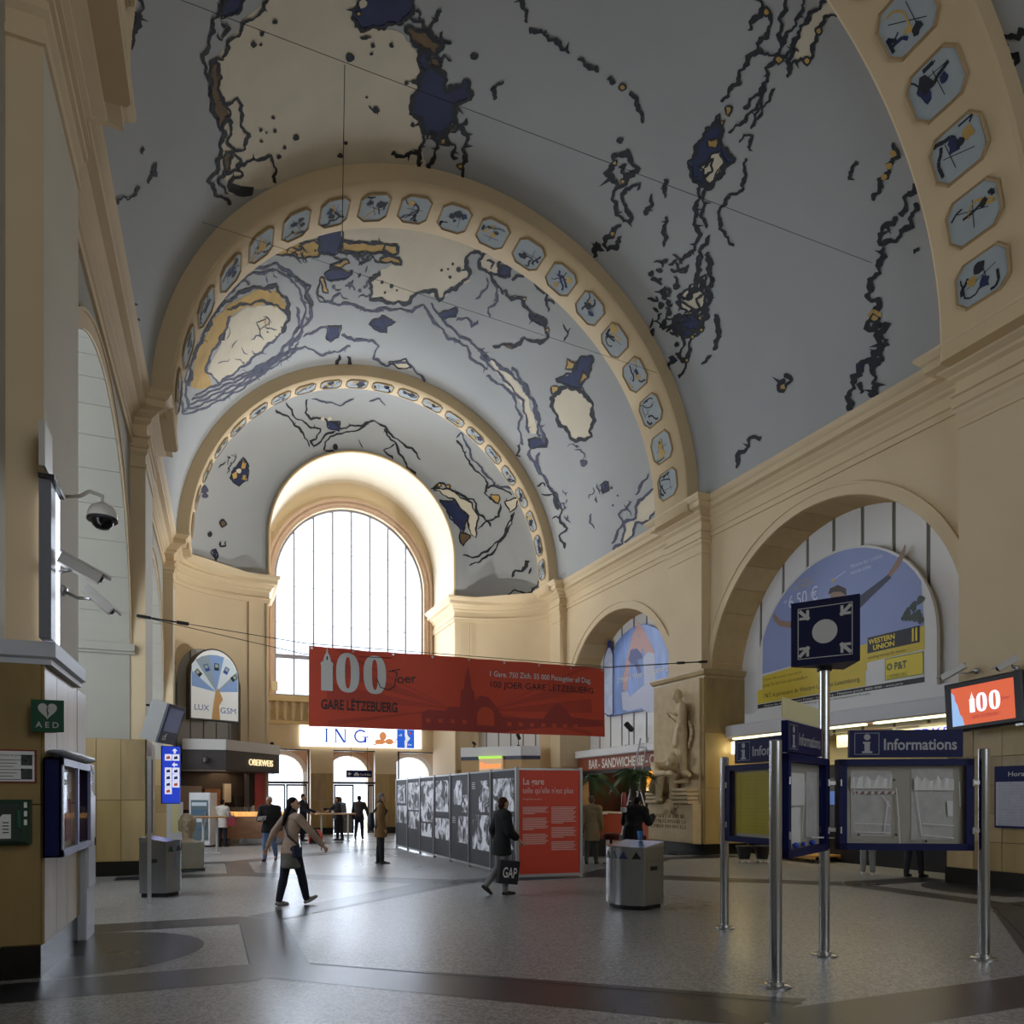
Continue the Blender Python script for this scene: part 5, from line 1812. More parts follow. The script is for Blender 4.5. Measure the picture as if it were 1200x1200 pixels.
g.flat(sf, [(0, 0), (sw * .2, 0), (sw * .17, sh * .22), (sw * .13, sh * .3), (sw * .1, sh * .55), (sw * .06, sh * .66), (sw * .05, sh * .82), (0, sh * .9)], .008, 2)
g.text(sf.at(sw * .8, sh * .5), 'Joer', .1, .008, 1)
obj('display_picture', g, [mat('display_white', '#e8f2ff', .4, emit=.95), mat('display_maroon', '#a03048', .4, emit=.35), mat('display_blue', '#9cc0f0', .4, emit=.7)], scr)
obj('mount', G().tube([fr.p(W * .5, H * .5, -.18), A((float(tx(HC + PH, 9.3)), 9.3, fr.p(0, H * .5)[2]))], .05, 8), DARKM, t)
obj('status_plate', G().fbox(fr, W * .9, W * .99, -.05, -.01, -.1, .0), ALU, t)
XR = float(tx(HC + PH, 9.6))
cctv('security_camera', (XR, 9.75, 4.12), at_x(1131, 780, 13.3), at_x(1104, 795, 13.2), 'long beige security camera above left corner of the right screen', w=.05)
cctv('security_camera', (XR, 9.0, 4.05), at_x(1192, 771, 13.4), at_x(1169, 784, 13.2), 'white security camera above right end of the screen', w=.055)
XQ = float(tx(HC + PH - .02, 9.5)) - .03
fr = Fr((XQ, 9.33, 0), (0, -1, 0), (0, 0, 1), (-1, 0, 0))
t = thing('timetable_case', 'navy framed timetable headed Horaires on the right marble pier', 'case', (XQ, 9.3, 1.13))
obj('frame', G().fbox(fr, 0, 1.25, 1.13, 2.27, -.03, .04), NAVY, t)
obj('sheet', G().fbox(fr, .03, 1.22, 1.17, 1.98, .04, .046), mat('timetable_sheet', '#a9a9b2', .6, var=.08, scale=8), t)
g = G()
for k in range(14): g.frect(fr, .06, 1.19, 1.2 + k * .054, 1.203 + k * .054, .048)
for k in range(6): g.frect(fr, .1 + k * .2, .103 + k * .2, 1.19, 1.96, .048)
obj('printed_lines', g, mat('timetable_rule', '#80808c', .6), t, kind='stuff')
obj('header_text', G().text(fr.at(.25, 2.08), 'Horaires', .12, .043, bold=.01, width=.5), PRG, t)

# ------------------------------------------------------------------ right bay 1: savings bank shop under the white canopy
def bay_shop(b0, b1, zc0, zc1, wallm, lowm):
    xw = HC + WH
    g = G()
    fr0 = Fr((0, 0, 0), (0, 1, 0), (0, 0, 1), (1, 0, 0))
    g.add([(16.6, b0 - .3, 0), (16.6, b1 + .3, 0), (16.6, b1 + .3, 3.5), (16.6, b0 - .3, 3.5)], [(0, 1, 2, 3)], 0)
    for y in (b0 - .3, b1 + .3): g.add([(xw + .3, y, 0), (16.6, y, 0), (16.6, y, 3.5), (xw + .3, y, 3.5)], [(0, 1, 2, 3)], 0)
    g.add([(xw + 1.0, b0 - .3, 3.34), (16.6, b0 - .3, 3.34), (16.6, b1 + .3, 3.34), (xw + 1.0, b1 + .3, 3.34)], [(0, 1, 2, 3)], 1)
    return struct('shop_back', g, [wallm, mat('shop_ceiling', '#c9c2a0', .6)], wall_right)


bay_shop(10.1, 18.1, 3.45, 3.85, mat('shop_cream', '#d9c995', .6), None)
bay_shop(19.75, 27.3, 3.3, 3.6, mat('bar_dark', '#4a3024', .6), None)
t = thing('shop_canopy', 'long white canopy over the savings bank shop in right bay', 'canopy', (14.4, 14.2, 3.4))
obj('canopy_body', G().fbox(Fr((14.22, 18.0, 0), (0, -1, 0), (0, 0, 1), (-1, 0, 0)), 0, 7.75, 3.44, 3.82, -.75, 0, bev=.04), mat('canopy_white', '#cfcfd2', .35), t)
obj('upper_band', G().box(14.5, 14.85, 10.4, 17.4, 3.82, 4.12), WHITE, t)
for k in range(3): obj('light_strip', G().box(14.3, 14.45, 10.5 + k * 2.5, 12.7 + k * 2.5, 3.40, 3.43), mat('warm_strip', '#fff0b8', .5, emit=3.0), t)
sg = thing('shop_sign', 'white lit shop sign with blue letters under the right canopy', 'sign', (15.1, 12, 2.95))
fr = Fr((15.05, 14.5, 2.98), (0, -1, 0), (0, 0, 1), (-1, 0, 0))
obj('panel', G().fbox(fr, 0, 4.2, 0, .36, -.1, 0), mat('sign_warm_lit', '#e9dfb0', .5, emit=.5), sg)
obj('lettering', G().text(fr.at(1.55, .07), 'SPUERKEESS', .3, .005, bold=.015, width=2.2), mat('letter_blue_lit', '#2a34d0', .4, emit=.5), sg)
obj('emblem', G().frect(fr, .85, 1.35, .02, .34, .005, 0).text(fr.at(1.02, .08), 'S', .24, .009, 1, bold=.03), [mat('emblem_red', '#b02a22', .4, emit=.2), PRW], sg)
t = thing('bank_counter', 'dark service front with cash machines under the right canopy', 'counter', (15.3, 14, 0))
obj('front', G().box(15.2, 15.7, 10.3, 18.0, 0, 2.55), mat('counter_black', '#16151a', .4), t)
for k in range(4):
    y = 11.2 + k * 1.75
    m = obj('cash_machine', G().box(15.12, 15.2, y - .35, y + .35, .8, 2.2), mat('machine_grey', '#55565c', .4), t)
    obj('machine_screen', G().box(15.11, 15.12, y - .2, y + .2, 1.5, 1.85), mat('machine_screen', '#5a78b8', .3, emit=.4), m)
obj('poster_light', G().box(15.1, 15.2, 16.6, 17.1, 1.9, 2.5), mat('poster_orange', '#b06a3a', .5, emit=.2), t)
for (x, y, n, e, c) in ((14.9, 14, 'shop_tubes', 60, (1, .85, .55)), (15.6, 23.5, 'bar_tubes', 50, (1, .7, .4))):
    lt = bpy.data.lights.new(n, 'AREA'); lt.shape = 'RECTANGLE'; lt.size = .5; lt.size_y = 6; lt.energy = e; lt.color = c
    lo = bpy.data.objects.new(n, lt); lo.location = (x, y, 3.28); COL.objects.link(lo)
q = at_y(862, 877, 17.85)
t = thing('wall_lamp', 'small white glowing square wall lamp on the statue pier side', 'lamp', tuple(q))
obj('shade', G().box(q[0] - .14, q[0] + .14, 17.74, 17.86, q[2] - .17, q[2] + .19), mat('lamp_white_lit', '#fffbe8', .4, emit=3.0), t)
obj('cap', G().box(q[0] - .16, q[0] + .16, 17.7, 17.88, q[2] + .19, q[2] + .23), ALU, t)
lt = bpy.data.lights.new('wall_lamp_light', 'POINT'); lt.energy = 9; lt.color = (1, .8, .35); lt.shadow_soft_size = .1
lo = bpy.data.objects.new('wall_lamp_light', lt); lo.location = (q[0], 17.55, q[2]); COL.objects.link(lo)

# posters
XPO = 14.86
def zx(x, y, sc=.20833, ox=850, oy=600, X=XPO, Y0=17.4):
    p = at_x(ox + x * sc, oy + y * sc, X)
    return (Y0 - p[1], p[2])
fw_ = Fr((XPO, 17.4, 0), (0, -1, 0), (0, 0, 1), (-1, 0, 0))
t = thing('money_transfer_poster', 'arched white framed poster of a man spreading his arms, yellow lettering', 'poster', (XPO, 14.3, 4.2))
bl, br, tr = zx(188, 1135), zx(1190, 960), zx(1195, 400)
tl = zx(190, 760)
apx = zx(830, 118)
U0, U1 = .12, br[0]
V0 = 4.17
um, hw = (U0 + U1) / 2, (U1 - U0) / 2
def arcpts(inset, n=26, vs=5.35, top=8.02):
    return [(um + (hw - inset) * math.cos(PI * i / n), vs + (top - vs - inset) * math.sin(PI * i / n)) for i in range(n + 1)]
obj('board', G().prism(fw_, [(U0, V0), (U1, V0)] + arcpts(0), -.1, 0), WHITE, t)
BLUP = mat('poster_sky', '#8f9dcc', .5, var=.05, scale=.5)
YEL = mat('poster_yellow', '#d9bf3c', .5, var=.04, scale=1)
ap = arcpts(.06)
vlo = 5.25
sky = [p for p in ap]
obj('sky_print', G().flat(fw_, [(U0 + .22, vlo + .02), (U1 - .3, vlo + .2)] + [p for p in sky if p[0] < U1 - .28 and p[0] > U0 + .2], .003), BLUP, t)
g = G()
g.flat(fw_, [(U0 + .22, 4.78), (U0 + .22, 5.2), (U1 - .3, 5.55), (U1 - .3, 5.02), (U0 + 3.9, 4.98), (U0 + 3.9, 4.8)], .004)
g.frect(fw_, U0 + .02, U0 + 3.85, 4.42, 4.82, .0045)
obj('yellow_print', g, YEL, t)
g = G().frect(fw_, U0 + .02, U1 - .3, 4.28, 4.40, .004, 0)
g.text(fw_.at(U0 + .3, 4.31), 'Division des Services Financiers Postaux - Luxembourg - Téléphone gratuit: 8002 4040 - www.pt.lu', .075, .007, 1, width=4.6)
g.text(fw_.at(U0 + .3, 4.56), 'P&T, le partenaire de Western Union au Luxembourg.', .17, .008, 0, width=3.4)
g.text(fw_.at(U0 + .26, 4.88), 'pour le service de transfert', .14, .008, 2, width=1.7)
g.text(fw_.at(U0 + .26, 5.06), 'Venez découvrir nos tarifs', .1, .008, 2, width=1.5)
gw, gp, gq, gm = G(), G(), G(), G()
gw.frect(fw_, U0 + 3.92, U1 - .42, 5.2, 5.58, .007, 0)
gw.text(fw_.at(U0 + 3.96, 5.41), 'WESTERN', .17, .01, 3, bold=.03, width=.74)
gw.text(fw_.at(U0 + 4.08, 5.25), 'UNION', .17, .01, 3, bold=.03, width=.6)
for k in range(2): gw.frect(fw_, U1 - .62 + k * .09, U1 - .57 + k * .09, 5.25, 5.55, .01, 3)
gw.text(fw_.at(U0 + 3.94, 5.06), 'sending money for better', .1, .01, 2, width=1.05)
gp.frect(fw_, U0 + 4.42, U1 - .32, 4.46, 4.98, .008, 4)
gp.frect(fw_, U0 + 4.44, U1 - .34, 4.48, 4.96, .009, 3)
gp.text(fw_.at(U0 + 4.68, 4.68), 'P&T', .24, .012, 5, bold=.02, width=.33)
gp.text(fw_.at(U0 + 4.46, 4.5), 'LUXEMBOURG', .12, .012, 4, width=.56)
gp.ring(fw_, .035, .085, .011, .013, c=(U0 + 4.55, 4.77), seg=16, mi=4)
gq.text(fw_.at(U0 + 1.08, 7.1), 'de', .14, .008, 6)
gq.text(fw_.at(U0 + 1.26, 6.92), '6,50 €', .5, .008, 6, width=1.05)
gq.text(fw_.at(U0 + 1.62, 7.52), 'Envoyez', .12, .008, 7, width=.45).text(fw_.at(U0 + 1.45, 7.38), "de l'argent", .12, .008, 7, width=.75)
gm.text(fw_.at(U0 + 3.4, 7.42), 'Montrez-leur combien', .15, .008, 6, width=.95).text(fw_.at(U0 + 3.4, 7.26), 'vous les aimez', .15, .008, 6, width=.62)
gm.line(fw_, [(U0 + 2.85, 7.28), (U0 + 3.25, 7.4)], .02, .008, 6).ring(fw_, .0005, .05, .008, .009, c=(U0 + 2.83, 7.27), seg=10, mi=7)
g.text(fw_.at(U0 + 1.4, 4.2), 'P&T Luxembourg, acteur du développement durable', .06, .008, 0, width=2.6)
LM = [mat('poster_black', '#1d1d22', .5), PRW, mat('poster_brown', '#7a6418', .5), mat('wu_yellow', '#e8d040', .5), mat('pt_green', '#7d8a28', .5), mat('pt_teal', '#1d4a44', .5), mat('poster_white', '#d8deee', .5), mat('poster_gold', '#c2b060', .5)]
for nm_, gg in (('lettering', g), ('transfer_logo', gw), ('post_logo', gp), ('price_lettering', gq), ('slogan_lettering', gm)): obj(nm_, gg, LM, t)
g = G()
SK, SW, HAIR, TREE = 0, 1, 2, 3
Z = lambda *pts: [(q[0], q[1]) for q in (zx(x, y) for x, y in pts)]
g.flat(fw_, Z((760, 470), (880, 380), (925, 345), (935, 370), (830, 470), (770, 530), (700, 600), (560, 620), (450, 640), (370, 655), (360, 615), (500, 600), (600, 560), (680, 520)), .006, SW)
g.flat(fw_, Z((915, 350), (960, 280), (1000, 210), (1010, 182), (1018, 190), (1012, 235), (985, 300), (930, 365)), .007, SK)
g.flat(fw_, Z((370, 618), (310, 610), (280, 575), (268, 578), (275, 610), (300, 640), (365, 655)), .007, SK)
g.flat(fw_, Z((590, 460), (600, 430), (640, 415), (675, 430), (682, 470), (670, 520), (640, 545), (605, 520)), .008, SK)
g.flat(fw_, Z((580, 465), (590, 430), (635, 410), (680, 430), (684, 470), (650, 448), (610, 450)), .009, HAIR)
g.flat(fw_, Z((600, 560), (690, 540), (720, 640), (700, 730), (560, 760), (560, 640)), .0065, SW)
rnd = random.Random(9)
for k in range(26):
    x, y = zx(1000 + rnd.random() * 125, 600 - rnd.random() * (30 + .9 * 120) * rnd.random())
    r_ = rnd.uniform(.04, .11)
    x = min(x, U1 - .4)
    g.flat(fw_, [(x + r_ * rnd.uniform(.6, 1.2) * math.cos(q * .9), y + r_ * rnd.uniform(.6, 1.2) * math.sin(q * .9)) for q in range(7)], .006 + .0002 * k, TREE)
obj('man_print', g, [mat('print_skin', '#9c8070', .6), mat('print_sweater', '#4a4d5e', .6), mat('print_hair', '#4a4240', .6), mat('print_tree', '#45504a', .6)], t)

# bay 2: blue water poster with a stretching figure, and a bottle
t = thing('water_poster', 'blue arched mineral water poster with stretching figure and pale bottle', 'poster', (XPO, 23.5, 4.6))
XP2 = 14.62
Y2 = 27.0
fp2 = Fr((XP2, Y2, 0), (0, -1, 0), (0, 0, 1), (-1, 0, 0))
Z2 = lambda *pts: [zx(x, y, 1 / 6, 700, 700, XP2, Y2) for x, y in pts]
outl = Z2((65, 840), (110, 832), (200, 812), (310, 795), (470, 755), (560, 730), (590, 560), (565, 440), (520, 340), (470, 265), (410, 215), (355, 192), (305, 188), (240, 215), (180, 262), (130, 325), (110, 390), (75, 440))
obj('board', G().prism(fp2, outl, -.05, 0), mat('water_blue', '#6f8fd0', .4, var=.35, scale=1.1, streak=(1, 2.5, .5)), t)
g = G()
g.flat(fp2, Z2((180, 650), (185, 560), (215, 400), (250, 260), (290, 172), (300, 178), (345, 260), (395, 370), (410, 400), (350, 430), (310, 330), (290, 260), (270, 300), (235, 400), (215, 600), (205, 660)), .005, 0)
g.flat(fp2, Z2((325, 420), (360, 385), (405, 395), (410, 640), (330, 620)), .006, 1)
g.flat(fp2, Z2((170, 670), (215, 660), (230, 700), (300, 640), (340, 610), (410, 640), (500, 640), (480, 740), (400, 800), (360, 812), (310, 780), (220, 800), (180, 790)), .007, 1)
g.flat(fp2, Z2((220, 440), (235, 370), (280, 360), (310, 400), (320, 430), (280, 440), (310, 520), (290, 540), (260, 470), (235, 465)), .008, 2)
g.flat(fp2, Z2((250, 335), (285, 265), (320, 330), (310, 400), (260, 400)), .0065, 0)
bt = Z2((48, 820), (45, 440), (55, 395), (70, 350), (72, 305), (98, 305), (100, 345), (118, 395), (120, 500), (116, 560), (118, 830), (85, 838))
g.flat(fp2, bt, .01, 3)
bi_ = Z2((52, 815), (50, 440), (62, 395), (78, 355), (92, 355), (108, 400), (108, 820), (85, 828))
g.flat(fp2, bi_, .012, 4)
a = zx(140, 625, 1 / 6, 700, 700, XP2, Y2)
b = zx(505, 530, 1 / 6, 700, 700, XP2, Y2)
g.text(fp2.at(a[0], a[1] + .1), "D'Mineral Water vu Lëtzebuerg", .3, .012, 5, width=(b[0] - a[0]) * .98)
obj('printed_picture', g, [mat('water_skin', '#c79a92', .5), mat('water_dress', '#bfc4d8', .5), mat('water_hair', '#4a5490', .5), mat('bottle_navy', '#24306a', .4), mat('bottle_pale', '#c3d2ee', .3, var=.15, scale=3), PRW], t)

# ------------------------------------------------------------------ right bay 2: bar
t = thing('bar_canopy', 'white canopy over the bar with brown lettered fascia', 'canopy', (14.3, 23.5, 3.1))
XS = 14.05
z_a, z_b = at_x(690, 888, XS)[2], at_x(690, 903, XS)[2]
fc = Fr((XS, 27.15, 0), (0, -1, 0), (0, 0, 1), (-1, 0, 0))
obj('canopy_body', G().fbox(fc, 0, 7.3, z_a, z_a + .3, -.9, .12, bev=.04), WHITE, t)
fa = obj('fascia', G().fbox(fc, .05, 7.3, z_b, z_a, -.5, 0), mat('fascia_rust', '#8c4630', .5, var=.06), t)
obj('lower_rail', G().fbox(fc, .05, 7.3, z_b - .14, z_b, -.5, -.02), BLACK, t)
def uu(px): return 27.15 - at_x(px, 890, XS)[1]
hh = (z_a - z_b) * .95
lt_ = mat('fascia_letters', '#e0dccd', .5)
for s_, a, b in (('BAR', 690, 700.5), ('-', 701.5, 703), ('SANDWICHERIE', 705.5, 754.5), ('-', 756.5, 759), ('CAFE', 761, 781)):
    obj('lettering', G().text(fc.at(uu(a), z_b + .07), s_, hh, .006, bold=.025, width=uu(b) - uu(a)), lt_, fa)
t = thing('bar_counter', 'rust coloured bar counter with bottles and lit menu panels', 'counter', (15.6, 23.5, 0))
obj('front', G().box(14.9, 15.4, 20.0, 27.0, 0, 1.05), mat('bar_rust', '#a8482a', .5), t)
obj('worktop', G().box(14.8, 15.45, 19.95, 27.05, 1.05, 1.1), mat('bar_top', '#d8cdb8', .4), t)
obj('menu_panel', G().box(16.4, 16.5, 22.5, 25.6, 2.1, 2.75), mat('menu_amber', '#e0962a', .5, var=.6, scale=3, emit=1.2), t)
obj('menu_panel', G().box(16.38, 16.5, 22.5, 25.6, 1.95, 2.1), mat('menu_cream', '#f0e0a0', .5, emit=.8), t)
obj('black_fridge', G().box(15.9, 16.5, 24.6, 26.4, 0, 1.9), BLACK, t)
obj('red_panel', G().box(16.3, 16.5, 26.4, 27.3, 1.0, 1.9), mat('panel_red', '#a33a22', .5), t)
NTH = ['first', 'second', 'third', 'fourth', 'fifth', 'sixth', 'last']
for k in range(7):
    q = (15.1, 23.9 - k * .24, 1.1)
    tag(obj('bottle', G().lathe([(.045, 0), (.05, .02), (.05, .2), (.02, .27), (.018, .33), (.02, .34)], q, 10), mat('bottle_%d' % (k % 2), ['#b9a03a', '#4a7a3a'][k % 2], .15), loc=q, smooth=True), (('yellow' if k % 2 == 0 else 'green') + ' bottle on the bar counter, %s from the left' % NTH[k]) if k < 6 else 'rightmost yellow bottle on the bar counter, nearest the carved pier', 'bottle', 'bottles on the bar counter')
q = at_x(737, 851, 14.3)
spot((14.3, q[1], q[2] - .02), (-.75, -.1, .6), 'black floodlight on an arm above the bar canopy', .17, (14.2, q[1], z_a + .3), 3500, (-11.3, 8.3, 8.5))
# bar table, ladder, palms, bucket
c = on_floor(697, 1001)
t = thing('bar_table', 'round pale bar table on a grey column beside the left palm', 'table', (c[0], c[1], 0))
obj('table_top', G().lathe([(.38, 0), (.4, .02), (.38, .04)], (c[0], c[1], 1.18), 24), WHITE, t, smooth=True)
obj('column', G().tube([(c[0], c[1], .08), (c[0], c[1], 1.18)], .045, 12), mat('column_grey', '#6a6c70', .4), t, smooth=True)
obj('foot', G().lathe([(.42, 0), (.42, .1), (.36, .14), (.05, .16)], (c[0], c[1], 0), 24), mat('foot_grey', '#a5a59f', .6), t, smooth=True)
LEAF = [mat('palm_leaf_a', '#2d4a24', .6), mat('palm_leaf_b', '#3d5a2a', .6)]
BARK = mat('palm_bark', '#4a3b2c', .9, var=.3, scale=14, bump=.5)


def palm(c, h, r, label, seed, n=16):
    rnd = random.Random(seed)
    t = thing('potted_palm', label, 'plant', (c[0], c[1], 0))
    obj('planter', G().prism(Fr((c[0], c[1], 0), (1, 0, 0), (0, 1, 0), (0, 0, 1)), [(-.3, -.3), (.3, -.3), (.3, .3), (-.3, .3)], 0, .5), BLACK, t)
    obj('soil', G().box(c[0] - .27, c[0] + .27, c[1] - .27, c[1] + .27, .5, .51), mat('soil', '#2a2018', .95), t)
    obj('trunk', G().tube([(c[0], c[1], .5), (c[0] + .04, c[1], h * .6), (c[0], c[1], h)], [.09, .08, .1], 10), BARK, t, smooth=True)
    for k in range(n):
        a = 2 * PI * k / n + rnd.uniform(-.2, .2)
        e = rnd.uniform(-.1, 1.0)
        L = r * rnd.uniform(.8, 1.1)
        d = A((math.cos(a), math.sin(a), 0))
        pts = []
        for q in range(9):
            f = q / 8
            pts.append(A((c[0], c[1], h)) + d * L * f * math.cos(e * .7) + A((0, 0, 1)) * L * (math.sin(e) * f - .75 * f * f))
        g = G().tube(pts, [.014 * (1 - .8 * q / 8) for q in range(9)], 5)
        for q in range(1, 9):
            for w_ in (0, .5):
                f = min(8, q + w_)
                i = int(f)
                p = pts[i] if w_ == 0 or i >= 8 else (pts[i] + pts[i + 1]) / 2
                tn = unit(pts[min(8, i + 1)] - pts[max(0, i - 1)])
                sd = unit(np.cross(tn, (0, 0, 1)))
                for s_ in (-1, 1):
                    ll = r * .42 * math.sin(PI * (.15 + .8 * q / 9)) + .05
                    tip = p + (sd * s_ * .75 + tn * .65 + A((0, 0, -.35))) * ll
                    b = tn * .022
                    g.add([p - b, p + b, tip], [(0, 1, 2)])
        obj('frond', g, LEAF[k % 2], t)
    return t


c1, c2 = on_floor(694, 1004), on_floor(752, 1003)
palm((10.25, 18.9), 2.2, .85, 'potted palm nearer the red title panel', 3)
palm((12.15, 19.75), 2.4, .85, 'potted palm with bushy crown beside the carved pier', 5, 20)
t = thing('step_ladder', 'white aluminium ladder leaning against the bar canopy', 'ladder', (12.9, 20.6, 0))
LADM = mat('ladder_white', '#c9ccd0', .35, metal=.3)
f0, f1 = A((12.75, 21.3, 0)), A((14.0, 22.0, 3.75))
sd = unit(A((-.3, .95, 0)))
for s_ in (-1, 1): obj('rail', G().tube([f0 + sd * .2 * s_, f1 + sd * .17 * s_], .03, 6), LADM, t)
for k in range(11):
    m = f0 * (1 - (k + 1) / 12) + f1 * (k + 1) / 12
    obj('rung', G().tube([m - sd * .19, m + sd * .19], .016, 6), LADM, t)
for s_ in (-1, 1): obj('rear_strut', G().tube([A((13.6, 20.9, 0)) + sd * .2 * s_, f0 * .45 + f1 * .55 + sd * .18 * s_], .022, 6), LADM, t)
bp = (6.28, 9.92)
t = thing('blue_cup', 'crumpled pale blue paper cup standing on the centre litter bin', 'cup', (6.4, 10.0, 1.02))
CUPQ = t
# carts and wooden dolly in front of the shop
for k, (px, lab) in enumerate(((872, 'left black wheeled bin seen under the yellow board'), (893, 'right black wheeled bin seen under the yellow board'))):
    c = on_floor(px, 1011)
    t = thing('wheeled_basket', lab, 'basket', (c[0], c[1], 0), 'black wheeled baskets')
    obj('basket', G().lathe([(.14, .1), (.2, .4), (.22, .42), (.22, .44)], (c[0], c[1], 0), 14), BLACK, t, smooth=True)
    for a in range(4):
        q = (c[0] + .13 * math.cos(a * PI / 2 + .5), c[1] + .13 * math.sin(a * PI / 2 + .5))
        obj('leg', G().tube([(*q, .05), (*q, .12)], .012, 6), ALU, t)
        obj('caster', G().ball((*q, .03), .03, 8, 6), PAPER, t)
c = on_floor(940, 1008)
t = thing('wooden_dolly', 'low wooden dolly on wheels seen below the middle board', 'trolley', (c[0], c[1], 0))
DOW = mat('dolly_wood', '#b98f4c', .6, var=.15, scale=4)
for k in range(5): obj('deck_board', G().box(c[0] - .5, c[0] + .5, c[1] - .9 + k * .36, c[1] - .58 + k * .36, .16, .2), DOW, t)
for x in (-.45, .45): obj('bearer', G().box(c[0] + x - .04, c[0] + x + .04, c[1] - .9, c[1] + .86, .1, .16), DOW, t)
for x in (-.4, .4):
    for y in (-.75, .7): obj('wheel', G().tube([(c[0] + x - .02, c[1] + y, .06), (c[0] + x + .02, c[1] + y, .06)], .06, 12), BLACK, t)

# ceiling wires
for k, (a, b, lab) in enumerate(((at_y(212, 0, 11.6), at_y(1056, 321, 11.6), 'long thin wire stretched across the hall under the near vault'), )):
    d = b - a
    tag(obj('tie_wire', G().tube([a - d * .0, b + d * .0], .006, 4), DARKM, loc=tuple(a)), lab, 'wire')

a, b = at_y(404, 76, 11.6), at_y(401, 274, 11.6)
tag(obj('hanging_wire', G().tube([a, b], .006, 4), DARKM, loc=tuple(a)), 'thin wire hanging straight down from the stretched vault wire', 'wire')
a, b = at_y(128, 224, 17.4), at_y(240, 262, 17.4)
d = b - a
tag(obj('tie_wire', G().tube([a, at_y(770, 437, 17.4)], .005, 4), DARKM, loc=tuple(a)), 'thin wire crossing in front of the medallion arch', 'wire')
# ------------------------------------------------------------------ painted mural on the vault: wandering outlines and patches lying on the curved plaster
rndm = random.Random(21)


def on_vault(px, py, off):
    r = ray(px, py)
    d = Vector(unit(r))
    h = CEIL_BVH.ray_cast(Vector((0, 0, EYE)), d)
    if h[0] is None: return None
    n = h[1]
    if n.dot(d) > 0: n = -n
    return tuple(h[0] + n * off)


MUR = {}


def mur(key): return MUR.setdefault(key, G())


def resample(pts, step):
    out = [A(pts[0], float)]
    for a, b in zip(pts[:-1], pts[1:]):
        a, b = A(a, float), A(b, float)
        k = max(1, int(np.linalg.norm(b - a) / step))
        for i in range(1, k + 1): out.append(a + (b - a) * i / k)
    return out


class Zm:
    def __init__(s, x, y, k, wm=1.0): s.x, s.y, s.k, s.wm = x, y, k, wm

    def P(s, pts): return [(s.x + a * s.k, s.y + b * s.k) for a, b in pts]

    def S(s, pts, w=8, key='k', jag=1.0, twigs=.07):
        p = resample(s.P(pts), 2.6)
        if len(p) < 2: return
        w = w * s.k * 1.12 * s.wm
        k = len(p)
        q = []
        ph = rndm.uniform(0, 6)
        for i in range(k):
            d = unit(p[min(k - 1, i + 1)] - p[max(0, i - 1)])
            n = A((-d[1], d[0]))
            o = jag * (.5 * w + .6) * (.75 * math.sin(i * .8 + ph) + .35 * math.sin(i * 1.9 + ph * 2) + rndm.uniform(-.25, .25)) * (0 if i in (0, k - 1) else 1) * .75
            ww = w * (1.0 + .3 * math.sin(i * .53 + ph * 3) + rndm.uniform(-.2, .25)) / 2 * (.45 if i in (0, k - 1) else 1)
            q.append((p[i] + n * (o + ww), p[i] + n * (o - ww)))
            if rndm.random() < twigs * .5 and w > 1.6 and jag > .4:
                t = p[i] + n * o
                e = t + n * rndm.choice((-1, 1)) * rndm.uniform(1.2, 2.6) * w + d * rndm.uniform(-1, 1) * w
                s._tri(key, t - d * w * .45, t + d * w * .45, e)
        g = mur(key)
        prev = None
        for a, b in q:
            a3, b3 = on_vault(*a, .014), on_vault(*b, .014)
            if a3 is None or b3 is None:
                prev = None
                continue
            if prev: g.add([prev[0], prev[1], b3, a3], [(0, 1, 2, 3)])
            prev = (a3, b3)

    def _tri(s, key, *pp):
        q = [on_vault(*p, .0135) for p in pp]
        if all(q): mur(key).add(q, [(0, 1, 2)])

    def F(s, pts, key='b', edge=0, off=.006, jag=1.0):
        p = resample(s.P(list(pts) + [pts[0]]), 5)[:-1]
        p = [a + A((rndm.uniform(-1, 1), rndm.uniform(-1, 1))) * 1.1 * jag for a in p]
        try: v, f = cdt([tuple(a) for a in p], [], 9)
        except Exception: return
        w3 = [on_vault(*a, off) for a in v]
        mur(key).add([w or (0, 0, -5) for w in w3], [t for t in f if all(w3[i] for i in t)])
        if edge: s.S(list(pts) + [pts[0]], edge, 'k' if key != 'b' else 'k', jag)

    def D(s, x, y, r=8, key='k', inner=None):
        a0 = rndm.uniform(0, 6)
        pts = [(x + r * rndm.uniform(.7, 1.25) * math.cos(a0 + i * .785), y + r * rndm.uniform(.7, 1.25) * math.sin(a0 + i * .785)) for i in range(8)]
        q = [on_vault(*p, .015) for p in s.P(pts)]
        if all(q): mur(key).add(q, [tuple(range(8))])
        if inner:
            q = [on_vault(*p, .018) for p in s.P([(x + (a - x) * .55, y + (b - y) * .55) for a, b in pts])]
            if all(q): mur(inner).add(q, [tuple(range(8))])

    def scatter(s, x0, y0, x1, y1, n, w=7, key='k'):
        for _ in range(n):
            x, y = rndm.uniform(x0, x1), rndm.uniform(y0, y1)
            if rndm.random() < .4: s.D(x, y, rndm.uniform(4, 9) * w / 7, key)
            else:
                a = rndm.uniform(0, 6.28)
                pts = [(x, y)]
                for _ in range(rndm.randint(2, 4)):
                    a += rndm.uniform(-1, 1)
                    pts.append((pts[-1][0] + 16 * math.cos(a), pts[-1][1] + 16 * math.sin(a)))
                s.S(pts, w * rndm.uniform(.7, 1.2), key, .6)


PX = Zm(0, 0, 1)
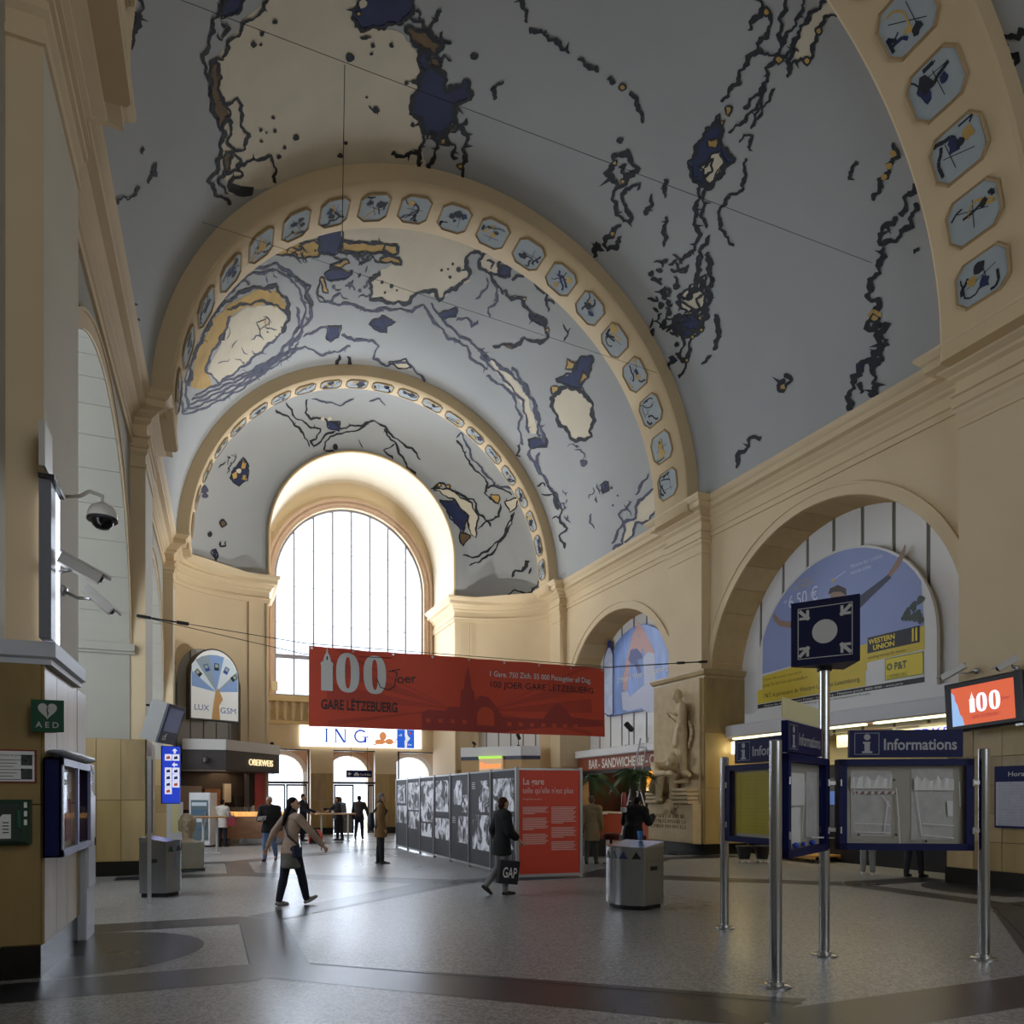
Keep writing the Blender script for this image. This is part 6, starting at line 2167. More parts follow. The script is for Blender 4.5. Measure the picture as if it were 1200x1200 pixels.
# near bay -----------------------------------------------------------------------------------------
PX.F([(312, 0), (284, 25), (252, 72), (262, 150), (258, 190), (268, 228), (300, 222), (350, 212), (420, 205), (500, 205), (492, 150), (486, 110), (498, 75), (470, 38), (420, 25), (418, 0), (440, -60), (380, -120), (330, -60)], 'c', off=.003)
Z = Zm(0, 0, 1 / 3)
Z.S([(330, 0), (345, 60), (360, 130), (350, 180), (362, 240), (368, 300)], 12)
Z.S([(430, -20), (415, 60), (418, 120), (432, 158), (455, 160), (472, 120), (488, 70), (496, 10), (480, -30)], 13)
Z.S([(450, 10), (445, 60), (470, 40), (480, 90), (460, 120)], 10)
Z.S([(830, -60), (790, 0), (750, 70), (735, 150), (710, 210), (725, 250), (740, 300), (740, 360), (760, 420), (785, 460), (775, 520), (765, 590), (735, 640), (760, 680), (790, 700), (810, 718)], 12)
Z.S([(970, -30), (930, 10), (905, 60), (860, 70), (845, 110), (800, 150), (785, 210), (760, 200), (735, 230)], 10)
Z.F([(775, -40), (870, -40), (845, 30), (815, 55), (780, 60)], 'b', 8)
Z.F([(742, 225), (770, 225), (770, 330), (805, 390), (800, 420), (775, 450), (750, 400), (738, 300)], 'o', 9)
Z.S([(770, 350), (800, 362), (830, 350), (850, 370), (845, 430), (870, 480), (860, 520), (820, 530), (800, 500), (815, 430), (790, 410)], 10)
Z.S([(775, 80), (800, 100), (780, 140), (760, 120)], 9)
Z.F([(790, 530), (812, 535), (808, 590), (785, 612)], 'o', 7)
Z.S([(815, 530), (845, 560), (835, 600), (790, 610), (765, 640), (800, 680)], 9)
Z.S([(800, 640), (850, 615), (832, 580), (900, 560), (950, 550), (970, 590), (958, 618), (968, 642)], 9)
Z.F([(800, 640), (850, 655), (890, 660), (885, 690), (850, 695), (800, 672)], 'k')
for x, y, r in ((890, 155, 11), (920, 117, 9), (1040, 482, 13), (915, 455, 7), (965, 458, 7), (935, 465, 5), (918, 495, 6), (1000, 518, 7), (960, 412, 7), (980, 550, 8), (915, 155, 6), (1195, 545, 10), (965, 75, 9)): Z.D(x, y, r)
Z.S([(392, 700), (405, 735), (410, 700), (430, 690), (445, 705), (470, 680), (488, 655)], 8)
Z.S([(520, 645), (535, 590), (548, 570), (545, 615), (530, 610)], 7)
Z.S([(500, 515), (497, 542)], 9)
Z.S([(470, 1065), (480, 1110), (475, 1150), (492, 1185)], 14)
Z.S([(335, 415), (332, 445)], 8)
Z = Zm(400, 0, 1 / 3)
Z.F([(40, 50), (75, -20), (265, -20), (240, 60), (200, 80), (130, 95), (80, 102), (50, 90)], 'b', 12)
Z.D(60, 45, 12, 'k', 'g'); Z.D(75, 10, 16, 'c')
Z.F([(222, 92), (290, 108), (352, 160), (335, 195), (280, 172), (240, 132)], 'o', 12)
Z.F([(270, 170), (310, 190), (305, 230), (355, 250), (372, 320), (442, 282), (458, 330), (432, 362), (395, 370), (408, 420), (360, 475), (300, 470), (280, 430), (240, 380), (260, 330), (280, 270)], 'b', 14)
Z.F([(315, 200), (345, 200), (345, 235), (315, 235)], 'o', 8)
Z.S([(240, 60), (275, 75), (310, 112), (330, 60), (350, 35)], 13); Z.S([(262, 30), (285, 80)], 12); Z.S([(300, 110), (360, 150), (388, 150)], 12)
Z.S([(345, 222), (365, 200), (388, 212)], 10); Z.S([(355, 110), (345, 140), (385, 150)], 10)
Z.S([(300, 490), (320, 460), (340, 520), (310, 580), (312, 600)], 11); Z.S([(290, 470), (285, 500), (268, 560), (275, 595)], 12)
Z.S([(345, 460), (375, 500), (400, 505), (390, 545), (410, 555)], 10); Z.S([(440, 415), (425, 440), (440, 480), (432, 540), (430, 590), (422, 628)], 13)
Z.F([(343, 480), (372, 470), (375, 508), (345, 508)], 'g', 8); Z.F([(385, 428), (408, 428), (402, 465), (378, 465)], 'g', 8); Z.D(418, 582, 13, 'k', 'g')
Z.S([(175, 540), (220, 546), (250, 540), (275, 532)], 13)
for p in ([(640, -30), (640, 20), (652, 78)], [(660, 98), (720, 122), (760, 150), (802, 186)], [(830, 205), (870, 230), (905, 252)], [(935, 275), (965, 290)], [(1015, 320), (1045, 370), (1060, 432)]): Z.S(p, 14)
Z.D(990, 305, 15, 'k', 'g'); Z.D(467, 196, 15); Z.S([(525, 318), (545, 295), (572, 285)], 12); Z.S([(540, 300), (537, 350)], 11)
Z.D(980, 492, 14)
Z.S([(975, 540), (1015, 548), (1035, 590), (1010, 625), (985, 650), (955, 640), (945, 605), (952, 565), (975, 540)], 19)
Z.S([(975, 590), (1000, 580), (985, 610)], 10); Z.D(962, 572, 12, 'k', 'g'); Z.D(990, 636, 12, 'k', 'g')
Z.S([(965, 655), (955, 700), (970, 745), (992, 780), (1022, 765), (1008, 738), (985, 705), (1002, 660), (1045, 650), (1042, 668)], 12)
Z.S([(985, 790), (955, 815), (930, 840), (935, 882), (968, 860), (985, 830)], 15); Z.D(955, 820, 13, 'k', 'g')
Z.S([(925, 880), (900, 860), (888, 905)], 14)
Z.S([(1137, 628), (1142, 660), (1138, 695)], 12); Z.S([(1092, 680), (1085, 725), (1068, 756)], 13); Z.S([(1142, 760), (1138, 810), (1135, 868)], 11)
Z.scatter(1090, 900, 1200, 1180, 14, 11)
for x, y, r in ((110, 158, 9), (175, 158, 9), (85, 130, 8), (105, 188, 6), (255, 285, 9), (228, 290, 8), (88, 340, 6), (120, 385, 13), (250, 438, 8), (15, 500, 8), (28, 200, 16)): Z.D(x, y, r)
Z.D(28, 200, 10, 'g'); Z.S([(95, 370), (128, 400)], 8); Z.S([(65, 130), (105, 128)], 7)
Z = Zm(800, 0, 1 / 3)
Z.F([(520, 0), (545, 40), (500, 65), (470, 110), (455, 200), (400, 205), (392, 150), (450, 60)], 'c', off=.004)
Z.S([(250, -20), (300, 40), (312, 92), (250, 182), (215, 232), (190, 292), (135, 357)], 14); Z.S([(285, 20), (230, 105)], 16)
Z.S([(375, -20), (345, 70), (345, 180), (300, 242), (290, 300), (215, 382)], 13)
Z.S([(440, -20), (400, 80), (360, 130), (340, 200)], 11); Z.S([(525, -20), (450, 50), (400, 130), (380, 200), (370, 272)], 14)
Z.S([(560, 40), (500, 62), (472, 110), (455, 192), (440, 212), (390, 212)], 12)
Z.S([(245, 190), (300, 185), (340, 205), (390, 175), (410, 180)], 12)
Z.S([(290, 300), (270, 380), (240, 452)], 9); Z.S([(325, 310), (262, 420)], 8); Z.S([(160, 465), (200, 440), (280, 350)], 10); Z.S([(200, 500), (215, 470), (240, 480), (235, 525)], 9)
for x, y in ((295, 40), (340, 208), (440, 212), (480, 108)): Z.D(x, y, 18, 'k', 'g')
Z.F([(20, 585), (60, 495), (130, 405), (140, 520), (185, 555), (150, 590), (100, 660), (60, 650), (30, 620)], 'b', 12)
Z.F([(65, 590), (100, 545), (135, 530), (150, 580), (95, 655)], 'c', 8, off=.010)
for q in ([(90, 490), (125, 485), (120, 520), (92, 520)], [(130, 590), (152, 572), (140, 620), (105, 640)], [(155, 370), (172, 375), (165, 410), (150, 400)], [(130, 425), (150, 420), (140, 448)]): Z.F(q, 'g', 6, off=.011)
Z.S([(75, 590), (110, 555), (100, 600), (70, 630)], 9)
Z.S([(60, 655), (42, 770), (60, 840), (20, 900), (-10, 910)], 12); Z.S([(78, 655), (70, 762), (85, 802)], 10); Z.S([(95, 825), (65, 880), (60, 945)], 11)
Z.S([(222, 555), (215, 662), (150, 702), (125, 762), (150, 832), (182, 864)], 11)
Z.S([(90, 900), (102, 985), (85, 1095), (60, 1160)], 16); Z.S([(60, 940), (60, 1010), (20, 1050), (-20, 1040)], 13)
Z.F([(30, 1000), (70, 990), (80, 1080), (20, 1100), (-20, 1060)], 'c', 10); Z.F([(-30, 1110), (50, 1105), (72, 1150), (20, 1185), (-30, 1170)], 'b', 10)
Z.S([(740, 500), (755, 530), (742, 560), (710, 622), (670, 705)], 17)
for x, y in ((742, 540), (726, 582), (710, 620)): Z.D(x, y, 12, 'g')
Z.S([(612, 565), (598, 600), (583, 626)], 14); Z.S([(860, 615), (790, 690), (772, 762)], 16)
Z.S([(825, 712), (800, 790), (740, 852), (700, 852), (690, 820), (755, 762)], 16)
Z.S([(708, 868), (695, 940), (655, 1010), (658, 1050), (692, 1070), (685, 1100), (650, 1130), (662, 1155), (700, 1150), (712, 1205)], 19)
Z.D(676, 1118, 20, 'k', 'g'); Z.S([(832, 870), (815, 892)], 13)
Z.S([(1095, 212), (1130, 140), (1205, 108)], 24); Z.S([(1130, 340), (1150, 262), (1180, 185), (1125, 235)], 22); Z.S([(112, 1105), (128, 1140), (125, 1192)], 11)
Z = Zm(780, 360, .35)
Z.S([(715, 0), (690, 40), (740, 60), (712, 100), (715, 150), (655, 195), (622, 270), (612, 348)], 18); Z.S([(738, 115), (720, 165), (690, 215), (708, 260), (685, 302)], 18)
Z.D(700, 25, 20, 'g'); Z.F([(640, 190), (668, 175), (662, 220), (640, 222)], 'b'); Z.S([(655, 250), (655, 290)], 18)
Z.S([(400, 222), (415, 245), (398, 285), (382, 262), (400, 240)], 14); Z.D(393, 268, 8, 'g'); Z.S([(322, 435), (285, 440), (268, 480), (240, 500), (238, 540)], 12)
Z = Zm(600, 300, .25)
Z.S([(920, -20), (938, 100), (920, 185), (915, 252), (880, 275)], 15); Z.S([(885, -20), (865, 60), (870, 130), (825, 205)], 14)
Z.F([(870, 110), (905, 95), (910, 160), (870, 200), (880, 250), (830, 240), (775, 190), (820, 195)], 'c', 9)
Z.F([(765, 292), (830, 270), (895, 312), (890, 345), (830, 348), (790, 320)], 'b', 10)
Z.S([(765, 292), (720, 290), (735, 250), (720, 240)], 11); Z.S([(790, 320), (740, 320), (705, 345)], 11)
Z.scatter(625, 0, 760, 340, 24, 12); Z.scatter(735, 340, 810, 500, 9, 13)
Z.S([(890, 345), (845, 382), (828, 440), (822, 500), (785, 572)], 13); Z.S([(800, 350), (805, 400), (790, 470), (800, 500)], 13); Z.S([(735, 475), (770, 490), (750, 505)], 16)
for x, y in ((883, 290), (848, 378), (822, 488), (890, 345)): Z.D(x, y, 12, 'k', 'g')
Z.S([(952, 272), (972, 345), (965, 400), (945, 442)], 15); Z.S([(935, 465), (915, 480), (888, 508)], 11); Z.S([(770, 30), (790, 75), (820, 70), (830, 40)], 11)
# middle bay ----------------------------------------------------------------------------------------
Z = Zm(400, 220, .25)
Z.F([(-200, 130), (20, 130), (300, 150), (625, 235), (660, 290), (590, 320), (600, 440), (540, 470), (460, 520), (370, 480), (300, 540), (150, 520), (140, 440), (190, 380), (280, 350), (270, 280), (0, 235), (-200, 250)], 'c', off=.003)
Z.S([(662, 250), (640, 300), (580, 320), (600, 400), (568, 450), (520, 470), (460, 525), (440, 490), (380, 480), (340, 510), (300, 545), (220, 535), (140, 520), (135, 440), (180, 390)], 15)
Z.F([(-400, 40), (-380, 10), (-260, 20), (-130, 10), (-110, 80), (-240, 85), (-300, 70), (-390, 70)], 'g', 10) if False else None
Z.F([(0, 252), (200, 258), (270, 278), (266, 312), (200, 312), (180, 302), (0, 302)], 'g', 10); Z.F([(180, 330), (230, 318), (272, 330), (276, 358), (190, 346)], 'g', 10); Z.F([(195, 290), (245, 312), (200, 322)], 'b', 6, off=.01)
Z.S([(0, 300), (60, 318), (130, 310), (170, 345), (200, 350)], 10); Z.S([(90, 330), (110, 345), (130, 320), (80, 360)], 10); Z.S([(90, 400), (80, 420)], 10)
Z.S([(0, 540), (60, 545), (110, 576), (210, 566), (330, 576), (390, 546), (412, 602), (460, 652), (500, 702), (590, 742), (600, 792), (682, 852)], 9, 's')
Z.S([(420, 540), (470, 612), (540, 682), (620, 732), (700, 812)], 9, 's'); Z.F([(455, 592), (540, 560), (535, 602), (480, 612)], 'b', 8); Z.S([(540, 620), (590, 605), (610, 650), (640, 620)], 10, 's')
Z.F([(640, 342), (700, 288), (750, 320), (735, 400), (690, 402), (655, 372)], 'c', 12); Z.F([(730, 358), (790, 370), (792, 420), (740, 412)], 'b', 9); Z.S([(680, 340), (720, 350), (700, 380)], 8)
Z.S([(800, 432), (860, 402), (920, 412), (970, 470), (1055, 525)], 15); Z.F([(900, 420), (935, 425), (975, 472), (950, 490), (905, 455)], 'g', 8, off=.01); Z.S([(960, 490), (970, 580)], 12); Z.S([(960, 520), (1000, 545)], 12)
Z.S([(760, 480), (800, 522), (850, 520), (870, 570), (900, 600), (950, 622), (970, 690), (930, 732), (860, 702), (840, 732), (710, 742)], 14); Z.F([(880, 590), (950, 605), (945, 642), (890, 625)], 'b', 8); Z.D(860, 520, 11, 'k', 'g'); Z.D(968, 665, 12, 'k', 'g'); Z.F([(765, 730), (815, 735), (800, 752), (770, 745)], 'g', 6)
Z.S([(680, 420), (685, 470), (630, 520)], 9, 's'); Z.S([(720, 450), (735, 530), (690, 562), (697, 605)], 9, 's'); Z.S([(690, 400), (760, 500)], 11)
Z.F([(130, 640), (190, 600), (255, 630), (210, 650), (215, 680), (180, 675)], 'b', 5)
Z.F([(690, 800), (780, 870), (862, 950), (892, 1040), (925, 1155), (885, 1155), (840, 1000), (740, 880)], 'c', off=.004)
Z.S([(640, 760), (740, 832), (830, 900), (900, 1000), (930, 1100), (952, 1195)], 12, 's'); Z.S([(680, 880), (800, 960), (840, 1072), (832, 1140), (852, 1205)], 9, 's'); Z.S([(650, 790), (760, 890), (850, 1000), (880, 1150)], 9, 's')
Z.F([(980, 980), (1060, 930), (1150, 970), (1182, 1042), (1172, 1162), (1100, 1192), (1010, 1082)], 'c', 15); Z.F([(1005, 895), (1080, 870), (1130, 785), (1178, 790), (1172, 850), (1120, 942), (1060, 932)], 'b', 10)
Z.F([(1060, 800), (1100, 822), (1080, 850), (1050, 850)], 'g', 7, off=.011); Z.F([(1130, 855), (1155, 890), (1110, 922), (1125, 890)], 'g', 7, off=.011); Z.F([(985, 930), (1020, 935), (1020, 970), (990, 965)], 'g', 7, off=.011)
Z.S([(1040, 640), (1060, 680), (1045, 717)], 7); Z.S([(1060, 680), (1075, 655)], 7)
Z.S([(0, 690), (60, 712), (140, 712), (172, 742), (150, 800), (210, 832), (300, 812), (340, 852), (380, 882), (388, 935)], 9, 's'); Z.F([(220, 815), (300, 805), (330, 845), (270, 845)], 'c', 6)
for x, y, r in ((470, 385, 7), (522, 355, 7), (548, 382, 13), (510, 418, 8), (500, 380, 6), (235, 460, 10), (290, 165, 11), (265, 185, 5), (205, 490, 6), (260, 480, 5), (190, 440, 9)): Z.D(x, y, r)
Z = Zm(150, 220, .25, .85)
Z.F([(640, 282), (660, 238), (750, 262), (870, 250), (902, 262), (890, 322), (820, 328), (740, 312), (660, 312)], 'g', 10); Z.F([(900, 198), (1000, 196), (1008, 272), (960, 322), (888, 292)], 'b', 10); Z.F([(1000, 250), (1200, 265), (1200, 305), (1060, 300), (985, 300)], 'g', 9)
Z.scatter(660, 215, 880, 310, 16, 8); Z.D(810, 225, 9); Z.D(765, 215, 10)
Z.S([(960, 320), (1000, 340), (950, 370), (980, 385)], 9); Z.F([(945, 360), (1030, 335), (1040, 352), (970, 382)], 'g', 7); Z.F([(918, 402), (960, 370), (1052, 402), (1010, 432), (930, 432)], 'b', 7)
Z.F([(900, 420), (922, 425), (935, 490), (912, 488)], 'g', 7); Z.S([(880, 490), (900, 532), (1000, 547), (1060, 547), (1110, 577), (1200, 577)], 8, 's'); Z.S([(895, 430), (890, 500), (930, 540)], 8); Z.scatter(950, 450, 1130, 520, 14, 8, 's'); Z.scatter(1040, 320, 1130, 400, 6, 9)
Z.F([(375, 862), (400, 790), (450, 700), (480, 610), (560, 560), (680, 550), (745, 600), (722, 672), (600, 790), (432, 915)], 'c', 0)
Z.F([(292, 930), (310, 800), (400, 622), (470, 550), (600, 480), (700, 480), (742, 540), (736, 575), (640, 545), (540, 560), (480, 602), (440, 700), (380, 790), (370, 870), (392, 932), (340, 945)], 'g', 0)
for off_, w_, ky in ((0, 15, 's'), (26, 11, 's')):
    Z.S([(255 + off_, 1060 - off_), (240 + off_, 900), (260 + off_, 760 + off_ * .3), (330 + off_, 620 + off_), (420 + off_, 500 + off_), (560, 382 + off_), (700, 360 + off_), (780, 415 + off_), (840 - off_, 480 + off_), (862 - off_, 590), (810 - off_, 680), (742 - off_, 770), (600 - off_, 880)], w_, ky)
Z.S([(285, 930), (300, 800), (330, 740), (420, 560), (560, 472), (690, 462), (755, 545), (750, 620), (722, 680)], 16, 'k'); Z.S([(460, 570), (540, 545), (640, 530), (740, 575), (752, 620)], 13, 'k'); Z.S([(480, 600), (440, 700), (380, 790), (365, 860), (430, 915), (560, 820), (722, 680)], 11, 's')
Z.F([(430, 690), (455, 680), (450, 712), (425, 715)], 'b', 6); Z.F([(600, 630), (650, 612), (672, 630), (620, 662)], 'g', 4); Z.scatter(460, 600, 720, 860, 16, 5, 's')
for k in range(5): Z.S([(255 + k * 14, 1062 - k * 22), (330 + k * 8, 1045 - k * 24), (440, 992 - k * 20), (540, 940 - k * 16), (640, 852 - k * 8), (762 + k * 8, 762 - k * 4)], 8, 's')
Z.scatter(190, 490, 350, 760, 20, 8, 's'); Z.scatter(420, 400, 700, 460, 8, 8, 's'); Z.S([(745, 400), (800, 430), (850, 460), (830, 500), (862, 560)], 12); Z.F([(830, 490), (850, 500), (868, 550), (850, 560)], 'g', 6)
Z.S([(820, 700), (890, 662), (940, 652)], 9, 's'); Z.F([(925, 700), (940, 650), (1000, 645), (985, 700), (950, 720)], 'b', 6); Z.S([(760, 780), (830, 742), (900, 782), (980, 770), (1040, 740)], 9, 's'); Z.S([(990, 780), (980, 832), (1002, 862)], 12); Z.S([(1028, 790), (1042, 820), (1052, 858)], 13); Z.S([(1000, 690), (1060, 715), (1110, 710)], 9, 's'); Z.F([(1128, 640), (1145, 622), (1200, 610), (1200, 670), (1160, 650)], 'b', 5)
Z.S([(800, 720), (780, 760), (740, 800), (600, 890)], 8, 's'); Z.S([(790, 560), (805, 620), (785, 680)], 12, 's')
Z = Zm(600, 300, .25)
Z.F([(75, 860), (162, 850), (160, 892), (90, 902)], 'b', 8); Z.S([(0, 520), (60, 602), (110, 702), (130, 852)], 11, 's'); Z.S([(90, 902), (80, 930), (120, 1002), (160, 1052), (200, 1110), (232, 1175)], 10, 's'); Z.S([(130, 920), (110, 960), (140, 1020)], 12, 's')
Z.D(335, 968, 18, 's'); Z.scatter(290, 890, 325, 930, 4, 7, 's'); Z.F([(420, 1070), (450, 1060), (455, 1100), (430, 1110)], 'b', 8); Z.scatter(375, 1050, 530, 1190, 8, 7, 's'); Z.S([(35, 880), (25, 930), (40, 940)], 10)
Z.S([(640, 1020), (610, 1070), (580, 1120)], 9, 's'); Z.S([(120, 1080), (145, 1060), (155, 1080)], 11); Z.S([(140, 1115), (190, 1120), (220, 1190)], 10)
Z = Zm(640, 560, .18333)
Z.F([(700, 30), (770, 60), (742, 150), (655, 272), (572, 302), (540, 382), (500, 425), (500, 300), (580, 250), (590, 150), (650, 110)], 'c', off=.004)
Z.S([(720, -30), (690, 60), (650, 112), (590, 142), (570, 252), (500, 292), (490, 422), (440, 432), (430, 490), (340, 552)], 15, 's'); Z.S([(780, 30), (742, 152), (660, 272), (580, 292), (540, 382), (500, 432), (490, 472)], 13, 's'); Z.S([(550, 150), (470, 232), (490, 290), (420, 422)], 11, 's'); Z.F([(340, 550), (360, 510), (420, 490), (440, 480), (400, 520)], 'b', 4)
Z.S([(0, 20), (60, 112), (100, 202), (80, 252), (130, 322), (90, 372), (120, 452)], 13); Z.S([(290, 230), (280, 290), (310, 325)], 9, 's'); Z.S([(40, 260), (70, 240), (80, 260)], 11); Z.scatter(95, 60, 140, 270, 8, 7, 's')
# far bay -------------------------------------------------------------------------------------------
Z = Zm(200, 430, .25, .72)
Z.S([(490, 200), (560, 242), (610, 302), (640, 340), (650, 375)], 11); Z.S([(540, 165), (580, 232), (660, 282), (700, 292), (682, 342), (650, 345), (670, 370), (700, 350)], 10); Z.S([(640, 150), (630, 212), (660, 242), (730, 242), (800, 287), (900, 270), (960, 250), (1010, 290), (1060, 342), (1130, 382), (1172, 435)], 11)
Z.S([(660, 150), (720, 160), (790, 180), (860, 150)], 8, 's'); Z.S([(930, 160), (980, 150), (1010, 180)], 8, 's')
Z.F([(725, 248), (790, 258), (792, 302), (740, 287)], 'b', 7); Z.D(712, 243, 10, 'c'); Z.D(745, 243, 10, 'c'); Z.S([(690, 365), (720, 322), (772, 300)], 10); Z.S([(720, 392), (722, 350), (780, 312), (860, 302), (930, 266)], 9); Z.S([(1000, 290), (1060, 372), (1100, 452), (1148, 508)], 13); Z.S([(1050, 360), (1000, 390), (1042, 432)], 10); Z.D(772, 376, 15); Z.S([(880, 340), (900, 380)], 8); Z.S([(720, 390), (770, 400)], 10)
Z.F([(290, 482), (340, 428), (367, 462), (358, 532), (320, 557), (275, 522)], 'b', 8); Z.F([(335, 440), (358, 450), (350, 480), (330, 475)], 'g', 5, off=.01); Z.F([(285, 500), (310, 490), (315, 520), (290, 530)], 'g', 5, off=.01); Z.D(318, 488, 12, 'c'); Z.F([(335, 505), (355, 500), (350, 530), (335, 530)], 'g', 5, off=.01)
Z.scatter(240, 400, 300, 480, 7, 6)
Z.D(155, 575, 22, 's'); Z.D(160, 605, 14, 's'); Z.D(245, 735, 20, 'k', 'o'); Z.D(182, 785, 13); Z.S([(235, 818), (235, 840), (258, 838), (258, 815)], 9); Z.F([(190, 860), (210, 855), (218, 890), (212, 912), (195, 885)], 'b', 9); Z.S([(60, 780), (85, 820), (92, 860)], 8, 's')
Z = Zm(450, 430, .25, .72)
Z.S([(340, 332), (362, 310), (390, 362), (410, 422), (470, 492), (520, 552), (600, 572), (640, 612)], 11, 's'); Z.S([(340, 342), (380, 402), (400, 452), (450, 502), (490, 542), (470, 590), (520, 630)], 10); Z.S([(220, 572), (260, 545), (300, 562), (360, 602), (420, 622), (440, 682), (480, 722), (540, 702), (545, 642)], 11)
Z.F([(260, 622), (330, 630), (392, 702), (372, 775), (330, 732)], 'b', 9); Z.F([(235, 575), (300, 568), (360, 610), (410, 640), (440, 700), (430, 800), (400, 780), (395, 700), (330, 625)], 'c', 8); Z.F([(500, 598), (540, 600), (538, 642), (510, 632)], 'g', 8); Z.F([(360, 770), (405, 790), (370, 842), (355, 800)], 'o', 8); Z.D(260, 555, 12, 'k', 'g'); Z.D(300, 560, 12, 'k', 'g')
Z.S([(612, 682), (580, 772), (520, 832), (440, 892), (370, 882)], 11); Z.S([(600, 690), (560, 802), (500, 882), (400, 932)], 11); Z.F([(565, 630), (640, 612), (615, 660), (590, 682)], 'c', 9); Z.S([(480, 570), (500, 560), (560, 570), (600, 600)], 10)
Z.S([(600, 985), (620, 960), (645, 952), (682, 910)], 20); Z.S([(680, 970), (690, 942)], 18); Z.S([(550, 1112), (575, 1070), (612, 1050), (690, 1062), (740, 982), (770, 910)], 10); Z.S([(620, 1102), (650, 1080), (705, 1072), (760, 962)], 9); Z.S([(440, 760), (480, 720), (500, 750)], 10)
MM = {'k': (INK, 'mural_outline'), 's': (INKG, 'mural_slate_outline'), 'b': (INKB, 'mural_blue_patch'), 'g': (GOLD, 'mural_ochre_patch'), 'o': (mat('mural_brown', '#6b5433', .75, var=.15), 'mural_brown_patch'), 'c': (CREAMP, 'mural_cream_patch')}
for key, g in MUR.items():
    obj(MM[key][1], g, MM[key][0], ceiling, kind='stuff')
print('mural tris', sum(len(g.f) for g in MUR.values()))
# ------------------------------------------------------------------ people: one continuous body grown from tapered volumes, clothes and hair as children
SKIN = mat('skin', '#b5876c', .55)
SKIN2 = mat('skin_pale', '#c79a80', .55)
EYE_W = mat('eye', '#1d1512', .3)
LIP = mat('lips', '#8a4f48', .5)
LATER = []


def rotx(v, a):
    c, s = math.cos(a), math.sin(a)
    return A((v[0], v[1] * c - v[2] * s, v[1] * s + v[2] * c))


def rotz(v, a):
    c, s = math.cos(a), math.sin(a)
    return A((v[0] * c - v[1] * s, v[0] * s + v[1] * c, v[2]))


def skeleton(H, pose):
    """joints in local space: x to the person's right, y forward, z up; feet on z=0"""
    J = {}
    rad = math.radians
    lean = rad(pose.get('lean', 0))
    up = A((0, math.sin(lean), math.cos(lean)))
    tw = rad(pose.get('twist', 0))
    P = A((0, 0, 0.))
    J['pelvis'] = P
    J['waist'] = P + up * .10 * H
    J['chest'] = P + up * .21 * H + A((0, .005, 0)) * H
    J['neck'] = P + up * .305 * H
    hl = rad(pose.get('head_pitch', 0)) + lean * .6
    hup = A((0, math.sin(hl), math.cos(hl)))
    J['head'] = J['neck'] + A((0, .012, 0)) * H + hup * .088 * H
    J['hup'] = hup
    hy = rad(pose.get('head_yaw', 0))
    J['hf'] = rotz(A((0, math.cos(hl), -math.sin(hl))), hy)
    sw = pose.get('shoulder', .108) * H
    for sd, s in (('R', 1), ('L', -1)):
        sh = J['neck'] - up * .035 * H + rotz(A((s * sw, 0, 0)), tw)
        J['sh' + sd] = sh
        sg, ab, el, inw = pose.get('arm' + sd, (0, 8, 10, 0))
        d = rotx(A((0, 0, -1.)), rad(sg))
        d = unit(d + A((s * math.tan(rad(ab)), 0, 0)))
        J['el' + sd] = sh + d * .172 * H
        d2 = rotx(A((0, 0, -1.)), rad(sg + el))
        d2 = unit(d2 + A((-s * math.tan(rad(inw)) + s * math.tan(rad(ab)) * .4, 0, 0)))
        J['wr' + sd] = J['el' + sd] + d2 * .148 * H
        J['fd' + sd] = d2
        th, kn, fp = pose.get('leg' + sd, (0, 0, 0))
        hp = P + A((s * .05 * H, 0, -.02 * H))
        J['hip' + sd] = hp
        t1 = rotx(A((s * .03, 0, -1.)), rad(th))
        J['kn' + sd] = hp + t1 * .245 * H
        t2 = rotx(A((s * .0, 0, -1.)), rad(th - kn))
        J['an' + sd] = J['kn' + sd] + t2 * .235 * H
        J['fp' + sd] = rotz(A((0, math.cos(rad(fp)), math.sin(rad(fp)))), -s * rad(pose.get('toe', 6)))
        J['sole' + sd] = J['an' + sd] + A((0, 0, -.038 * H))
    low = min(min(J['an' + q][2] - .038 * H * max(.6, J['fp' + q][1]) + min(0, J['fp' + q][2] * .11 * H) for q in 'RL'), 99)
    if pose.get('seat') is None:
        sh = A((0, 0, -low))
    else:
        sh = A((0, 0, pose['seat']))
    for k in list(J):
        if k[:2] in ('hu', 'hf', 'fd', 'fp'): continue
        J[k] = J[k] + sh
    return J


